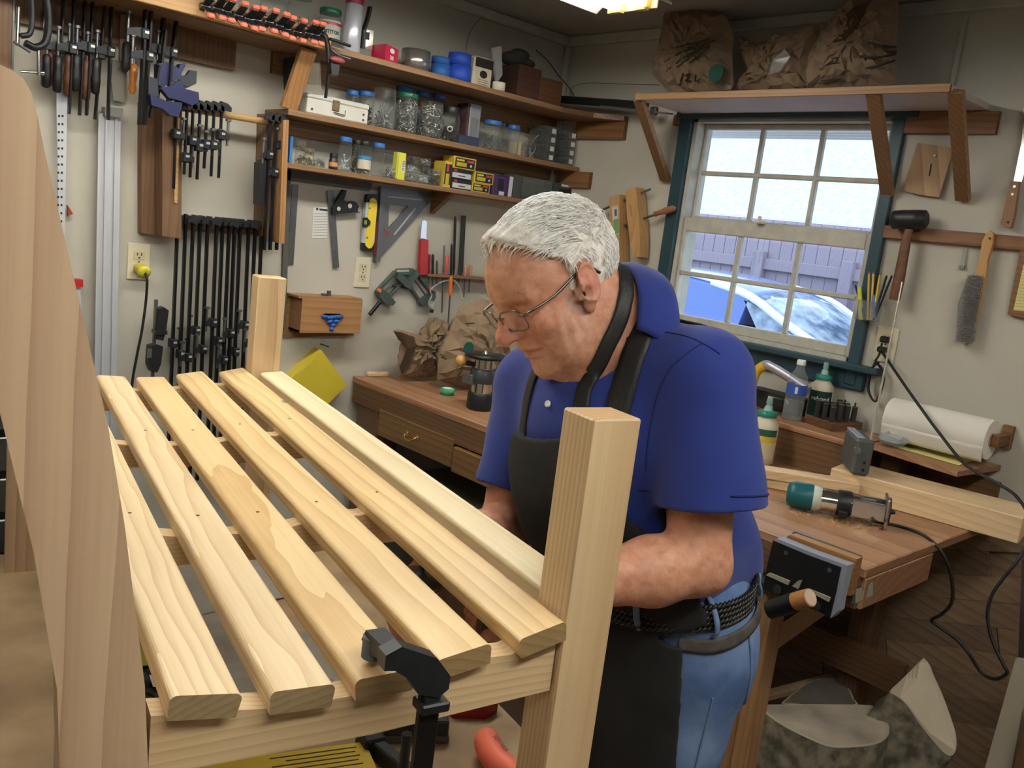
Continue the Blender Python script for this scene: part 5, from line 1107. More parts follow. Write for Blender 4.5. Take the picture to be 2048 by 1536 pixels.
k_ = thing('file', A(*z4([(1690, 935)])[0], .03), 'long flat dark file on the tool ledge nearest the head', 'file'); MB().prism(Ap(z4([(1702, 405), (1738, 408), (1712, 900), (1698, 935), (1678, 935), (1676, 890)]), .025), OUT_A * .006).build('blade', mat('dark file steel', (64, 64, 64), .5, .5), k_); MB().cyl(A(*z4([(1688, 935)])[0], .03), A(*z4([(1684, 1000)])[0], .03), .003, n=6).build('tang', M_gsteel, k_)
for i, x in enumerate((1745, 1790)): driver(z4([(x, 845), (x - 8, 945)]), z4([(x - 8, 945), (x - 20, 1130 - i * 40)]), .03, mat('pale wooden handle', (190, 140, 110), .5), ('left' if i == 0 else 'right') + ' of two short pale-handled awls on the tool ledge', 'awl', rr=.0075)
driver(z4([(1612, 940), (1603, 1115)]), z4([(1603, 1115), (1580, 1440)]), .055, M_orange, 'orange-handled screwdriver hanging through the tool ledge', rr=.009)
t = thing('clear_goggle_strap', A(*z4([(1445, 1240)])[0], .04), 'crumpled clear plastic tubing hanging beside the corner clamp', 'tubing'); MB().tube(spline([A(*p_, .05) for p_ in z4([(1440, 1230), (1410, 1190), (1440, 1120), (1430, 1070), (1500, 1010), (1570, 985), (1640, 985), (1680, 1030), (1705, 1100), (1722, 1165)])], 6), .0035, 8).build('tube', clear('clear tubing', (220, 225, 225), .3, .1), t); MB().ell(A(*z4([(1440, 1200)])[0], .05), (.013, .010, .017)).build('bulb', clear('clear bulb', (225, 230, 230), .25, .08), t); MB().box(A(*z4([(1440, 1255)])[0], .05), (.014, .012, .014), bev=.002).build('end_clip', M_blkpl, t)
# green-grey 90 degree corner clamp
M_gg = mat('dark green grey metal', (84, 96, 92), .45, .3); cn = thing('corner_clamp', A(*z4([(880, 1300)])[0], .03), 'green-grey right-angle corner clamp with orange knobs', 'clamp')
def cbar(a, b, w_, o0, th, nm='rail'): MB().bar(A(*z4([a])[0], o0 + th / 2), A(*z4([b])[0], o0 + th / 2), w_, th, up=(0, 1, 0), bev=.0015).build(nm, M_gg, cn)
MB().prism(Ap(z4([(1100, 900), (1125, 876), (1250, 872), (1290, 900), (1275, 930), (1130, 930)]), .006), OUT_A * .016).build('corner_handle', M_gg, cn); MB().prism(Ap(z4([(1130, 890), (1235, 888), (1240, 905), (1128, 908)]), .0222), OUT_A * .001).build('handle_slot', mat('pale wall seen through', (190, 186, 172), .8), cn)
cbar((1112, 905), (945, 1085), .012, .008, .016); cbar((1195, 985), (1035, 1150), .011, .008, .016); cbar((1300, 905), (1432, 1085), .013, .008, .016); cbar((1222, 1000), (1335, 1170), .011, .008, .016); cbar((1268, 950), (1385, 1115), .005, .012, .010, 'screw_rod'); cbar((1150, 950), (990, 1115), .005, .012, .010, 'screw_rod'); cbar((1090, 1020), (1230, 1050), .010, .006, .012, 'web')
MB().prism(Ap(z4([(1120, 920), (1160, 930), (1240, 1010), (1230, 1060), (1180, 1030), (1110, 960)]), .024), OUT_A * .018).build('jaw', M_gg, cn); MB().prism(Ap(z4([(1210, 970), (1290, 890), (1320, 920), (1235, 1020)]), .024), OUT_A * .016).build('jaw', M_gg, cn)
MB().prism(Ap(z4([(930, 1075), (1000, 1065), (1085, 1170), (1060, 1198), (1000, 1190), (935, 1110)]), .012), OUT_A * .028).build('left_foot', M_gg, cn); MB().prism(Ap(z4([(1330, 1140), (1440, 1075), (1440, 1130), (1410, 1180), (1320, 1195), (1300, 1170)]), .012), OUT_A * .028).build('right_foot', M_gg, cn)
for cxy, e in (((965, 1070), 1), ((1425, 1052), .8)): c_ = A(*z4([cxy])[0], .038); MB().cyl(c_, c_ + OUT_A * .012, .0075 * e, n=14).build('knob', M_orange, cn)
MB().bar(A(*z4([(985, 1170)])[0], .03), A(*z4([(885, 1290)])[0], .03), .013, .013, bev=.002).build('handle', M_blkpl, cn)
# wooden glove dispenser
gx = thing('glove_box', A(*z4([(450, 1480)])[0], .0), 'wooden wall box with blue gloves spilling from its oval slot', 'box'); M_box = wood('light brown box wood', (176, 132, 88), (150, 108, 68), (1, 0, 0), ring=50)
MB().prism(Ap(z4([(130, 1130), (740, 1150), (735, 1470), (108, 1490)]), 0), OUT_A * .008).build('back_board', wood('olive brown backing', (138, 112, 66), (112, 90, 52), (1, 0, 0), ring=50), gx)
x0 = A(*z4([(270, 1300)])[0], .085)[0]; x1 = A(*z4([(805, 1300)])[0], .085)[0]; zt = A(*z4([(540, 1150)])[0], .085)[2]; zb = A(*z4([(530, 1450)])[0], .085)[2]; xm = (x0 + x1) / 2
MB().box(vv(xm, -.045, zb + .004), (x1 - x0, .078, .008)).box(vv(x0 + .004, -.045, (zb + zt) / 2), (.008, .078, zt - zb)).box(vv(x1 - .004, -.045, (zb + zt) / 2), (.008, .078, zt - zb)).build('box_sides', M_box, gx)
sx0, sx1, sz0, sz1 = xm - .034, xm + .034, (zb + zt) / 2 - .013, (zb + zt) / 2 + .010
MB().box(vv(xm, -.087, (zb + sz0) / 2), (x1 - x0, .008, sz0 - zb)).box(vv(xm, -.087, (zt + sz1) / 2), (x1 - x0, .008, zt - sz1)).box(vv((x0 + sx0) / 2, -.087, (sz0 + sz1) / 2), (sx0 - x0, .008, sz1 - sz0)).box(vv((x1 + sx1) / 2, -.087, (sz0 + sz1) / 2), (x1 - sx1, .008, sz1 - sz0)).build('front', M_box, gx)
MB().box(vv(xm - .01, -.047, zt + .004), (x1 - x0 + .012, .088, .007)).build('lid', M_box, gx)
for p_ in ((152, 1180), (150, 1447)): c_ = A(*z4([p_])[0], .008); MB().cyl(c_, c_ + OUT_A * .002, .002, n=8).build('screw', M_steel, gx)
gv = thing('nitrile_gloves', vv(xm, -.09, sz0 - .03), 'bunched bright blue disposable gloves poking out of the wooden box', 'gloves'); M_glove = mat('blue nitrile', (60, 110, 196), .4, noise=.2, nscale=60)
for k, (dx, dz, r_) in enumerate(((-.024, -.002, .011), (-.013, -.004, .012), (.0, -.002, .011), (.014, -.001, .012), (.026, 0, .010), (-.008, -.014, .010), (.012, -.013, .011), (.003, -.024, .009), (.001, -.034, .007))):
    MB().ell(vv(xm + dx * 1.25, -.092, (sz0 + sz1) / 2 + dz * 1.3), (r_ * 1.35, .009, r_ * 1.5), frame(vv(.3 * (k % 3 - 1), -1, .3)), 10, 7).build('glove_fold', M_glove, gv)
t = thing('tarnished_fitting', vv(xm - .005, -.05, zt + .0075), 'small tarnished metal knob lying on top of the glove box', 'knob'); MB().cyl(vv(xm + .004, -.05, zt + .0075), vv(xm + .004, -.05, zt + .026), .008, n=12).build('knob', M_gsteel, t); MB().box(vv(xm - .015, -.05, zt + .0115), (.022, .014, .008), bev=.002).build('plate', M_gsteel, t)
# yellow box hung by its corner
yb = thing('yellow_case', A(640, 815, .0), 'plain yellow flat case hung on the wall by one corner', 'case'); M_yel = mat('bright yellow paint', (214, 194, 62), .45, noise=.05, nscale=20)
q = [A(643, 700, .055), A(694, 770, .055), A(625, 840, .055), A(575, 765, .055)]
MB().prism([p_ + vv(0, .055, 0) for p_ in q], OUT_A * .055).build('case', M_yel, yb); MB().prism([A(643, 704, .0552), A(689, 770, .0552), A(625, 834, .0552), A(580, 765, .0552)], OUT_A * .0015).build('face', M_yel, yb)
c_ = A(641, 688, .0); MB().cyl(c_, c_ + OUT_A * .06, .0025, n=8).build('hanging_nail', M_gsteel, yb)
# ================================================================== shelves on the left wall
ZT, ZM, ZL = 2.106, 1.898, 1.731           # shelf tops
DT, DM, DL = .25, .165, .14                # shelf depths
shv = thing('wall_shelves', (-.7, -.1, 1.46), 'three brown wooden wall shelves crowded with jars and boxes', 'shelf')
def board(x0, x1, y0, y1, zt, th, m, nm, bev=.0015): return MB().box(vv((x0 + x1) / 2, (y0 + y1) / 2, zt - th / 2), (abs(x1 - x0), abs(y1 - y0), th), bev=bev).build(nm, m, shv)
board(-1.36, -.028, -DT, -.002, ZT, .019, M_brownx, 'top_shelf'); board(-2.30, -1.362, -DT + .03, -.002, ZT, .019, M_brownx, 'top_shelf')
MB().prism([vv(-.235, -DT, ZT - .019), vv(-.105, -.30, ZT - .019), vv(-.03, -.40, ZT - .019), vv(-.002, -.40, ZT - .019), vv(-.002, -DT, ZT - .019)], ZV * .0188).build('shelf_return', M_browny, shv)
board(-1.378, -.002, -DM, -.002, ZM, .019, M_brownx, 'middle_shelf'); board(-1.362, -.06, -DL, -.002, ZL, .017, M_brownx, 'bottom_shelf')
MB().box(vv(-.70, -.010, ZT - .055), (1.34, .018, .07)).build('ledger', M_brownx, shv); MB().box(vv(-1.95, -.010, ZT - .065), (.9, .018, .09)).build('ledger', M_brown, shv)
MB().box(vv(-.70, -.010, ZM - .045), (1.33, .018, .05)).build('ledger', M_brownx, shv)
MB().box(vv(-.012, -.265, ZT - .055), (.02, .27, .07)).build('end_cleat', M_browny, shv); MB().box(vv(-.012, -.15, ZM - .052), (.02, .19, .066)).build('end_cleat', M_browny, shv)
MB().prism([A(567, 240, .155), A(578, 240, .155), A(569, 488, .155), A(558, 486, .155)], vv(0, .05, 0)).build('side_board', wood('light brown side board', (172, 128, 82), (140, 100, 60), (0, 0, 1), ring=60), shv)
MB().bar(vv(-1.352, -.215, ZT - .02), vv(-1.372, -.150, ZM + .002), .022, .055, up=(1, 0, 0), bev=.002).build('brace', MATS['light brown side board'], shv)
bx = A(885, 392, .06)[0]; MB().prism([vv(bx - .011, -.004, ZL - .018), vv(bx - .011, -DL + .01, ZL - .018), vv(bx - .011, -.004, ZL - .105)], vv(.022, 0, 0)).build('bracket', M_browny, shv)
st = MB().bar(vv(-2.30, -DT - .002, ZT + .006), vv(-1.300, -DT - .002, ZT + .006), .022, .05, bev=.002).build('front_strip', wood('pale shelf strip', (190, 150, 98), (160, 120, 74), (1, 0, 0), ring=60), shv)
# ------------------------------------------------------------------ helpers for things standing on a shelf
def std(pxc, pyb, pyt, pxw, dep, zs):
    a = A(pxc, pyb, dep); b = A(pxc, pyt, dep); D_ = float((RC.T @ (a - CAM))[2]); return vv(a[0], -dep, zs + .0005), max(b[2] - zs, .012), pxw * D_ / FPX
M_cl = clear('clear jar wall', (205, 215, 212), .05, .06); M_clg = clear('smoky clear plastic', (180, 186, 184), .09, .12)
LIDB = mat('blue jar lid', (52, 108, 182), .4); LIDG = mat('green jar lid', (26, 104, 74), .35); LIDK = mat('black jar lid', (34, 36, 38), .4); LIDS = mat('steel jar lid', (170, 164, 146), .35, .7)
def hardware(c, r, h, m, n, seed, ln=.03, rad=.002):
    """loose screws, nails and washers heaped inside a jar"""
    rs_ = np.random.RandomState(seed); mb = MB()
    for _ in range(n):
        a = rs_.rand() * 6.28; q = math.sqrt(rs_.rand()) * r * .82; p_ = c + vv(q * math.cos(a), q * math.sin(a), .003 + rs_.rand() * h); d = nrm(rs_.randn(3) * vv(1, 1, .9)) * ln / 2
        e0, e1 = p_ - d, p_ + d
        for e in (e0, e1):
            w_ = e[:2] - c[:2]; l_ = np.linalg.norm(w_)
            if l_ > r * .92: e[:2] = c[:2] + w_ / l_ * r * .92
            e[2] = max(e[2], c[2] + .002)
        mb.cyl(e0, e1, rad, rad * .6, 5, True); 
        if rs_.rand() < .4: mb.cyl(e0, e0 + nrm(e1 - e0) * .002, rad * 2.2, n=7)
    return mb
def jar(pxc, pyb, pyt, pxw, dep, zs, lid, label, cont=None, cm=None, lidh=.016, neck=.86, nm='jar', n=70, ln=.03, group=None, fill=.6, wallm=None, band=None, hov=None):
    c, h, w_ = std(pxc, pyb, pyt, pxw, dep, zs); h = hov or h; r = w_ / 2; t = thing(nm, c, label, 'jar', group)
    hb = h - (lidh if lid else 0); prof = [(r * .55, 0.0005), (r * .92, .001), (r, .006), (r, hb * .80), (r * neck, hb * .92), (r * neck, hb)]
    MB().lathe(c, prof, 22, caps=False).build('wall', wallm or M_cl, t)
    MB().lathe(c + ZV * .0006, [(r * .5, 0), (r * .93, .0006), (r * .93, .004), (r * .5, .0045)], 18).build('base', M_clg, t)
    if lid:
        rl_ = r * max(neck, .9) * 1.02; MB().lathe(c + ZV * (hb - .001), [(rl_ * .98, 0), (rl_, .002), (rl_, lidh - .003), (rl_ * .95, lidh), (.002, lidh)], 22).build('lid', lid, t)
    if cont: hardware(c + ZV * .004, r * .93, hb * fill, cm, n, int(pxc), ln).build(cont, cm, t, kind='stuff')
    if band:
        f0, f1, bm = band; MB().lathe(c, [(r * 1.004, hb * f0), (r * 1.004, hb * f1)], 22, caps=False).build('label', bm, t)
    return t, c, r, h
def crate(pxs, pyb, pyt, dep, zs, d, m, label, nm='box', cat='box', group=None, bev=.001):
    """box whose front face spans pixels pxs at wall distance dep"""
    x0 = A(pxs[0], pyb[0], dep)[0]; x1 = A(pxs[1], pyb[1], dep)[0]; h = max(A(pxs[0], pyt, dep)[2] - zs, .012)
    c = vv((x0 + x1) / 2, -dep + d / 2, zs + .0005 + h / 2); t = thing(nm, c - ZV * h / 2, label, cat, group)
    MB().box(c, (x1 - x0, d, h), bev=bev).build('carton', m, t); return t, c, x1 - x0, h
SCR = mat('zinc screws', (190, 188, 182), .3, .85); NAIL = mat('bright nails', (170, 172, 174), .35, .8); BRS = mat('brassy bits', (160, 140, 96), .4, .6); DRK = mat('dark bits', (70, 66, 60), .5, .4); PLUG = mat('milky anchors', (200, 206, 210), .4)
# ---- top shelf
tz = ZT
jar(598, 46, -14, 52, .12, tz, LIDS, 'glass jar with a steel lid behind the orange spring clamps', 'screws', BRS, fill=.5)
jar(545, 20, -40, 50, .12, tz, LIDG, 'jar with a dark green lid partly hidden by spring clamps', 'screws', SCR, fill=.4)
t, c, r, h = jar(657, 80, 17, 48, .12, tz, LIDG, 'salsa jar with a green lid and printed lettering', None, None, band=(.34, .80, mat('smoky jar label', (176, 178, 170), .5)))
vd = nrm(vv(*(CAM - c)[:2], 0)); rt_ = nrm(np.cross(ZV, vd)); text_mb('TOSTITOS', c + vd * (r * 1.01) + ZV * h * .40, rt_, ZV, .0150, M_blkpl, out=vd, bend=r * 1.01, bold=.0007).build('lettering', M_blkpl, t)
MB().lathe(c, [(r * 1.007, h * .60), (r * 1.007, h * .66)], 22, caps=False).build('red_band', M_red, t)
c, h, w_ = std(702, 96, -16, 36, .17, tz); t = thing('spray_can', c, 'white spray can with a red cap', 'spray can'); r = w_ / 2
MB().lathe(c, [(r * .9, 0), (r, .004), (r, h * .80), (r * .8, h * .83)], 22).build('can', mat('silver white can', (196, 200, 210), .25, .3), t); MB().lathe(c + ZV * h * .825, [(r * .98, 0), (r, .003), (r, h * .16), (r * .9, h * .175), (.002, h * .176)], 22).build('cap', mat('crimson cap', (150, 40, 58), .35), t)
sc_ = thing('ratchet_clamp', std(732, 100, 12, 20, .14, tz)[0], 'black and chrome ratchet clamp standing behind the spray can', 'clamp'); MB().tube(spline([A(740, 14, .14), A(734, 40, .14), A(724, 70, .14), A(722, 96, .14)], 5), .012, 8, sq=.55).build('handle', M_blkpl, sc_); MB().prism(Ap([(727, 60), (741, 62), (738, 100), (724, 98)], .15), OUT_A * .02).build('frame', M_chrome, sc_); MB().prism(Ap([(731, 64), (739, 65), (738, 80), (731, 79)], .171), OUT_A * .002).build('slot', M_blkpl, sc_)
RP = mat('raspberry red carton', (196, 42, 74), .5)
x0 = A(743, 118, .235)[0]; t = thing('bag_box', vv(x0 + .06, -.2, tz), 'raspberry red box marked 200', 'box'); p0 = A(770, 112, .24); p1 = A(796, 118, .215)
q0, q1, q2 = A(743, 106, .16), A(770, 114, .245), A(796, 118, .20); hb = .052
b0, b1, b2 = (vv(p_[0], p_[1], tz + .0006) for p_ in (q0, q1, q2)); b3 = b0 + (b2 - b1)
MB().prism([b0, b1, b2, b3], ZV * hb).build('carton', RP, t); fo = nrm(np.cross(b2 - b1, ZV)); fm = (b1 + b2) / 2; fr = nrm(b2 - b1)
if np.dot(fo, CAM - fm) < 0: fo = -fo
text_mb('200', fm + ZV * .010, fr if np.dot(np.cross(fr, ZV), fo) > 0 else -fr, ZV, .018, mat('white print', (235, 232, 228), .5), out=fo, bold=.0006).build('lettering', MATS['white print'], t)
mb = MB(); mb.prism([fm + fr * (.017 * math.cos(a)) + ZV * (.038 + .008 * math.sin(a)) + fo * .0004 for a in np.linspace(0, 6.28, 20)[:-1]], fo * .0006); mb.build('logo_oval', MATS['white print'], t)
def tape(pxc, pyb, pyt, pxw, dep, zs, m, label, core=None, lay=True):
    c, h, w_ = std(pxc, pyb, pyt, pxw, dep, zs); r = w_ / 2; t = thing('tape_roll', c, label, 'tape')
    MB().lathe(c, [(r * .62, 0), (r, 0), (r, h), (r * .62, h), (r * .62, 0)], 26, caps=False).build('tape', m, t); MB().lathe(c, [(r * .56, .0005), (r * .62, .0005), (r * .62, h - .0005), (r * .56, h - .0005), (r * .56, .0005)], 26, caps=False).build('core', core or mat('cardboard core', (190, 170, 138), .8), t); return t
t = tape(830, 131, 101, 58, .15, tz, mat('silver duct tape', (180, 178, 174), .22, .8), 'shiny silver duct tape roll lying flat')
MBL = mat('blue masking tape', (48, 104, 178), .6); MBL2 = mat('royal blue masking tape', (44, 82, 190), .55)
tape(881, 146, 130, 40, .14, tz, MBL, 'lower blue masking tape roll beside the silver tape'); c_, h_, w_ = std(881, 146, 130, 40, .14, tz); tape(881, 130, 115, 38, .14, tz + h_ + .001, MBL, 'blue masking tape roll stacked on the lower one')
tape(918, 156, 132, 46, .17, tz, MBL2, 'royal blue masking tape roll at the bottom of the taller pair'); c_, h_, w_ = std(918, 156, 132, 46, .17, tz); tape(918, 132, 108, 46, .17, tz + h_ + .001, MBL2, 'royal blue masking tape roll at the top of the taller pair')
t = thing('glue_applicator', A(932, 112, .08), 'thin red nozzle with a wire rising behind the blue tape', 'nozzle'); b_ = vv(A(932, 112, .06)[0], -.06, tz); MB().lathe(b_, [(.008, 0), (.008, .045), (.005, .05), (.003, .075), (.0015, .08)], 10).build('nozzle', mat('dull red nozzle', (140, 66, 58), .5), t); MB().tube(spline([b_ + ZV * .078, A(934, 84, .05), A(942, 62, .04), A(956, 42, .03), A(970, 29, .02)], 5), .0012, 6).build('wire', M_gsteel, t)
# small paper bag with black printing
t, c, w_, h = crate((946, 984), (160, 167), 108, .20, tz, .06, mat('cream paper sack', (206, 196, 172), .75, noise=.08, nscale=30), 'small cream paper sack with a black printed top', 'paper_sack', 'bag', bev=.008)
fx = c + vv(0, -.0308, 0); MB().box(fx + ZV * h * .30, (w_ * .92, .001, h * .30)).build('black_band', mat('black print', (44, 38, 36), .6), t); MB().ell(fx - ZV * h * .06, (w_ * .20, .0012, h * .13), None, 10, 6).build('printed_picture', MATS['black print'], t)
for k in range(3): MB().box(fx - ZV * h * (.24 + k * .07), (w_ * .5, .001, .002)).build('printed_line', mat('brown print', (150, 110, 96), .6), t)
t = thing('plastic_bag', vv(c[0] + .03, -.18, tz), 'crumpled clear plastic bag folded beside the cream sack', 'bag'); MB().prism([A(982, 96, .19), A(999, 92, .19), A(1001, 150, .19), A(990, 166, .19)], OUT_A * .012).build('bag', clear('crumpled clear bag', (210, 212, 212), .35, .25), t)
tape(997, 177, 165, 26, .23, tz, mat('white tape', (214, 208, 192), .6), 'small white tape roll at the shelf edge')
M_wbox = wood('reddish brown box', (88, 56, 44), (66, 42, 34), (1, 0, 0), ring=50, rough=.6)
t, c, w_, h = crate((1034, 1078), (186, 196), 126, .20, tz, .15, M_wbox, 'dark reddish brown wooden box on the top shelf', 'wooden_box'); t2 = thing('dark_cloth', c + ZV * h / 2, 'dark grey cloth bundled on the wooden box', 'cloth')
MB().ell(c + vv(-.03, 0, h / 2 + .028), (.06, .05, .028)).ell(c + vv(-.02, -.02, h / 2 + .045), (.045, .035, .022)).ell(c + vv(.02, .0, h / 2 + .022), (.05, .05, .020)).build('cloth', mat('dark grey cloth', (62, 62, 60), .9, bump=.5, nscale=60), t2)
crate((1078, 1121), (200, 211), 151, .20, tz, .13, wood('mid brown box', (112, 74, 44), (86, 56, 34), (1, 0, 0), ring=50, rough=.6), 'lighter brown wooden box at the right of the dark one', 'wooden_box')
t = thing('loose_wires', vv(-.10, -.12, tz), 'loose dark wires curling in the shelf corner', 'wire'); M_wire = mat('dark wire', (60, 58, 54), .5)
MB().tube(spline([A(1072, 100, .05), A(1096, 122, .05), A(1118, 152, .06), A(1140, 178, .08), A(1152, 206, .12)], 6), .0022, 6).build('wire', M_wire, t); MB().tube(spline([B(1146, 205, .1), B(1140, 185, .08), B(1150, 172, .06), B(1180, 166, .05), B(1240, 168, .05), B(1320, 170, .06)], 6), .0012, 6).build('wire', M_wire, t)
t = thing('hacksaw_frame', vv(-.06, -.45, 2.115), 'long black toothed bar lying from the shelf corner towards the window shelf', 'saw'); q0, q1 = B(1122, 201, .10), B(1295, 214, .10); MB().bar(q0 + ZV * .004, q1 + ZV * .004, .02, .03, bev=.003).build('bar', M_blkpl, t); MB().bar(B(1200, 212, .14), B(1345, 228, .08), .006, .006).build('rod', M_gsteel, t); MB().box(B(1308, 222, .09), (.02, .03, .03), bev=.004).build('end_block', M_gsteel, t)
# spring clamps with orange tips along the strip
M_otip = mat('salmon orange tip', (214, 116, 92), .55); SPN = 12; KS = .74
x_a, x_b = A(405, 15, .26)[0], A(625, 82, .26)[0]
proto = None
for i in range(SPN):
    x = x_a + (x_b - x_a) * i / (SPN - 1) + .004 * math.sin(i * 2.1); dy = .004 * math.sin(i * 1.7); lab = '%s orange-tipped spring clamp from the left on the top shelf edge' % (ORD + ['twelfth'])[i]
    if proto is None:
        yb = -DT - .012; t = thing('spring_clamp', vv(x, yb, ZT + .0), lab, 'clamp', 'spring clamps on the shelf edge'); proto = t; px_ = x
        c_ = vv(x, yb - .014, ZT + .020)
        for s_, nm in ((1, 'upper_jaw'), (-1, 'lower_jaw')):
            sp_ = lambda a, b: vv(x - .010, yb + a * KS, ZT + .010 + s_ * b * KS)
            mb = MB(); mb.prism([sp_(.040, .030), sp_(.032, .036), sp_(0, .014), sp_(-.030, .010), sp_(-.078, .036), sp_(-.078, .027), sp_(-.034, .002), sp_(.008, .006)], vv(.020, 0, 0)); mb.build(nm, M_blkpl, t)
            MB().box(sp_(-.068, .0335) + vv(.010, 0, 0), (.023, .042 * KS, .013), np.stack([XV, nrm(vv(0, -1, s_ * .55)), nrm(np.cross(XV, nrm(vv(0, -1, s_ * .55))))], 1), bev=.004).build('orange_grip', M_otip, t)
        MB().cyl(vv(x - .013, yb - .012, ZT + .010), vv(x + .013, yb - .012, ZT + .010), .0085, n=12).build('pivot', M_gsteel, t)
    else: copy_tree(proto, (x - px_, dy, .003 * math.sin(i * 1.3)), lab)
t = thing('trigger_clamp', A(655, 190, .27), 'black trigger clamp hanging off the top shelf edge by its jaw', 'clamp')
MB().tube(spline([A(630, 76, .27), A(640, 68, .27), A(652, 74, .28), A(656, 100, .28), A(658, 125, .28)], 5), .013, 8, sq=.6).build('upper_jaw', M_blkpl, t); MB().tube(spline([A(660, 78, .30), A(678, 84, .30), A(700, 92, .30)], 4), .008, 8, sq=.6).build('handle', M_blkpl, t); MB().tube(spline([A(660, 98, .29), A(676, 110, .29), A(700, 118, .29)], 4), .006, 8, sq=.5).build('lever', M_gsteel, t)
MB().ell(A(675, 120, .30), (.028, .012, .010)).build('red_pad', mat('muted red pad', (140, 70, 72), .5), t); MB().prism(Ap([(654, 125), (672, 128), (668, 152), (655, 148)], .27), OUT_A * .025).build('lower_body', M_blkpl, t); MB().bar(A(658, 140, .28), A(651, 196, .28), .006, .010, up=(0, 1, 0)).build('bar', M_steelblk, t)
t = thing('parts_bag', A(616, 185, .1), 'clear bag of small parts hanging under the top shelf', 'bag'); MB().prism(Ap([(606, 110), (636, 112), (640, 188), (602, 186)], .15), OUT_A * .012).build('bag', clear('cloudy parts bag', (170, 166, 150), .35, .3), t); MB().prism(Ap([(607, 125), (634, 127), (636, 168), (605, 166)], .1505), OUT_A * .009).build('card', mat('dull tan card', (120, 104, 76), .8), t)
t = thing('black_tool_sleeve', A(575, 180, .03), 'black tool hanging under the shelf left of the wooden brace', 'tool'); MB().prism(Ap([(567, 118), (588, 112), (590, 140), (584, 178), (568, 180), (566, 150)], .04), OUT_A * .03).build('sleeve', M_blkpl, t); MB().prism(Ap([(586, 135), (606, 140), (592, 176), (580, 178)], .05), OUT_A * .01).build('side_strap', M_gsteel, t)
# ---- middle shelf
mz = ZM
WMB = mat('chipped white enamel', (206, 206, 198), .5, noise=.06, nscale=18)
x0, x1 = A(612, 236, .155)[0], A(735, 248, .155)[0]; c = vv((x0 + x1) / 2, -.105, mz + .0005); t = thing('metal_cash_box', c, 'chipped white metal box with a rusty latch on the middle shelf', 'box'); w_ = x1 - x0
MB().box(c + ZV * .024, (w_, .10, .048), bev=.003).build('base', WMB, t); MB().box(c + ZV * .057, (w_ + .004, .104, .017), bev=.004).build('lid', WMB, t); RU = mat('rusty latch', (132, 110, 82), .6, .3, noise=.4, nscale=90)
MB().box(c + vv(-.012, -.053, .040), (.026, .004, .034), bev=.001).build('latch', RU, t); MB().tube([c + vv(-.02, -.056, .018), c + vv(.022, -.058, .014), c + vv(.022, -.058, .030)], .0018, 6).build('handle', RU, t)
for dx, dz in ((-w_ * .42, .014), (w_ * .42, .012), (w_ * .42, .03)): MB().cyl(c + vv(dx, -.0500, dz), c + vv(dx, -.0512, dz), .0045, n=9).build('rust_chip', mat('dark rust', (96, 74, 56), .7), t)
jar(702, 226, 180, 26, .05, mz, LIDB, 'small blue-lidded jar standing behind the white metal box', 'screws', NAIL)
jar(729, 236, 182, 32, .06, mz, LIDB, 'wider blue-lidded jar at the right end of the white metal box', 'screws', DRK)
jar(763, 262, 176, 46, .115, mz, None, 'open tall jar of long nails on the middle shelf', 'nails', NAIL, n=40, ln=.075, neck=.9, fill=.35)
jar(806, 218, 174, 34, .035, mz, LIDB, 'blue-lidded jar hidden behind the green-lidded jar', 'screws', NAIL)
jar(809, 268, 185, 44, .12, mz, LIDG, 'green-lidded jar packed with screws', 'screws', SCR, n=170, fill=.85, ln=.026)
jar(842, 228, 183, 30, .03, mz, LIDB, 'dim blue-lidded jar behind the two jars of screws', 'screws', NAIL)
jar(857, 280, 204, 46, .125, mz, None, 'open jar packed with shiny screws', 'screws', SCR, n=190, fill=.85, ln=.026, neck=.95)
jar(874, 244, 188, 28, .045, mz, LIDB, 'blue-lidded jar behind the open jar of screws', 'screws', NAIL, n=60)
t, c, r, h = jar(897, 286, 212, 36, .12, mz, LIDK, 'black-capped jar with a round pale mark', 'screws', DRK, lidh=.024, fill=.4); vd = nrm(vv(*(CAM - c)[:2], 0)); MB().lathe(c + vd * r * .98 + ZV * h * .35, [(.007, .001), (.011, .001), (.011, .002), (.007, .002)], 16, vd, caps=False).build('round_mark', mat('pale print', (200, 200, 196), .6), t)
t, c, w_, h = crate((936, 957), (268, 272), 205, .12, mz, .07, mat('silver carton', (150, 152, 156), .35, .3), 'tall silver-grey carton on the middle shelf', 'carton'); MB().box(c + vv(-w_ * .5 - .006, .0, 0), (.012, .066, h * .98)).build('dark_side', mat('dark red side', (84, 60, 62), .6), t); MB().box(c + vv(0, -.0355, -h * .1), (w_ * .7, .001, h * .55)).build('panel', mat('grey panel', (120, 124, 128), .5), t)
crate((918, 958), (284, 290), 268, .15, mz, .06, mat('dark blue tray', (52, 60, 82), .4), 'low dark blue plastic tray in front of the silver carton', 'tray', 'tray')
jar(980, 303, 240, 40, .12, mz, LIDB, 'clear blue-lidded jar right of the silver carton', 'screws', NAIL, n=30, fill=.4)
jar(1003, 300, 244, 18, .05, mz, LIDK, 'narrow black-lidded jar between two blue-lidded ones', 'screws', NAIL, n=12)
jar(1022, 308, 249, 26, .12, mz, LIDB, 'slim square-looking blue-lidded jar', None, None, wallm=M_clg)
crate((1029, 1041), (310, 312), 282, .12, mz, .04, mat('cream matchbox', (196, 186, 146), .7), 'small upright cream carton on the middle shelf', 'carton')
t = thing('wire_hook_tangle', A(1052, 312, .10), 'tangle of bright hooks and wire on the middle shelf', 'hooks'); rs = np.random.RandomState(3)
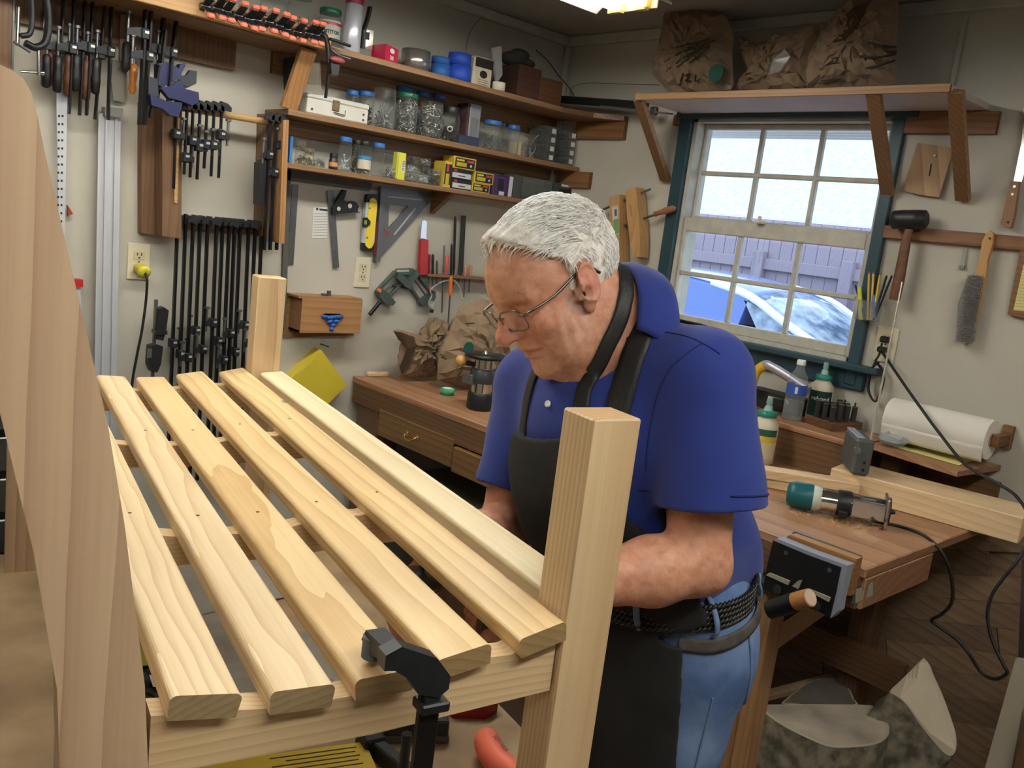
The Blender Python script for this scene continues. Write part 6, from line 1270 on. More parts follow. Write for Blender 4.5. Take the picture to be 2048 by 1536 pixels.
for k in range(7):
    b_ = vv(A(1050 + k * 2, 312, .10)[0], -.10 + rs.randn() * .012, mz + .004); MB().tube(spline([b_, b_ + vv(rs.randn() * .012, rs.randn() * .01, .015 + .012 * k * .5), b_ + vv(rs.randn() * .02, rs.randn() * .01, .03 + .01 * k), b_ + vv(rs.randn() * .02, -.01, .025 + .012 * k)], 3), .0013, 5).build('hook', SCR, t)
def bin_drawer(x, dep, z, w_, h, d, label, lab_m):
    """clear nested storage bin with a white label on its front"""
    c = vv(x, -dep + d / 2, z); t = thing('storage_bin', c, label, 'bin', 'clear storage bins'); th = .0015
    MB().box(c + ZV * th, (w_, d, th * 2)).box(c + vv(-w_ / 2, 0, h / 2), (th, d, h)).box(c + vv(w_ / 2, 0, h / 2), (th, d, h)).box(c + vv(0, -d / 2, h / 2), (w_, th, h)).box(c + vv(0, d / 2, h / 2), (w_, th, h)).build('shell', M_clg, t)
    if lab_m: MB().box(c + vv(w_ * .22, -d / 2 - .0012, h * .5), (w_ * .36, .001, h * .55)).build('label', lab_m, t)
    hardware(c + ZV * .004, min(w_, d) * .42, h * .5, DRK, 26, int(abs(x) * 1000 + z * 777), .02).build('small_parts', DRK, t, kind='stuff'); return t
WL = mat('white bin label', (206, 206, 200), .6); bxs = [A(1088, 318, .12)[0], A(1128, 322, .12)[0]]
for cidx, (x, nm) in enumerate(zip(bxs, ('left', 'right'))):
    for k in range(4): bin_drawer(x, .145, mz + .001 + k * .0355, .062, .034, .10, '%s clear bin in the %s stack at the corner end of the middle shelf' % (('bottom', 'second', 'third', 'top')[k], nm), WL)
# ---- bottom shelf
lz = ZL
crate((578, 583), (322, 323), 272, .125, lz, .10, mat('bright blue card', (52, 124, 196), .5), 'thin bright blue upright carton at the left end of the bottom shelf', 'carton')
for i, (x, yb_, yt_, w_, d) in enumerate(((600, 326, 303, 22, .10), (601, 303, 281, 20, .10), (616, 328, 312, 20, .12), (617, 312, 296, 22, .12))):
    zz = lz if i % 2 == 0 else lz + std((600, 616)[i // 2], (326, 328)[i // 2], (303, 312)[i // 2], 22, d, lz)[1] + .001
    jar(x, yb_, yt_, w_, d, zz, None, '%s clear cup in the %s pair at the left of the bottom shelf' % (('lower', 'upper')[i % 2], ('first', 'second')[i // 2]), 'small_parts', BRS, n=22, ln=.012, neck=1.0, nm='clear_cup', fill=.5, wallm=M_clg)
jar(637, 331, 304, 26, .12, lz, None, 'short open glass cup with bright screws', 'screws', SCR, n=30, ln=.014, neck=1.0, nm='clear_cup', fill=.4)
jar(666, 333, 306, 18, .11, lz, LIDK, 'little dark bottle with an orange band', None, None, wallm=mat('dark bottle', (52, 46, 44), .3), band=(.25, .62, mat('orange band', (200, 142, 80), .5)), nm='small_bottle')
jar(687, 340, 273, 26, .115, lz, LIDB, 'tall clear blue-lidded jar with a few long rods', 'nails', PLUG, n=9, ln=.06, fill=.3)
jar(711, 342, 279, 22, .10, lz, LIDK, 'dark jar of black screws left of the torn-label jar', 'screws', DRK, n=90, fill=.8, ln=.016)
t, c, r, h = jar(726, 346, 281, 28, .115, lz, LIDK, 'black-lidded jar with a torn cream and blue label', 'screws', NAIL, n=30, fill=.3, band=(.18, .50, mat('torn cream label', (196, 190, 172), .7))); MB().lathe(c, [(r * 1.006, h * .44), (r * 1.006, h * .54)], 22, caps=False).build('blue_band', mat('sky blue print', (60, 130, 176), .6), t)
jar(753, 350, 285, 25, .115, lz, LIDB, 'clear straight blue-lidded jar left of the yellow packet', None, None, neck=.95)
jar(779, 354, 300, 30, .115, lz, None, 'open clear cup of long nails beside the yellow packet', 'nails', NAIL, n=16, ln=.05, neck=1.0, nm='clear_cup', fill=.25)
t, c, w_, h = crate((791, 809), (357, 359), 303, .125, lz, .03, mat('lemon yellow pack', (218, 216, 74), .5), 'lemon yellow upright packet with a barcode', 'packet', 'packet', bev=.003); MB().box(c + vv(w_ * .2, -.0155, 0), (w_ * .36, .001, h * .42)).build('barcode_label', mat('white label', (220, 220, 216), .6), t)
for k in range(6): MB().box(c + vv(w_ * .2, -.0163, -h * .12 + k * .006), (w_ * .26, .0006, .0024)).build('barcode_bar', M_blkpl, t)
for i, (x, yb_) in enumerate(((822, 361), (846, 365), (868, 368))):
    hgt = .0305
    for k in range(3 if i < 2 else 2): jar(x, yb_, yb_ - 21, 24, .11, lz + k * (hgt + .0008), None, '%s clear lidded cup in the %s column right of the yellow packet' % (('bottom', 'middle', 'top')[k], ORD[i]), 'small_parts', (SCR, PLUG, DRK)[(i + k) % 3], n=26, ln=.011, neck=1.0, nm='clear_cup', fill=.6, wallm=M_clg, hov=hgt)
YB = mat('yellow edged carton', (206, 178, 62), .55); KB = mat('black carton face', (36, 36, 40), .5); WB = mat('pale carton label', (196, 198, 200), .55); YL = mat('olive yellow label', (182, 168, 56), .55); RL = mat('red label', (192, 64, 66), .55)
def ammo(pxs, pyb, pyt, z, label, style):
    t, c, w_, h = crate(pxs, pyb, pyt, .13, z, .07, YB if style != 'w' else KB, label, 'screw_box', group='boxes of screws on the bottom shelf'); f = c + vv(0, -.0355, 0)
    MB().box(f, (w_ * .88, .001, h * .80)).build('face', KB, t)
    if style == 'y':
        MB().box(f + vv(-w_ * .16, -.001, -h * .12), (w_ * .46, .001, h * .34)).build('label', YL, t); MB().box(f + vv(-w_ * .22, -.001, h * .22), (w_ * .34, .001, h * .15)).build('label', mat('bright yellow label', (214, 200, 70), .55), t); MB().box(f + vv(w_ * .24, -.001, h * .2), (w_ * .3, .001, h * .2)).build('label', RL, t); MB().cyl(f + vv(w_ * .27, 0, -h * .15), f + vv(w_ * .27, -.0012, -h * .15), h * .11, n=12).build('round_mark', WB, t)
    elif style == 'w':
        MB().box(f + vv(0, -.001, -h * .15), (w_ * .92, .001, h * .5)).build('label', WB, t); MB().box(f + vv(-w_ * .32, -.001, h * .3), (w_ * .14, .001, h * .2)).build('label', RL, t); MB().box(f + vv(.0, -.0016, -h * .18), (w_ * .34, .001, h * .09)).build('printed_screw', KB, t)
    else:
        MB().box(f + vv(-w_ * .05, -.001, -h * .2), (w_ * .5, .001, h * .46)).build('label', YL, t); MB().box(f + vv(-w_ * .1, -.001, h * .25), (w_ * .3, .001, h * .3)).build('label', RL, t)
    return h
ammo((886, 900), (373, 375), 321, lz, 'upright yellow and black screw box', 'v')
h1 = ammo((902, 942), (376, 381), 356, lz, 'bottom black and white screw box of the taller stack', 'w'); h2 = ammo((902, 942), (355, 360), 335, lz + h1 + .0008, 'middle black and white screw box of the taller stack', 'w'); ammo((907, 951), (333, 339), 311, lz + h1 + h2 + .0016, 'top yellow-edged screw box of the taller stack', 'y')
h1 = ammo((943, 979), (381, 386), 364, lz, 'bottom yellow-edged screw box of the shorter stack', 'y'); ammo((948, 986), (361, 367), 342, lz + h1 + .0008, 'top yellow-edged screw box of the shorter stack', 'y')
PUR = mat('purple carton', (74, 48, 92), .55)
t, c, w_, h = crate((984, 1012), (386, 390), 350, .13, lz, .07, PUR, 'purple carton with a white code square', 'carton'); MB().box(c + vv(w_ * .15, -.0355, -h * .38), (w_ * .36, .001, h * .2)).build('code_label', WB, t); MB().box(c + vv(w_ * .05, -.0352, h * .08), (w_ * .4, .001, h * .6)).build('dark_panel', KB, t)
t, c, w_, h = crate((1014, 1024), (390, 391), 351, .13, lz, .07, PUR, 'narrow purple carton with a white spine', 'carton'); MB().box(c + vv(0, -.0355, 0), (w_ * .7, .001, h * .95)).build('white_spine', WB, t)
crate((1025, 1041), (391, 393), 348, .13, lz, .07, mat('grey green carton', (74, 78, 74), .6), 'grey-green carton beside the narrow purple one', 'carton')
t, c, w_, h = crate((1043, 1101), (394, 402), 352, .135, lz, .08, clear('smoky bin', (120, 130, 126), .45, .2), 'smoky clear bin with a small red tag', 'bin', 'bin'); MB().box(c + vv(0, .004, -.004), (w_ * .86, .05, h * .6)).build('contents', mat('mossy green parts', (78, 84, 56), .8, noise=.5, nscale=50), t); MB().box(c + vv(0, -.0405, -h * .36), (w_ * .36, .001, h * .2)).build('red_tag', RL, t)
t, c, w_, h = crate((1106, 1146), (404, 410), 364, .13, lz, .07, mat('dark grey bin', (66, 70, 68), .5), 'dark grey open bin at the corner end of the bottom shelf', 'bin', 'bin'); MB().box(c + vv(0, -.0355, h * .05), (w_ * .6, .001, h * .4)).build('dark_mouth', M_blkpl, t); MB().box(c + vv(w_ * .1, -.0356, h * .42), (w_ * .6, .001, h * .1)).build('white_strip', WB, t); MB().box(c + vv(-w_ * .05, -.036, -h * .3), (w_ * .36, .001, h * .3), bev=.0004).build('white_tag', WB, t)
# ================================================================== window wall: shelf, bags and hanging tools
M_oakx = wood('tan brace wood', (158, 122, 86), (128, 94, 62), vv(.75, 0, .66), ring=70, rough=.6); M_oaky = wood('tan shelf edge', (172, 136, 98), (142, 108, 74), (0, 1, 0), ring=70, rough=.6); M_pegr = wood('brown peg rail', (140, 100, 66), (108, 74, 48), (0, 1, 0), ring=60, rough=.55)
ws = thing('window_shelf', (-.15, -1.23, 1.84), 'plain wooden shelf on three diagonal braces above the window', 'shelf')
SZ = 2.131
MB().box(vv(-.152, -1.235, SZ - .009), (.296, 1.10, .018), bev=.0015).build('shelf_board', mat('pale lavender plywood', (196, 186, 184), .7, noise=.06, nscale=9), ws); MB().box(vv(-.304, -1.235, SZ - .010), (.012, 1.10, .022), bev=.001).build('front_edge', M_oaky, ws)
MB().box(vv(-.010, -1.675, SZ - .052), (.018, .28, .064)).build('ledger', M_pegr, ws); MB().box(vv(-.010, -.66, SZ - .04), (.018, .04, .04)).build('ledger', M_pegr, ws)
for y0, y1, zb in ((-.690, -.640, 1.845), (-1.565, -1.530, 1.840), (-1.795, -1.762, 1.836)):
    MB().bar(vv(-.292, y0, SZ - .016), vv(-.012, y1, zb + .02), .040, .020, up=(1, 0, 1), bev=.001).build('brace', M_oakx, ws)
# crumpled paper bags
def puffy(poly, outv, depth, seed, crumple=.006, rings=8, n=44, backd=None):
    poly = [np.asarray(p_, float) for p_ in poly]; L_ = [np.linalg.norm(poly[(i + 1) % len(poly)] - poly[i]) for i in range(len(poly))]; tot = sum(L_); pts = []
    for k in range(n):
        d = tot * k / n; i = 0
        while d > L_[i]: d -= L_[i]; i += 1
        pts.append(poly[i] + (poly[(i + 1) % len(poly)] - poly[i]) * d / L_[i])
    c = sum(pts) / n; rs_ = np.random.RandomState(seed); mb = MB(); outv = np.asarray(outv, float); vs = []; backd = depth * .6 if backd is None else backd
    for sgn, dp in ((1, depth), (-1, backd)):
        base = len(vs)
        for r in range(rings):
            s_ = 1 - r / rings
            for p_ in pts:
                nz = rs_.randn(3) * crumple * (0 if r == 0 else 1) * (1 - np.abs(outv) * 0); vs.append(c + (p_ - c) * s_ + outv * sgn * dp * (1 - s_ ** 3.0) + nz)
        vs.append(c + outv * sgn * dp)
        fs = []
        for r in range(rings - 1):
            for i in range(n):
                a, b, c2, d2 = base + r * n + i, base + r * n + (i + 1) % n, base + (r + 1) * n + (i + 1) % n, base + (r + 1) * n + i
                q = [(a, b, c2), (a, c2, d2)] if (i + r) % 2 else [(a, b, d2), (b, c2, d2)]; fs += [t_ if sgn > 0 else t_[::-1] for t_ in q]
        e = base + rings * n
        for i in range(n): t_ = (base + (rings - 1) * n + i, base + (rings - 1) * n + (i + 1) % n, e); fs.append(t_ if sgn > 0 else t_[::-1])
        mb.f += fs; mb.fm += [0] * len(fs); mb.sm += [False] * len(fs)
    mb.v = [tuple(float(x) for x in p_) for p_ in vs]; return mb, c
M_kraft = mat('crumpled kraft paper', (144, 122, 98), .8, noise=.14, nscale=14, bump=.35, bscale=45); M_kraftd = mat('painted opening shade', (74, 58, 42), .9); M_teal = mat('teal printed circle', (30, 92, 82), .6); M_ink = mat('dark green brown ink', (58, 60, 48), .7); M_mark = mat('black marker', (34, 32, 30), .6)  # M_kraftd is a darker kraft that paints the shade inside openings
def on_bag(pf, poly, depth, off, extra):
    """returns a function giving points just in front of the bulging bag face"""
    P2 = np.array(poly, float); c2 = P2.mean(0)
    def f(x, y):
        q = np.array([x, y]) - c2; best = 1e9; l_ = np.linalg.norm(q)
        if l_ > 1e-6:
            d = q / l_
            for i in range(len(P2)):
                a, b = P2[i] - c2, P2[(i + 1) % len(P2)] - c2; e = b - a; den = d[0] * e[1] - d[1] * e[0]
                if abs(den) < 1e-9: continue
                t_ = (a[0] * e[1] - a[1] * e[0]) / den; u_ = (a[0] * d[1] - a[1] * d[0]) / den
                if t_ > 0 and -.001 <= u_ <= 1.001: best = min(best, t_)
        s_ = min(1, l_ / best); return pf(x, y, off + depth * (1 - s_ ** 3) + extra)
    return f
def ink_lines(f, lines, r, m, nm, parent):
    for L_ in lines: MB().tube(spline([f(x, y) for x, y in L_], 4), r, 5).build(nm[:-1] if nm.endswith('s') else nm, m, parent)
zb_ = lambda L_: [(1290 + x / 3.724, y / 3.724) for x, y in L_]
BO = .17
def wbag(pts, depth, label, seed, off=BO):
    poly = zb_(pts); mb, c = puffy([B(x, y, off) for x, y in poly], OUT_B, depth, seed, .005, backd=.05); t = thing('paper_bag', vv(-off, c[1], SZ), label, 'bag'); mb.build('paper', M_kraft, t); return t, on_bag(B, poly, depth, off, .006)
t, f = wbag([(175, 688), (60, 560), (55, 480), (90, 380), (130, 180), (150, 45), (250, 38), (420, 80), (600, 110), (660, 260), (650, 420), (655, 560), (660, 665), (400, 685)], .055, 'left crumpled paper bag on the window shelf, with a dark teal circle', 3)
ink_lines(f, [zb_([(130, 370), (260, 345), (380, 320), (480, 290)]), zb_([(120, 480), (250, 400), (400, 340), (520, 300)]), zb_([(160, 530), (300, 420), (440, 340)]), zb_([(240, 500), (380, 390), (480, 340)]), zb_([(330, 470), (430, 390), (480, 350)])], .003, M_ink, 'printed_leaves', t)
ink_lines(f, [zb_([(285, 545), (262, 612)]), zb_([(300, 560), (335, 550), (330, 580), (300, 600), (345, 605)]), zb_([(322, 545), (318, 615)]), zb_([(378, 555), (372, 608)])], .0022, M_mark, 'marker_writing', t)
cc_ = f(*zb_([(528, 545)])[0]); MB().cyl(cc_ - OUT_B * .002, cc_ + OUT_B * .001, .030, n=24).build('printed_circle', M_teal, t)
t, f = wbag([(665, 668), (700, 600), (790, 560), (720, 420), (690, 270), (720, 265), (800, 330), (905, 305), (880, 350), (850, 400), (960, 250), (1100, 215), (1190, 180), (1320, 185), (1290, 300), (1220, 380), (1205, 560), (1200, 655), (900, 668)], .04, 'middle torn paper bag with a clear plastic wrap on the window shelf', 5, .14)
MB().prism([f(*p_) + OUT_B * .004 for p_ in zb_([(930, 560), (960, 450), (1050, 370), (1090, 420), (1010, 540)])], OUT_B * .006).build('plastic_wrap', clear('glossy clear wrap', (225, 228, 228), .25, .06), t); MB().prism([f(*p_) for p_ in zb_([(800, 340), (860, 350), (850, 470), (900, 540), (830, 480)])], OUT_B * .002).build('opening_shade', M_kraftd, t)
t, f = wbag([(1205, 655), (1200, 560), (1215, 400), (1290, 280), (1390, 130), (1480, 0), (1560, -30), (1700, -30), (1880, -20), (1890, 60), (1880, 250), (1885, 400), (1875, 560), (1870, 628), (1500, 645)], .065, 'right tall paper bag on the window shelf, printed with waves', 7)
MB().prism([f(*p_) + OUT_B * .002 for p_ in zb_([(1500, 110), (1560, 60), (1680, 20), (1600, 170), (1480, 300), (1400, 320), (1440, 200)])], OUT_B * .003).build('opening_shade', M_kraftd, t)
ink_lines(f, [zb_([(1380, 150), (1440, 130), (1500, 140)]), zb_([(1280, 330), (1350, 280), (1420, 270)]), zb_([(1260, 355), (1330, 340), (1400, 330)]), zb_([(1660, 315), (1760, 340), (1870, 350)]), zb_([(1600, 420), (1740, 425), (1870, 400)]), zb_([(1650, 505), (1760, 480), (1860, 450)]), zb_([(1740, 330), (1800, 380), (1870, 385)])], .0035, M_ink, 'printed_waves', t)
ink_lines(f, [zb_([(1270, 460), (1430, 430)]), zb_([(1300, 482), (1430, 462)]), zb_([(1290, 620), (1440, 595)]), zb_([(1310, 600), (1460, 585)])], .0022, M_ink, 'printed_words', t)
# ---- hand screw clamp
M_maple = wood('pale maple jaw', (196, 156, 106), (170, 130, 84), (0, 0, 1), ring=60); z6 = lambda L_: [(1130 + x / 4.955, 350 + y / 4.955) for x, y in L_]
hsx = thing('hand_screw_clamp', B(*z6([(560, 860)])[0], .02), 'wooden hand screw clamp with two long handles left of the window', 'clamp')
MB().prism(Bp(z6([(440, 215), (535, 192), (540, 300), (540, 600), (545, 862), (510, 862), (450, 690), (445, 520)]), .075), -OUT_B * .055).build('jaw', M_maple, hsx); MB().prism(Bp(z6([(597, 145), (700, 118), (720, 300), (745, 600), (735, 812), (672, 812), (640, 640), (615, 420)]), .075), -OUT_B * .055).build('jaw', M_maple, hsx)
for a, b in (((330, 365), (600, 245)), ((560, 265), (845, 140)), ((365, 580), (640, 488)), ((560, 510), (900, 390))): MB().cyl(B(*z6([a])[0], .045), B(*z6([b])[0], .045), .0045, n=8).build('spindle', M_gsteel, hsx)
for a, b in (((345, 360), (175, 435)), ((885, 390), (1090, 325))):
    p0, p1 = B(*z6([a])[0], .045), B(*z6([b])[0], .045); ln = np.linalg.norm(p1 - p0); MB().lathe(p0, [(.006, 0), (.011, .004), (.009, ln * .2), (.0135, ln * .6), (.0125, ln * .93), (.006, ln)], 12, p1 - p0).build('handle', mat('worn tool handle', (150, 104, 68), .5, noise=.15, nscale=50), hsx)
lb = MB(); lb.prism(Bp(z6([(465, 310), (525, 300), (535, 590), (480, 592)]), .0755), OUT_B * .0006); lb.build('paper_label', mat('white paper label', (206, 204, 194), .6), hsx); MB().prism(Bp(z6([(478, 450), (528, 430), (533, 575), (482, 588)]), .0762), OUT_B * .0004).build('green_print', mat('green print', (120, 168, 112), .6), hsx); MB().prism(Bp(z6([(490, 340), (512, 338), (514, 405), (493, 408)]), .0762), OUT_B * .0004).build('dark_print', mat('grey blue print', (90, 96, 120), .6), hsx)
q0, q1 = B(*z6([(665, 415)])[0], .0752), B(*z6([(655, 285)])[0], .0752); text_mb('JORGENSEN', (q0 + q1) / 2, nrm(q1 - q0), nrm(np.cross(OUT_B, q1 - q0)), .0085, mat('burnt brand', (70, 50, 34), .7), out=OUT_B).build('branding', MATS['burnt brand'], hsx)
# ---- chisel / screwdriver rack below it
rk = thing('tool_rack', B(1275, 595, 0), 'little wooden rack left of the window sill holding black screwdrivers', 'rack'); MB().box(B(1268, 590, .03), (.06, .17, .016), bev=.002).build('rack_bar', M_pegr, rk)
for i, (a, b, m, lab) in enumerate((((1212, 535), (1212, 575), M_gsteel, 'clear grey screwdriver handle at the left of the small rack'), ((1226, 532), (1225, 575), M_gsteel, 'second clear grey screwdriver handle on the small rack'), ((1237, 532), (1234, 572), M_blkpl, 'black screwdriver with a red stripe on the small rack'), ((1271, 538), (1268, 574), M_blkpl, 'left fat black screwdriver on the small rack'), ((1285, 540), (1282, 575), M_blkpl, 'right fat black screwdriver on the small rack'))):
    p0, p1 = B(*a, .035), B(*b, .035); t = thing('screwdriver', p1, lab, 'screwdriver'); ln = np.linalg.norm(p1 - p0); MB().lathe(p0, [(.006, 0), (.0115, .003), (.0125, ln * .5), (.0115, ln * .9), (.006, ln)], 10, p1 - p0).build('handle', m, t); MB().cyl(p1, B(b[0] - 6, b[1] + 55, .035), .0035, n=8).build('shank', M_steel, t)
    if i == 2: MB().bar(p0 * .9 + p1 * .1 + OUT_B * .012, p0 * .1 + p1 * .9 + OUT_B * .0125, .004, .002, up=(1, 0, 0)).build('red_stripe', M_red, t)
# ---- right of the window
pr = thing('peg_rail', B(1900, 480, 0), 'brown wooden rail across the wall with tools hanging from it', 'rail'); MB().box(vv(-.011, (B(1757, 460, .01)[1] - 2.5) / 2, B(1757, 462, .01)[2]), (.020, abs(-2.5 - B(1757, 460, .01)[1]), .040), bev=.002).build('rail', M_pegr, pr)
pd = thing('wooden_paddle', B(1858, 400, .01), 'square wooden panel with a slot hanging tilted on the wall', 'panel'); zc = lambda L_: [(1680 + x / 3.072, 250 + y / 3.072) for x, y in L_]
MB().prism(Bp(zc([(485, 114), (600, 128), (708, 145), (618, 447), (500, 432), (397, 406), (440, 260)]), .006), OUT_B * .012).build('board', wood('glued strip wood', (170, 136, 98), (128, 96, 64), vv(0, .28, 1), ring=26, dist=.01, pith=(.2, .1)), pd); MB().prism(Bp(zc([(565, 238), (552, 315), (545, 312), (556, 240)]), .0183), OUT_B * .0008).build('slot', M_kraftd, pd); c_ = B(*zc([(583, 188)])[0], .0183); MB().cyl(c_, c_ + OUT_B * .003, .004, n=10).build('nail', M_gsteel, pd)
ml = thing('rubber_mallet', B(*zc([(335, 1080)])[0], .04), 'black rubber mallet with a stained wooden handle', 'mallet'); q0, q1 = B(*zc([(322, 582)])[0], .05), B(*zc([(532, 580)])[0], .05); ln = np.linalg.norm(q1 - q0)
MB().lathe(q0, [(.022, 0), (.028, .004), (.0295, ln * .3), (.0295, ln * .7), (.028, ln - .004), (.022, ln)], 20, q1 - q0).build('head', mat('worn black rubber', (34, 35, 40), .45, noise=.3, nscale=40), ml)
MB().tube([B(*zc([p_])[0], .05) for p_ in ((425, 640), (405, 720), (385, 830), (360, 960), (335, 1075))], [.013, .0155, .017, .0185, .0175], 10, sq=.75).build('handle', mat('stained mallet handle', (122, 82, 62), .55, noise=.25, nscale=40), ml)
br = thing('bench_brush', B(*zc([(770, 1340)])[0], .02), 'grey bristled bench brush with a wooden handle', 'brush')
MB().prism(Bp(zc([(932, 652), (955, 668), (948, 740), (918, 830), (912, 910), (895, 985), (820, 1330), (800, 1310), (860, 960), (845, 910), (872, 810), (885, 720), (908, 670)]), .018), OUT_B * .016).build('handle', wood('varnished brush handle', (204, 160, 100), (178, 132, 78), (0, 0, 1), ring=40), br); c_ = B(*zc([(921, 697)])[0], .0343); MB().cyl(c_, c_ + OUT_B * .001, .0035, n=10).build('hole', M_blkpl, br)
rs = np.random.RandomState(12); mb = MB(); a0, a1 = np.array([850, 930.]), np.array([775, 1335.])
for k in range(1500):
    t_ = rs.rand(); w_ = rs.rand() * 2 - 1; cxy = a0 + (a1 - a0) * t_ + np.array([46, 8]) * w_ * (.9 + .1 * math.sin(t_ * 9)); rt0 = B(*zc([tuple(cxy * [1, 1] * 1.0)])[0], .022); tip = rt0 + vv(-.022, (rs.randn() * .003) + w_ * -.004, rs.randn() * .003); mb.tube([rt0, tip], [.0011, .0007], 3, caps=False)
mb.build('bristles', mat('grey horsehair', (198, 196, 192), .8), br, kind='stuff'); MB().prism(Bp(zc([(800, 935), (895, 925), (825, 1330), (728, 1325), (740, 1100)]), .016), OUT_B * .02).build('bristle_core', mat('dark brush core', (130, 128, 126), .9), br)
sw = thing('hand_saw', B(2035, 455, .02), 'hand saw with a riveted wooden handle hanging at the right edge', 'saw'); MB().prism(Bp(zc([(1062, 350), (1112, 355), (1082, 560), (1062, 635), (1020, 632), (1000, 615), (1012, 560)]), .012), OUT_B * .018).build('handle', mat('brown saw handle', (150, 112, 80), .5, noise=.15, nscale=40), sw); MB().prism(Bp(zc([(1068, 345), (1118, 350), (1250, -100), (1130, -100), (1118, 100)]), .018), OUT_B * .0025).build('blade', M_steel, sw)
for p_ in ((1072, 378), (1060, 426), (1033, 598)): c_ = B(*zc([p_])[0], .0302); MB().cyl(c_, c_ + OUT_B * .001, .0038, n=8).build('rivet', M_chrome if p_[1] < 500 else M_blkpl, sw)
t = thing('hook_clip', B(1926, 540, .01), 'small clear clip hanging from the rail by the brush', 'clip'); MB().prism(Bp(zc([(765, 750), (785, 752), (765, 870), (742, 868)]), .004), OUT_B * .004).build('strap', clear('frosted strip', (190, 192, 186), .5, .3), t); MB().prism(Bp(zc([(738, 862), (770, 864), (766, 886), (734, 884)]), .004), OUT_B * .008).build('clasp', M_gsteel, t)
fr_ = thing('note_board', B(2040, 620, .0), 'wooden framed board with yellow ruled paper at the right edge', 'note board'); MB().prism(Bp(zc([(1118, 770), (1240, 780), (1200, 1200), (1040, 1165), (1080, 960)]), .002), OUT_B * .016).build('frame', M_pegr, fr_); MB().prism(Bp(zc([(1128, 860), (1240, 870), (1200, 1150), (1066, 1138)]), .0185), OUT_B * .001).build('yellow_paper', mat('yellow legal paper', (222, 212, 140), .7), fr_)
mb = MB()
for k in range(14): mb.prism(Bp(zc([(1124 - k * 4, 885 + k * 19), (1230, 898 + k * 19), (1230, 900.5 + k * 19), (1124 - k * 4, 887.5 + k * 19)]), .0197), OUT_B * .0003)
mb.build('ruled_lines', mat('blue grey rule', (150, 160, 150), .7), fr_)
# pencil cup on the window casing
pcu = thing('pencil_cup', B(1733, 643, .03), 'clear plastic cup full of pens screwed to the window casing', 'cup'); cb = B(1733, 640, .055); MB().box(cb + ZV * .03, (.045, .065, .062), bev=.003).build('cup', clear('cup plastic', (170, 180, 186), .3, .15), pcu)
for i, (a, b, m, lab, nm) in enumerate((((1722, 640), (1719, 580), mat('highlighter yellow', (206, 214, 70), .4), 'fat yellow highlighter at the front of the pencil cup', 'highlighter'), ((1735, 640), (1738, 548), mat('pencil yellow', (214, 176, 70), .45), 'left yellow pencil in the cup', 'pencil'), ((1741, 640), (1747, 548), MATS['pencil yellow'], 'middle yellow pencil in the cup', 'pencil'), ((1745, 640), (1760, 550), MATS['pencil yellow'], 'right yellow pencil in the cup', 'pencil'), ((1746, 640), (1772, 556), M_blkpl, 'upright black pen in the cup', 'pen'), ((1750, 636), (1782, 556), M_blkpl, 'leaning thin black pen in the cup', 'pen'), ((1730, 640), (1712, 575), M_blkpl, 'black pen leaning left in the cup', 'pen'), ((1748, 636), (1748, 596), mat('blue eraser', (90, 122, 178), .5), 'stubby blue marker in the cup', 'marker'))):
    p0, p1 = B(a[0], a[1], .055), B(b[0], b[1], .05); t = thing(nm, p0, lab, nm); r_ = .0075 if i in (0, 7) else .0036; MB().cyl(p0, p1, r_, n=8).build('barrel', m, t); MB().cyl(p1, p1 + nrm(p1 - p0) * .008, r_ * .95, n=8).build('tip', M_gsteel if i in (1, 2, 3) else m, t)
M_cord = MATS['black rubber cord']
ot = outlet(None, OUT_B, -YV, (B(1755, 652) + B(1790, 727)) / 2, 'outlet right of the window with two black plugs in it')
t = thing('power_plug', B(1768, 680, .01), 'upper black plug in the outlet right of the window', 'plug'); MB().box(B(1770, 679, .022), (.026, .026, .020), bev=.004).build('plug_body', M_blkpl, t); MB().tube(spline([B(1764, 686, .03), B(1761, 700, .03), B(1757, 712, .03), B(1750, 722, .03)], 4), .0035, 8).build('cord', M_cord, t)
for k in range(5):
    o_ = (k - 2) * .006; MB().tube(spline([B(1750 + k * 2, 724, .03 + .004 * k), B(1742 - k * 1.2, 745, .035), B(1738 - k * .5, 780, .035 + o_), B(1750, 803, .035 + o_), B(1761 + k * .6, 780, .035), B(1764 + k, 745, .035), B(1752, 722, .03 + .003 * k)], 5), .0032, 6).build('cord_loop', M_cord, t)
t2 = thing('looping_cable', B(1766, 700, .01), 'long black cable looping from the lower plug past the bench end to the router', 'cable'); MB().box(B(1764, 699, .022), (.024, .026, .018), bev=.004).build('plug_body', M_blkpl, t2)
cpath = [B(1766, 706, .03), B(1790, 742, .09), B(1830, 800, .175), B(1880, 868, .24), B(1930, 928, .30), B(1990, 964, .34), B(2035, 995, .36), B(2062, 1050, .40), B(2042, 1110, .44), B(2010, 1152, .46), B(1984, 1190, .47), B(1975, 1232, .48), B(1985, 1282, .49), B(2006, 1328, .5), B(2014, 1346, .5), B(1990, 1358, .5), B(1962, 1344, .5), B(1938, 1308, .51), B(1915, 1280, .51), B(1882, 1256, .52), B(1863, 1241, .53), B(1884, 1228, .54), B(1904, 1202, .55), B(1902, 1150, .56), B(1884, 1105, .57), H(1850, 1072, .986), H(1800, 1053, .984), H(1765, 1046, .988), H(1745, 1042, 1.0)]
MB().tube(spline(cpath, 7), .0042, 8).build('cord', M_cord, t2)
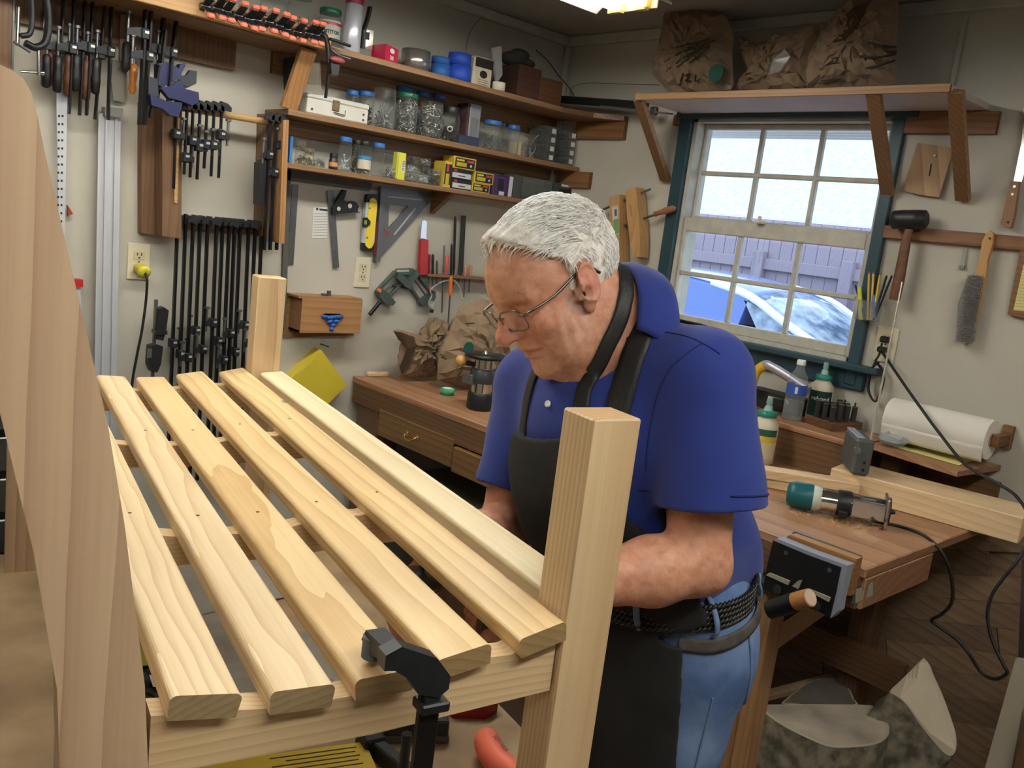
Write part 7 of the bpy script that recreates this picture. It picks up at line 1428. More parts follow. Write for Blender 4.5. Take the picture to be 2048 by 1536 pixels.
# radio with a long antenna
rd = thing('radio', H(1725, 945, WT + .071), 'small grey radio with a tall telescopic antenna', 'radio'); zr = lambda L_: [(1480 + x / 3.572, 680 + y / 3.572) for x, y in L_]
rb = H(*zr([(838, 955)])[0], WT + .0712); RR = np.stack([nrm(vv(.62, -.78, 0)), nrm(vv(.78, .62, 0)), ZV], 1)
M_rad = mat('grey radio plastic', (84, 88, 88), .45); hr_ = .105
MB().box(rb + RR @ vv(0, .05, 0) + ZV * hr_ / 2, (.05, .15, hr_), RR, bev=.008).build('cabinet', M_rad, rd); MB().box(rb + RR @ vv(-.012, .05, 0) + ZV * (hr_ + .001), (.022, .14, .006), RR, bev=.002).build('handle', mat('lavender grey plastic', (150, 152, 170), .4), rd)
c_ = rb + RR @ vv(-.02, -.026, .072); MB().cyl(c_, c_ + RR @ vv(0, -.006, 0), .010, n=14).build('dial', M_steel, rd)
for dz in (.018, .040): c_ = rb + RR @ vv(.006, -.026, dz); MB().cyl(c_, c_ + RR @ vv(0, -.002, 0), .004, n=10).build('socket', M_blkpl, rd)
at0 = rb + RR @ vv(.014, -.015, hr_); at1 = AT(1804, 565, float((RC.T @ (at0 - CAM))[2]) - .02); MB().tube([at0, at0 + (at1 - at0) * .5, at1], [.0034, .003, .0022], 8).ell(at1, .0022, None, 8, 6).build('antenna', mat('bright antenna', (220, 216, 204), .2, .6), rd)
# ================================================================== things on the workbench
RZ = 1.105; rs_b = thing('bench_riser', (-.13, -1.5, WT), 'low brown riser shelf at the back of the workbench', 'shelf'); YR0, YR1 = -.95, -1.705
MB().box(vv(-.135, (YR0 + YR1) / 2, RZ - .009), (.25, YR0 - YR1, .018), bev=.002).build('top_board', M_wb, rs_b); MB().box(vv(-.245, (YR0 + YR1) / 2, (RZ + WT) / 2 - .009), (.018, YR0 - YR1 - .01, RZ - WT - .018)).build('front_board', M_wbf, rs_b); MB().box(vv(-.13, YR1 + .012, (RZ + WT) / 2 - .009), (.22, .018, RZ - WT - .018)).build('end_board', M_wbf, rs_b)
tsf = thing('towel_shelf', (-.13, -1.86, 1.05), 'thin brown shelf below the paper towel roll', 'shelf'); MB().prism([vv(-.205, -1.712, RZ - .016), vv(-.265, -1.995, RZ - .016), vv(-.005, -2.02, RZ - .016), vv(-.005, -1.712, RZ - .016)], ZV * .015).build('shelf_board', M_wb, tsf); MB().box(vv(-.13, -1.76, (RZ + WT) / 2 - .008), (.018, .06, RZ - WT - .018)).build('support', M_wbf, tsf); MB().box(vv(-.012, -1.9, 1.02), (.022, .26, .07)).build('support', M_wbf, tsf)
# paper towel on its wall holder
pt0 = B(1785, 815, .10); pt1 = B(1968, 875, .10); pt0, pt1 = vv(-.10, pt0[1], 1.185), vv(-.10, pt1[1] - .02, 1.185)
ph = thing('towel_holder', vv(-.05, (pt0[1] + pt1[1]) / 2, 1.12), 'wooden wall holder carrying the paper towel roll', 'holder'); pr_ = thing('paper_towel_roll', vv(-.1, (pt0[1] + pt1[1]) / 2, 1.125), 'white paper towel roll on the wooden wall holder', 'paper towel')
MB().cyl(pt0, pt1, .058, n=30).build('roll', mat('soft white paper', (232, 228, 220), .9, bump=.15, nscale=80), pr_); MB().cyl(pt0 + YV * .002, pt1 - YV * .002, .02, n=16).build('core', mat('cardboard tube', (170, 140, 104), .8), pr_); MB().grid(lambda s_, t_: vv(-.1 - .0585 * math.cos(-t_ * .5 - .3), pt0[1] + (pt1[1] - pt0[1]) * s_, 1.185 - .0585 * math.sin(t_ * .5 + .3) - .02 * t_), 6, 6, None, True, .001).build('loose_sheet', MATS['soft white paper'], pr_)
for p_, s_ in ((pt0, 1), (pt1, -1)): MB().box(p_ + vv(.045, s_ * .012, .0), (.11, .020, .036), bev=.003).build('arm', M_pegr, ph); MB().box(vv(-.010, p_[1] + s_ * .012, 1.19), (.018, .03, .07), bev=.002).build('wall_block', M_pegr, ph)
MB().prism([H(*p_, RZ) + ZV * .0006 for p_ in zr([(1105, 765), (1260, 742), (1680, 860), (1560, 898)])], ZV * .001).build('yellow_note_sheet', MATS['yellow legal paper'], None, 'yellow ruled sheet lying on the shelf under the towel roll', 'paper')
mb, c_ = puffy([H(*p_, RZ + .02) for p_ in zr([(985, 690), (1040, 650), (1130, 640), (1230, 650), (1310, 690), (1290, 730), (1130, 745), (1010, 715)])], ZV, .022, 4, .006, 6, 30, .018); mb.build('crumpled_wrapper', clear('silvery plastic wrap', (190, 196, 202), .5, .2), None, 'crumpled clear and blue plastic wrapper beside the yellow sheet', 'wrapper')
# drill stand with dark punches
ds_ = thing('punch_stand', H(*zr([(700, 640)])[0], RZ), 'wooden block holding rows of dark steel punches', 'stand'); c0, c1, c2 = vv(-.155, -1.47, RZ + .0006), vv(-.185, -1.575, RZ + .0006), vv(-.025, -1.60, RZ + .0006); c3 = c0 + c2 - c1
MB().prism([c0, c1, c2, c3], ZV * .024).build('block', wood('brown stand block', (132, 92, 64), (100, 68, 46), (1, 0, 0), ring=60), ds_); M_pn = mat('dark punch steel', (62, 60, 58), .45, .4)
for i in range(4):
    for j in range(3):
        p_ = c0 + (c1 - c0) * (.2 + .3 * j) + (c3 - c0) * (.14 + .23 * i) + ZV * .024; h_ = .06 - .004 * ((i + j) % 3); t = thing('punch', p_, 'steel punch number %s in the %s row of the wooden stand, counted from the front' % (ORD[i], ORD[j]), 'punch', 'punches in the wooden stand'); t['label'] = '%s dark punch from the front in the %s row of the stand' % (ORD[i], ('window-side', 'middle', 'outer')[j])
        MB().box(p_ + ZV * (h_ / 2 - .004), (.015, .015, h_), RR, bev=.002).build('shaft', M_pn, t); MB().box(p_ + ZV * (h_ - .0035), (.0155, .0155, .003), RR, bev=.001).build('bright_end', M_steel, t)
for i in range(2): p_ = c0 + (c1 - c0) * (.25 + .4 * i) + (c3 - c0) * .95 + ZV * .024; t = thing('drill_bit', p_, ('left', 'right')[i] + ' thin drill bit at the back of the wooden stand', 'drill bit'); MB().cyl(p_ - ZV * .004, p_ + ZV * .058, .003, n=8).build('shaft', M_pn, t)
# bottles
wbt = thing('water_bottle', H(1640, 832, RZ), 'half-empty clear water bottle with a blue label', 'bottle'); c_ = vv(-.165, -1.425, RZ + .0006); MB().lathe(c_, [(.026, 0), (.032, .004), (.031, .03), (.0325, .05), (.031, .07), (.0325, .10), (.0325, .125), (.028, .145), (.014, .168), (.0125, .185)], 22, caps=False).build('bottle', clear('bottle plastic', (214, 222, 226), .14, .08), wbt); MB().lathe(c_, [(.0332, .085), (.0332, .120)], 22, caps=False).build('label', mat('blue bottle label', (56, 92, 180), .4), wbt); MB().lathe(c_ + ZV * .183, [(.0145, 0), (.0145, .014), (.012, .0165), (.001, .017)], 16).build('cap', mat('white cap', (230, 232, 232), .4), wbt); MB().lathe(c_ + ZV * .002, [(.024, 0), (.0305, .003), (.0295, .03), (.0305, .062), (.001, .0625)], 20).build('water', clear('water', (200, 212, 214), .12, .03), wbt)
vd = nrm(vv(*(CAM - c_)[:2], 0)); MB().box(c_ + vd * .0332 + ZV * .102, (.009, .002, .022), np.stack([nrm(np.cross(ZV, vd)), vd, ZV], 1), bev=.0008).build('white_emblem', MATS['white cap'], wbt)
def glue(c_, h, label, txt):
    t = thing('glue_bottle', c_, label, 'bottle'); r = h * .19; M_gl_ = mat('milky glue plastic', (214, 206, 186), .4)
    MB().lathe(c_, [(r * .85, 0), (r, .005), (r, h * .52), (r * .95, h * .60), (r * .6, h * .68), (r * .58, h * .70)], 22).build('bottle', M_gl_, t); MB().lathe(c_ + ZV * h * .70, [(r * .72, 0), (r * .74, .002), (r * .72, h * .075), (r * .3, h * .085)], 20).build('collar', mat('teal glue cap', (34, 128, 112), .4), t); MB().lathe(c_ + ZV * h * .78, [(r * .36, 0), (r * .30, h * .06), (r * .18, h * .10), (r * .26, h * .11), (r * .20, h * .20)], 14).build('nozzle', mat('pale teal nozzle', (150, 190, 186), .4), t)
    vd = nrm(vv(*(CAM - c_)[:2], 0)); rt_ = nrm(np.cross(ZV, vd)); w0 = 1.1
    lab = MB(); lab.grid(lambda s_, q: c_ + r * 1.012 * (vd * math.cos((s_ - .5) * 2 * w0) + rt_ * math.sin((s_ - .5) * 2 * w0)) + ZV * h * (.10 + .42 * q), 10, 2); lab.build('label', mat('dark green label', (30, 62, 54), .5) if txt else mat('cream label', (206, 196, 158), .5), t)
    if txt: text_mb(txt, c_ + vd * r * 1.016 + ZV * h * .36, rt_, ZV, r * .55, MATS['white cap'], out=vd, bend=r * 1.016, bold=.0003).build('lettering', MATS['white cap'], t)
    else:
        for q0, q1, m in ((.43, .53, mat('green label band', (40, 96, 76), .5)), (.34, .43, mat('gold label band', (212, 180, 70), .5))): MB().grid(lambda s_, q, q0=q0, q1=q1: c_ + r * 1.018 * (vd * math.cos((s_ - .5) * 2 * w0) + rt_ * math.sin((s_ - .5) * 2 * w0)) + ZV * h * (q0 + (q1 - q0) * q), 10, 2).build('label_band', m, t)
    return t
glue(vv(-.065, -1.46, RZ + .0006), .20, 'glue bottle with a dark green label behind the water bottle', 'rebond'); glue(vv(-.335, -1.435, WT + .0006), .215, 'cream glue bottle with a teal cap standing in front of the riser', None)
# yellow saw with a battery-black base, behind the shoulder
sv = thing('pipe_cutter_saw', vv(-.17, -1.24, RZ), 'yellow and silver tool with a round opening lying on the riser', 'tool'); zs = lambda L_: [(1490 + x / 4.233, 690 + y / 4.233) for x, y in L_]
MB().tube(spline([B(*zs([p_])[0], .13) for p_ in ((60, 380), (75, 290), (110, 210), (170, 170), (230, 190), (350, 260), (540, 385))], 5), [.016] * 11 + [.016] * 20, 8, sq=.8).build('frame', mat('silver grey casting', (170, 168, 178), .35, .4), sv); MB().tube(spline([B(*zs([p_])[0], .133) for p_ in ((55, 385), (72, 292), (108, 212), (168, 172))], 5), .0175, 8, sq=.8).build('yellow_grip', mat('deep yellow plastic', (222, 182, 58), .4), sv)
MB().prism(Bp(zs([(130, 460), (230, 440), (330, 460), (370, 520), (180, 530), (130, 500)]), .14), OUT_B * .03).build('lower_jaw', M_blkpl, sv)
cs = thing('black_case', vv(-.19, -1.30, RZ), 'black case with a yellow and white label on the riser', 'case'); q0, q1, q2 = vv(-.085, -1.19, RZ + .0006), vv(-.09, -1.405, RZ + .0006), vv(-.012, -1.41, RZ + .0006); MB().prism([q0, q1, q2, q0 + q2 - q1], ZV * .058).build('case', mat('matt black case', (40, 40, 40), .5), cs); fo = nrm(np.cross(ZV, q1 - q0)); fo = fo if fo[0] < 0 else -fo
fm = q0 + (q1 - q0) * .62 + ZV * .034; fr2 = nrm(q1 - q0); MB().prism([fm + fr2 * a + ZV * b + fo * .0004 for a, b in ((-.04, -.010), (.04, -.010), (.04, .012), (-.04, .012))], fo * .0006).build('label', mat('cream label strip', (206, 200, 176), .5), cs); MB().prism([fm + fr2 * a + ZV * b + fo * .001 for a, b in ((-.04, -.010), (.04, -.010), (.04, -.002), (-.04, -.002))], fo * .0004).build('yellow_strip', MATS['gold label band'], cs)
# lumber
M_lum = wood('fresh lumber', (230, 202, 162), (206, 174, 132), vv(-.21, .98, 0), ring=60, rough=.5, knots=True, endk=.98)
def plank(a, b, w_, h, label, nm='lumber_board', m=None): return MB().bar(a, b, w_, h, bev=.002).build(nm, m or M_lum, None, label, 'board')
a = vv(-.34, -1.70, WT + .0357); b = vv(-.262, -2.185, WT + .0357); plank(a, b, .165, .070, 'thick pale timber sticking out over the end of the workbench')
plank(vv(-.620, -1.50, WT + .0135), vv(-.455, -1.79, WT + .0135), .060, .026, 'lower of two short pale boards beside the thick timber'); plank(vv(-.640, -1.52, WT + .041), vv(-.425, -1.80, WT + .041), .055, .027, 'upper of two short pale boards beside the thick timber')
MB().prism([H(*p_, WT + .0006) for p_ in zr([(285, 720), (330, 715), (455, 785), (375, 798), (285, 765)])], ZV * .004).build('white_card', mat('white card', (222, 220, 216), .7), None, 'white card lying behind the short boards', 'card')
t = thing('cardboard_carton', vv(-.70, -1.62, WT), 'tan cardboard carton with a yellow end beside the sleeve', 'box'); MB().box(vv(-.655, -1.555, WT + .041), (.05, .06, .08), bev=.002).build('carton', mat('tan cardboard', (176, 144, 104), .8), t); MB().box(vv(-.70, -1.60, WT + .022), (.04, .045, .042), bev=.002).build('yellow_box', mat('yellow carton', (214, 170, 70), .6), t)
# trim router lying on its side
tr = thing('trim_router', H(1665, 1020, WT), 'teal and silver trim router lying on the workbench', 'router'); p0 = vv(-.705, -1.742, WT + .038); p1 = vv(-.585, -1.955, WT + .042); d_ = nrm(p1 - p0); L0 = np.linalg.norm(p1 - p0)
M_mak = mat('teal motor housing', (20, 92, 100), .4)
MB().lathe(p0, [(.018, 0), (.030, .004), (.035, .02), (.035, .06), (.033, .066)], 20, d_).build('motor_cap', M_mak, tr); MB().lathe(p0 + d_ * .062, [(.033, 0), (.034, .01), (.031, .022), (.029, .024)], 20, d_).build('white_collar', mat('greenish white plastic', (196, 206, 196), .4), tr); MB().lathe(p0 + d_ * .084, [(.029, 0), (.029, L0 - .15)], 22, d_).build('motor_body', M_chrome, tr); MB().lathe(p0 + d_ * .125, [(.033, 0), (.034, .004), (.034, .030), (.033, .034)], 22, d_).build('clamp_band', M_blkpl, tr)
sd = nrm(np.cross(d_, ZV)); MB().box(p0 + d_ * .142 + sd * .036 - ZV * .018, (.03, .018, .022), frame(d_), bev=.003).build('clamp_lever', M_blkpl, tr)
for s_ in (-1, 1): MB().bar(p0 + d_ * .16 + sd * .026 * s_, p1 - d_ * .004 + sd * .030 * s_, .010, .045, bev=.002).build('base_strut', M_steel, tr)
MB().cyl(p0 + d_ * .17, p1 - d_ * .02, .012, n=12).build('collet', M_gsteel, tr); MB().box(p1, (.086, .078, .008), np.stack([sd, np.cross(d_, sd), d_], 1), bev=.010).build('base_plate', M_steel, tr); MB().lathe(p1 + d_ * .004, [(.018, 0), (.036, 0), (.036, .004), (.018, .004), (.018, 0)], 20, d_, caps=False).build('base_ring', M_blkpl, tr); MB().lathe(p1 + d_ * .004, [(.006, 0), (.007, .008), (.004, .018)], 10, d_).build('cord_guard', M_blkpl, tr)
mb = MB(); rs = np.random.RandomState(4)
for k in range(260):
    p_ = vv(-.74 + rs.rand() * .16, -1.70 - rs.rand() * .26, WT + .0008); a = rs.rand() * 6.28; mb.box(p_, (.004 + rs.rand() * .006, .002, .0012), np.array([[math.cos(a), -math.sin(a), 0], [math.sin(a), math.cos(a), 0], [0, 0, 1]]))
mb.build('wood_shavings', mat('pale shavings', (204, 168, 116), .9), None, 'pale wood shavings scattered around the trim router', 'shavings', None, 'stuff')
# vise
vs_ = thing('bench_vise', vv(-1.0, -1.86, .80), 'black woodworking vise with wooden jaw facing bolted to the bench end', 'vise'); qv = lambda L_: [(1510 + x / 3.629, 1060 + y / 3.629) for x, y in L_]
M_vb = mat('black vise casting', (24, 25, 27), .35); M_vt = mat('worn blue grey edge', (150, 158, 172), .5, .3)
F_ = [B(*p_, 1.035) for p_ in qv([(130, 75), (380, 180), (625, 270), (590, 450), (540, 640), (480, 600), (380, 560), (240, 510), (60, 430), (75, 320)])]; MB().prism(F_, -OUT_B * .018).build('front_jaw', M_vb, vs_); rim = [B(*p_, 1.034) for p_ in qv([(132, 78), (160, 62), (400, 160), (672, 258), (612, 515), (600, 590), (545, 642), (590, 450), (628, 272), (380, 182)])]; MB().prism(rim, -OUT_B * .030).build('jaw_edge', M_vt, vs_)
MB().prism([B(*p_, .998) for p_ in qv([(220, 55), (255, 34), (740, 212), (690, 480), (640, 470), (610, 515), (640, 300), (560, 240)])], -OUT_B * .026).build('wooden_facing', wood('oiled jaw facing', (168, 124, 78), (132, 92, 54), (0, 1, 0), ring=60), vs_); MB().prism([B(*p_, .970) for p_ in qv([(262, 22), (290, 12), (765, 192), (760, 205), (700, 545), (690, 480), (740, 215), (730, 205)])], -OUT_B * .010).build('back_jaw', M_gsteel, vs_)
for L_ in ([(85, 325), (110, 308), (258, 368), (245, 398)], [(275, 405), (320, 365), (345, 362), (320, 425)], [(390, 440), (405, 428), (550, 488), (540, 520)]): MB().prism([B(*p_, 1.0355) for p_ in qv(L_)], OUT_B * .004).build('raised_bar', mat('dusty pale metal', (150, 146, 128), .6), vs_)
for p_ in ((165, 430), (450, 550)): c_ = B(*qv([p_])[0], 1.036); MB().cyl(c_, c_ + OUT_B * .004, .010, n=14).build('guide_rod_cap', mat('dark cap', (44, 46, 48), .5), vs_)
for p_ in ((225, 165), (540, 290)): c_ = B(*qv([p_])[0], 1.036); MB().cyl(c_, c_ + OUT_B * .001, .005, n=10).build('screw_hole', M_gsteel, vs_)
s0, s1 = B(*qv([(240, 500)])[0], 1.04), B(*qv([(160, 600)])[0], 1.10); MB().cyl(B(*qv([(330, 470)])[0], 1.03), B(*qv([(235, 560)])[0], 1.10), .016, n=16).build('screw', M_vb, vs_); h0, h1 = B(*qv([(110, 580)])[0], 1.10), B(*qv([(290, 520)])[0], 1.10); MB().cyl(h0, h1, .021, n=18).build('handle_hub', M_vb, vs_); h2 = B(*qv([(400, 490)])[0], 1.105); MB().cyl(h1 - (h2 - h1) * .2, h2, .0195, n=18).build('wooden_handle', mat('polished handle wood', (176, 124, 74), .3), vs_); MB().cyl(h2, h2 + nrm(h2 - h1) * .0015, .0175, n=18).build('handle_end', mat('worn pinkish end', (214, 186, 170), .25), vs_)
MB().bar(vv(-.99, -1.86, .855), vv(-.80, -1.86, .855), .03, .03).build('guide_bar', M_gsteel, vs_); MB().bar(B(*qv([(715, 480)])[0], .95), B(*qv([(840, 420)])[0], .90), .012, .030).build('mounting_bracket', mat('grey bracket', (150, 152, 146), .5, .3), vs_)
# ---- left end of the workbench: bags, tape, plunge router
M_k2 = M_kraft
def abag(poly, off, depth, label, seed, backd=.05):
    mb, c = puffy([A(x, y, off) for x, y in poly], OUT_A, depth, seed, .006, backd=backd); t = thing('paper_bag', vv(c[0], -off, WT), label, 'bag'); mb.build('paper', M_k2, t); return t, on_bag(A, poly, depth, off, .006)
zg = lambda L_: [(740 + x / 5.121, 540 + y / 5.121) for x, y in L_]
t, f = abag(zg([(235, 620), (300, 605), (400, 640), (580, 690), (590, 560), (665, 475), (832, 560), (800, 640), (700, 760), (690, 1090), (400, 1100), (290, 1085), (290, 880), (330, 720)]), .14, .05, 'open brown paper bag slumped against the wall on the workbench', 11)
MB().prism([f(*p_) for p_ in zg([(240, 625), (330, 640), (450, 690), (470, 780), (400, 1000), (330, 1070), (300, 1000), (380, 800)])], OUT_A * .002).build('opening_shade', M_kraftd, t); MB().prism([f(*p_) + OUT_A * .003 for p_ in zg([(590, 560), (665, 478), (640, 600), (615, 690)])], OUT_A * .002).build('folded_flap', M_k2, t)
t, f = abag(zg([(690, 1130), (690, 980), (720, 820), (800, 680), (850, 530), (920, 360), (1000, 340), (1130, 290), (1300, 330), (1420, 480), (1430, 800), (1420, 1200), (1280, 1245), (1000, 1240), (900, 1190)]), .30, .08, 'large standing brown paper bag with a teal logo, behind the router', 13, .08)
cc_ = f(*zg([(1010, 800)])[0]); MB().cyl(cc_ - OUT_A * .002, cc_ + OUT_A * .001, .024, n=22).build('printed_circle', M_teal, t)
ink_lines(f, [zg([(1030, 1120), (1005, 1115), (1000, 1140), (1025, 1160), (1000, 1180)]), zg([(1070, 1110), (1060, 1185)]), zg([(1125, 1125), (1095, 1130), (1085, 1160), (1120, 1180)])], .0024, M_mark, 'marker_writing', t); ink_lines(f, [zg([(720, 860), (760, 890)]), zg([(730, 890), (780, 915)]), zg([(980, 550), (1070, 545)])], .0025, M_ink, 'printed_marks', t)
c_ = vv(-.765, -.375, WT + .0006); t = thing('tape_roll', c_, 'green masking tape roll lying on the workbench', 'tape'); MB().lathe(c_, [(.019, 0), (.026, 0), (.026, .024), (.019, .024), (.019, 0)], 26, caps=False).build('tape', mat('green tape', (72, 166, 118), .6), t); MB().lathe(c_, [(.017, .0005), (.0192, .0005), (.0192, .0245), (.017, .0245), (.017, .0005)], 26, caps=False).build('core', mat('white core', (224, 224, 218), .7), t)
pr2 = thing('plunge_router', vv(-.80, -.60, WT), 'upside-down black and silver plunge router with a wooden ball knob', 'router'); c_ = vv(-.80, -.60, WT + .0006)
MB().lathe(c_, [(.040, 0), (.046, .004), (.046, .055), (.043, .060)], 22).build('motor_cap', mat('dark blue black plastic', (32, 36, 42), .4), pr2); MB().lathe(c_ + ZV * .06, [(.036, 0), (.036, .035)], 22).build('bright_ring', M_chrome, pr2); MB().lathe(c_ + ZV * .095, [(.044, 0), (.046, .003), (.046, .045), (.040, .050)], 22).build('motor_body', mat('dark grey casting', (74, 78, 82), .4, .3), pr2); MB().lathe(c_ + ZV * .145, [(.034, 0), (.034, .035)], 22).build('bright_column', M_chrome, pr2); MB().lathe(c_ + ZV * .18, [(.060, 0), (.072, .003), (.072, .014), (.020, .016)], 26).build('base_plate', M_blkpl, pr2); MB().lathe(c_ + ZV * .196, [(.012, 0), (.006, .006), (.003, .012), (.004, .014)], 12).build('collet_nut', M_steel, pr2)
k0 = c_ + vv(-.040, .052, .155); MB().bar(c_ + ZV * .15, k0, .014, .016).build('knob_arm', M_blkpl, pr2); MB().ell(k0 + vv(-.012, .012, .004), .021).build('ball_knob', mat('varnished ball', (206, 156, 96), .2), pr2); MB().box(c_ + vv(-.046, .02, .105), (.02, .05, .035), bev=.003).build('side_plate', mat('satin plate', (110, 114, 116), .4, .4), pr2)
plank(vv(-.89, -.03, WT + .009), vv(-.80, -.035, WT + .009), .022, .016, 'small tan offcut at the wall end of the workbench', 'wood_offcut')
# ================================================================== floor clutter below the bench end
M_bark = mat('mossy grey bark', (150, 142, 124), .9, col2=(86, 80, 68), nscale=26, bump=.9, bscale=40, detail=9); M_cut = mat('weathered cut face', (206, 194, 176), .75, col2=(150, 142, 132), nscale=6, detail=7)
M_cut2 = mat('fresh pale cut face', (224, 210, 186), .75, noise=.06, nscale=12, stretch=(1, 1, .3))
def log(outline, bot, label, dirv, barkr=.004, cutm=None, rimw=.93):
    """log with an irregular outline on top (3-D points, in order) running along dirv; bark side, cut face, rim"""
    outline = spline(list(outline) + [outline[0]], 3)[:-1]; n = len(outline); t = thing('log', vv(*np.mean(outline, 0)[:2], bot), label, 'log'); c = np.mean(outline, 0); d = np.asarray(dirv, float); rs_ = np.random.RandomState(n); mb = MB(); rows_ = 9; vs = []
    for r in range(rows_):
        k = r / (rows_ - 1)
        for i, p_ in enumerate(outline):
            e = nrm(np.asarray(p_) - c); vs.append(np.asarray(p_) + d * k + e * (.006 * k + barkr * rs_.randn() * (r > 0)))
    mb.add(vs, [(r * n + i, (r + 1) * n + i, (r + 1) * n + (i + 1) % n, r * n + (i + 1) % n) for r in range(rows_ - 1) for i in range(n)], None, True); mb.add(vs[-n:], [tuple(range(n))]); mb.build('bark', M_bark, t)
    up_ = -nrm(d); MB().prism([c + (np.asarray(p_) - c) * .995 + up_ * .0005 for p_ in outline], up_ * .002).build('pale_rim', mat('pale bark rim', (196, 184, 162), .8), t); MB().prism([c + (np.asarray(p_) - c) * rimw + up_ * .0025 for p_ in outline], up_ * .0012).build('cut_face', cutm or M_cut, t); return t
ol = [H(x, y, .36) for x, y in ((1512, 1411), (1580, 1410), (1660, 1410), (1742, 1412), (1762, 1426), (1776, 1448), (1779, 1466), (1768, 1482), (1742, 1492), (1700, 1496), (1660, 1495), (1620, 1480), (1575, 1458), (1540, 1436))]
log(ol, 0, 'big half log standing on the floor with a grey weathered cut face', vv(0, 0, -.355))
ol = [B(x, y, o_) for x, y, o_ in ((1846, 1316, .22), (1858, 1330, .21), (1868, 1355, .21), (1884, 1390, .22), (1902, 1440, .24), (1912, 1475, .26), (1910, 1505, .28), (1896, 1512, .29), (1872, 1490, .30), (1840, 1450, .31), (1812, 1410, .32), (1792, 1392, .33), (1778, 1384, .33), (1800, 1362, .29), (1822, 1340, .25))]
dn = nrm(np.cross(ol[4] - ol[10], ol[1] - ol[7])); dn = dn if np.dot(dn, CAM - ol[0]) < 0 else -dn
lg = log(ol, 0, 'leaning split log with a bright freshly cut face', vv(-.05, .06, -.16), .004, M_cut2, .965); lg.location = lg.location
ol = [H(x, y, .30) for x, y in ((1562, 1408), (1580, 1392), (1610, 1370), (1640, 1358), (1675, 1362), (1698, 1378), (1708, 1400), (1712, 1412), (1640, 1414))]
log(ol, 0, 'grey flat-topped log behind the big half log', vv(0, 0, -.295), .003, mat('dusty grey cut', (120, 112, 102), .85, noise=.2, nscale=9))
plank(H(1500, 1400, .22), H(1680, 1352, .26), .035, .02, 'thin pale stick lying across the shelf under the workbench', 'wood_offcut')
t = thing('cast_pulley', H(1730, 1350, .28), 'dim round metal part lying in the shadow under the bench', 'metal part'); c_ = H(1722, 1345, .27); MB().cyl(c_, c_ + ZV * .03, .045, n=18).build('wheel', M_gsteel, t); MB().box(c_ + vv(.03, -.06, -.02), (.09, .10, .05), bev=.006).build('housing', M_iron, t); MB().cyl(c_ - ZV * .268, c_, .03, n=12).build('stand', M_iron, t)
for i, (y0, z0, x0) in enumerate(((-.55, .30, -.50), (-.9, .34, -.42), (-1.2, .26, -.45))): MB().box(vv(x0, y0, z0 / 2), (.5, .28, z0), bev=.006).build('lumber_bin', M_wbz, None, ('left', 'middle', 'right')[i] + ' dark wooden crate in the shadow under the workbench', 'crate')
# white post and dark post at the right edge
MB().prism([B(x, y, .33) for x, y in ((2031, 1318), (2062, 1324), (2012, 1600), (1952, 1600))], -OUT_B * .05).build('white_post', mat('cream painted post', (196, 188, 168), .6, noise=.06, nscale=12), None, 'short cream painted post at the right edge of the picture', 'post')
MB().prism([B(x, y, .36) for x, y in ((2064, 1400), (2090, 1400), (2056, 1620), (2004, 1620))], -OUT_B * .05).build('dark_post', M_brown, None, 'dark brown post in front of the cream one at the right edge', 'post')
MB().prism([B(x, y, .31) for x, y in ((2044, 1120), (2070, 1120), (2060, 1322), (2036, 1318))], -OUT_B * .03).build('mauve_board', mat('dark mauve panel', (66, 56, 56), .6), None, 'narrow dark mauve board above the cream post', 'board')
# ================================================================== things on the low work table, seen below and between the slats
RUV = np.stack([U, V, ZV], 1); TT = TZ + .0006
def rot_uv(a): c_, s_ = math.cos(a), math.sin(a); return RUV @ np.array([[c_, -s_, 0], [s_, c_, 0], [0, 0, 1]])
yb_ = thing('yellow_leaflet_box', P(-2.06, -1.63, TT), 'flat yellow printed box lying under the bench', 'box'); Ry = rot_uv(.12)
MB().box(P(-2.12, -1.715, TT + .012), (.20, .28, .024), Ry, bev=.002).build('carton', mat('manual yellow', (206, 176, 52), .6), yb_)
for k in range(5): MB().box(P(-2.12, -1.715, TT + .0245) + Ry @ vv(.085 - k * .012, .045 + .01 * (k % 2), 0), (.0022, .15 - .03 * (k % 2), .0006), Ry).build('printed_line', mat('dark olive print', (70, 60, 24), .7), yb_)
bk = thing('black_block', P(-2.0, -1.46, TT), 'black rectangular sanding block on the work table', 'block'); MB().box(P(-2.015, -1.455, TT + .022), (.06, .12, .044), rot_uv(.35), bev=.004).build('block', mat('matt black rubber', (40, 42, 44), .5), bk); MB().box(P(-2.015, -1.455, TT + .008), (.064, .124, .014), rot_uv(.35), bev=.002).build('base', mat('grey felt', (92, 88, 82), .9), bk)
cl2 = thing('bar_clamp', P(-2.13, -1.55, TT), 'second black clamp lying beside the yellow box', 'clamp'); MB().bar(P(-2.04, -1.555, TT + .02), P(-2.25, -1.50, TT + .02), .024, .03, bev=.003).build('bar', M_iron, cl2); MB().cyl(P(-2.03, -1.56, TT + .02), P(-2.03, -1.56, TT + .07), .006, n=8).build('screw', M_chrome, cl2); MB().box(P(-2.04, -1.555, TT + .02), (.05, .04, .04), RUV, bev=.004).build('jaw', M_iron, cl2)
og = thing('orange_tool_handle', P(-2.14, -1.36, TT), 'bright orange-red tool grip with dark lettering', 'tool'); M_or = mat('fluorescent orange plastic', (255, 128, 100), .45)
pth = spline([P(-2.105, -1.352, TT + .026), P(-2.125, -1.362, TT + .030), P(-2.16, -1.372, TT + .030), P(-2.20, -1.372, TT + .030), P(-2.26, -1.36, TT + .03), P(-2.32, -1.33, TT + .03)], 4); MB().tube(pth, [.012, .019, .022, .0235] + [.0245] * (len(pth) - 4), 16).build('grip', M_or, og)
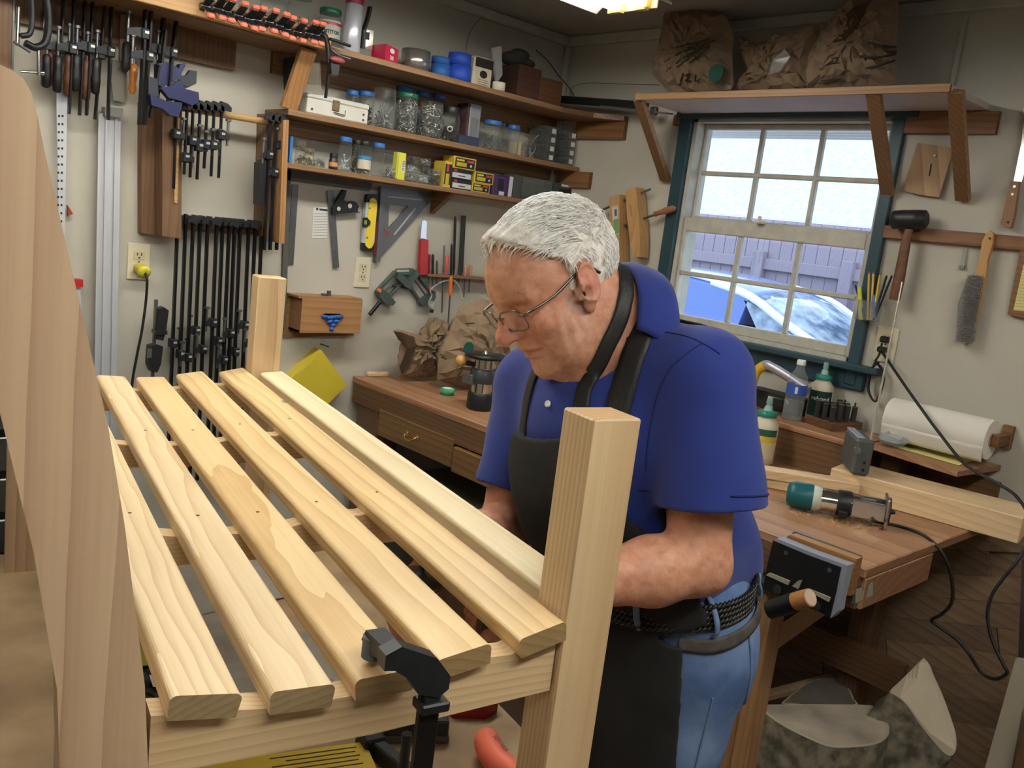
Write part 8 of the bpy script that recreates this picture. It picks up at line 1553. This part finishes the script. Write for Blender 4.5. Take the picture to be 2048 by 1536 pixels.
q_ = P(-2.17, -1.366, TT + .0548); text_mb('NITTYKR', q_, -U, nrm(V), .012, mat('dark print on orange', (90, 40, 30), .6), out=ZV).build('lettering', MATS['dark print on orange'], og)
rp = thing('red_tool', P(-1.99, -1.315, TT), 'dark red wedge-shaped tool by the table edge', 'tool'); MB().prism([P(a, b, TT) for a, b in ((-1.96, -1.37), (-1.965, -1.27), (-2.0, -1.265), (-2.015, -1.30), (-1.99, -1.36))], ZV * .03).build('wedge', mat('dark red plastic', (168, 40, 44), .4), rp)
tp = thing('orange_cup', P(-2.16, -1.475, TT), 'amber plastic cap standing on the work table', 'cap'); MB().lathe(P(-2.225, -1.46, TT), [(.018, 0), (.021, .002), (.021, .030), (.018, .034), (.001, .035)], 20).build('cap', mat('amber plastic', (226, 164, 60), .4), tp)
# newspaper and a printed black bag under the slats
np_ = thing('newspaper', P(-1.55, -1.80, TT), 'grey newspaper sheets spread under the bench seat', 'newspaper'); M_np = mat('grey newsprint', (168, 162, 152), .8, noise=.12, nscale=30)
for i, (u, v_, a, s_) in enumerate(((-1.45, -1.80, .1, (.36, .30)), (-1.25, -1.62, -.2, (.30, .36)), (-1.72, -1.62, .3, (.34, .28)), (-1.88, -1.45, -.1, (.2, .16)))): MB().box(P(u, v_, TT + .001 + i * .0022), (s_[0], s_[1], .002), rot_uv(a)).build('sheet', M_np, np_)
bp2 = thing('printed_plastic_sack', P(-1.75, -1.92, TT), 'black plastic sack with pale printed letters under the bench', 'bag'); mb, c_ = puffy([P(u, v_, TT + .022) for u, v_ in ((-1.60, -2.0), (-1.58, -1.84), (-1.72, -1.80), (-1.90, -1.82), (-1.94, -2.0), (-1.78, -2.03))], ZV, .02, 9, .004, 6, 30, .02); mb.build('sack', mat('glossy black plastic', (30, 31, 32), .3), bp2)
text_mb('DY', P(-1.79, -1.845, TT + .049), -U * .2 + V * .98, U, .06, mat('pale sack print', (200, 200, 196), .5), out=ZV, bold=.002).build('lettering', MATS['pale sack print'], bp2); MB().box(P(-1.66, -1.90, TT + .0465), (.07, .12, .001), rot_uv(.1)).build('yellow_panel', mat('yellow green print', (170, 170, 60), .5), bp2)
# dark cabinet far left behind the leg
t = thing('parts_cabinet', A(-40, 1000, .35), 'dark cabinet with glinting hardware, just showing left of the bench leg', 'cabinet'); xc = A(-30, 950, .3)[0]
MB().box(vv(xc - .09, -.22, .55), (.34, .40, 1.1), bev=.004).build('cabinet', mat('dark cabinet', (44, 44, 46), .5), t)
for k in range(6): MB().box(vv(xc - .09, -.424, .45 + k * .11), (.30, .01, .09), bev=.003).build('drawer_front', M_gsteel, t)
# ------------------------------------------------------------------ end
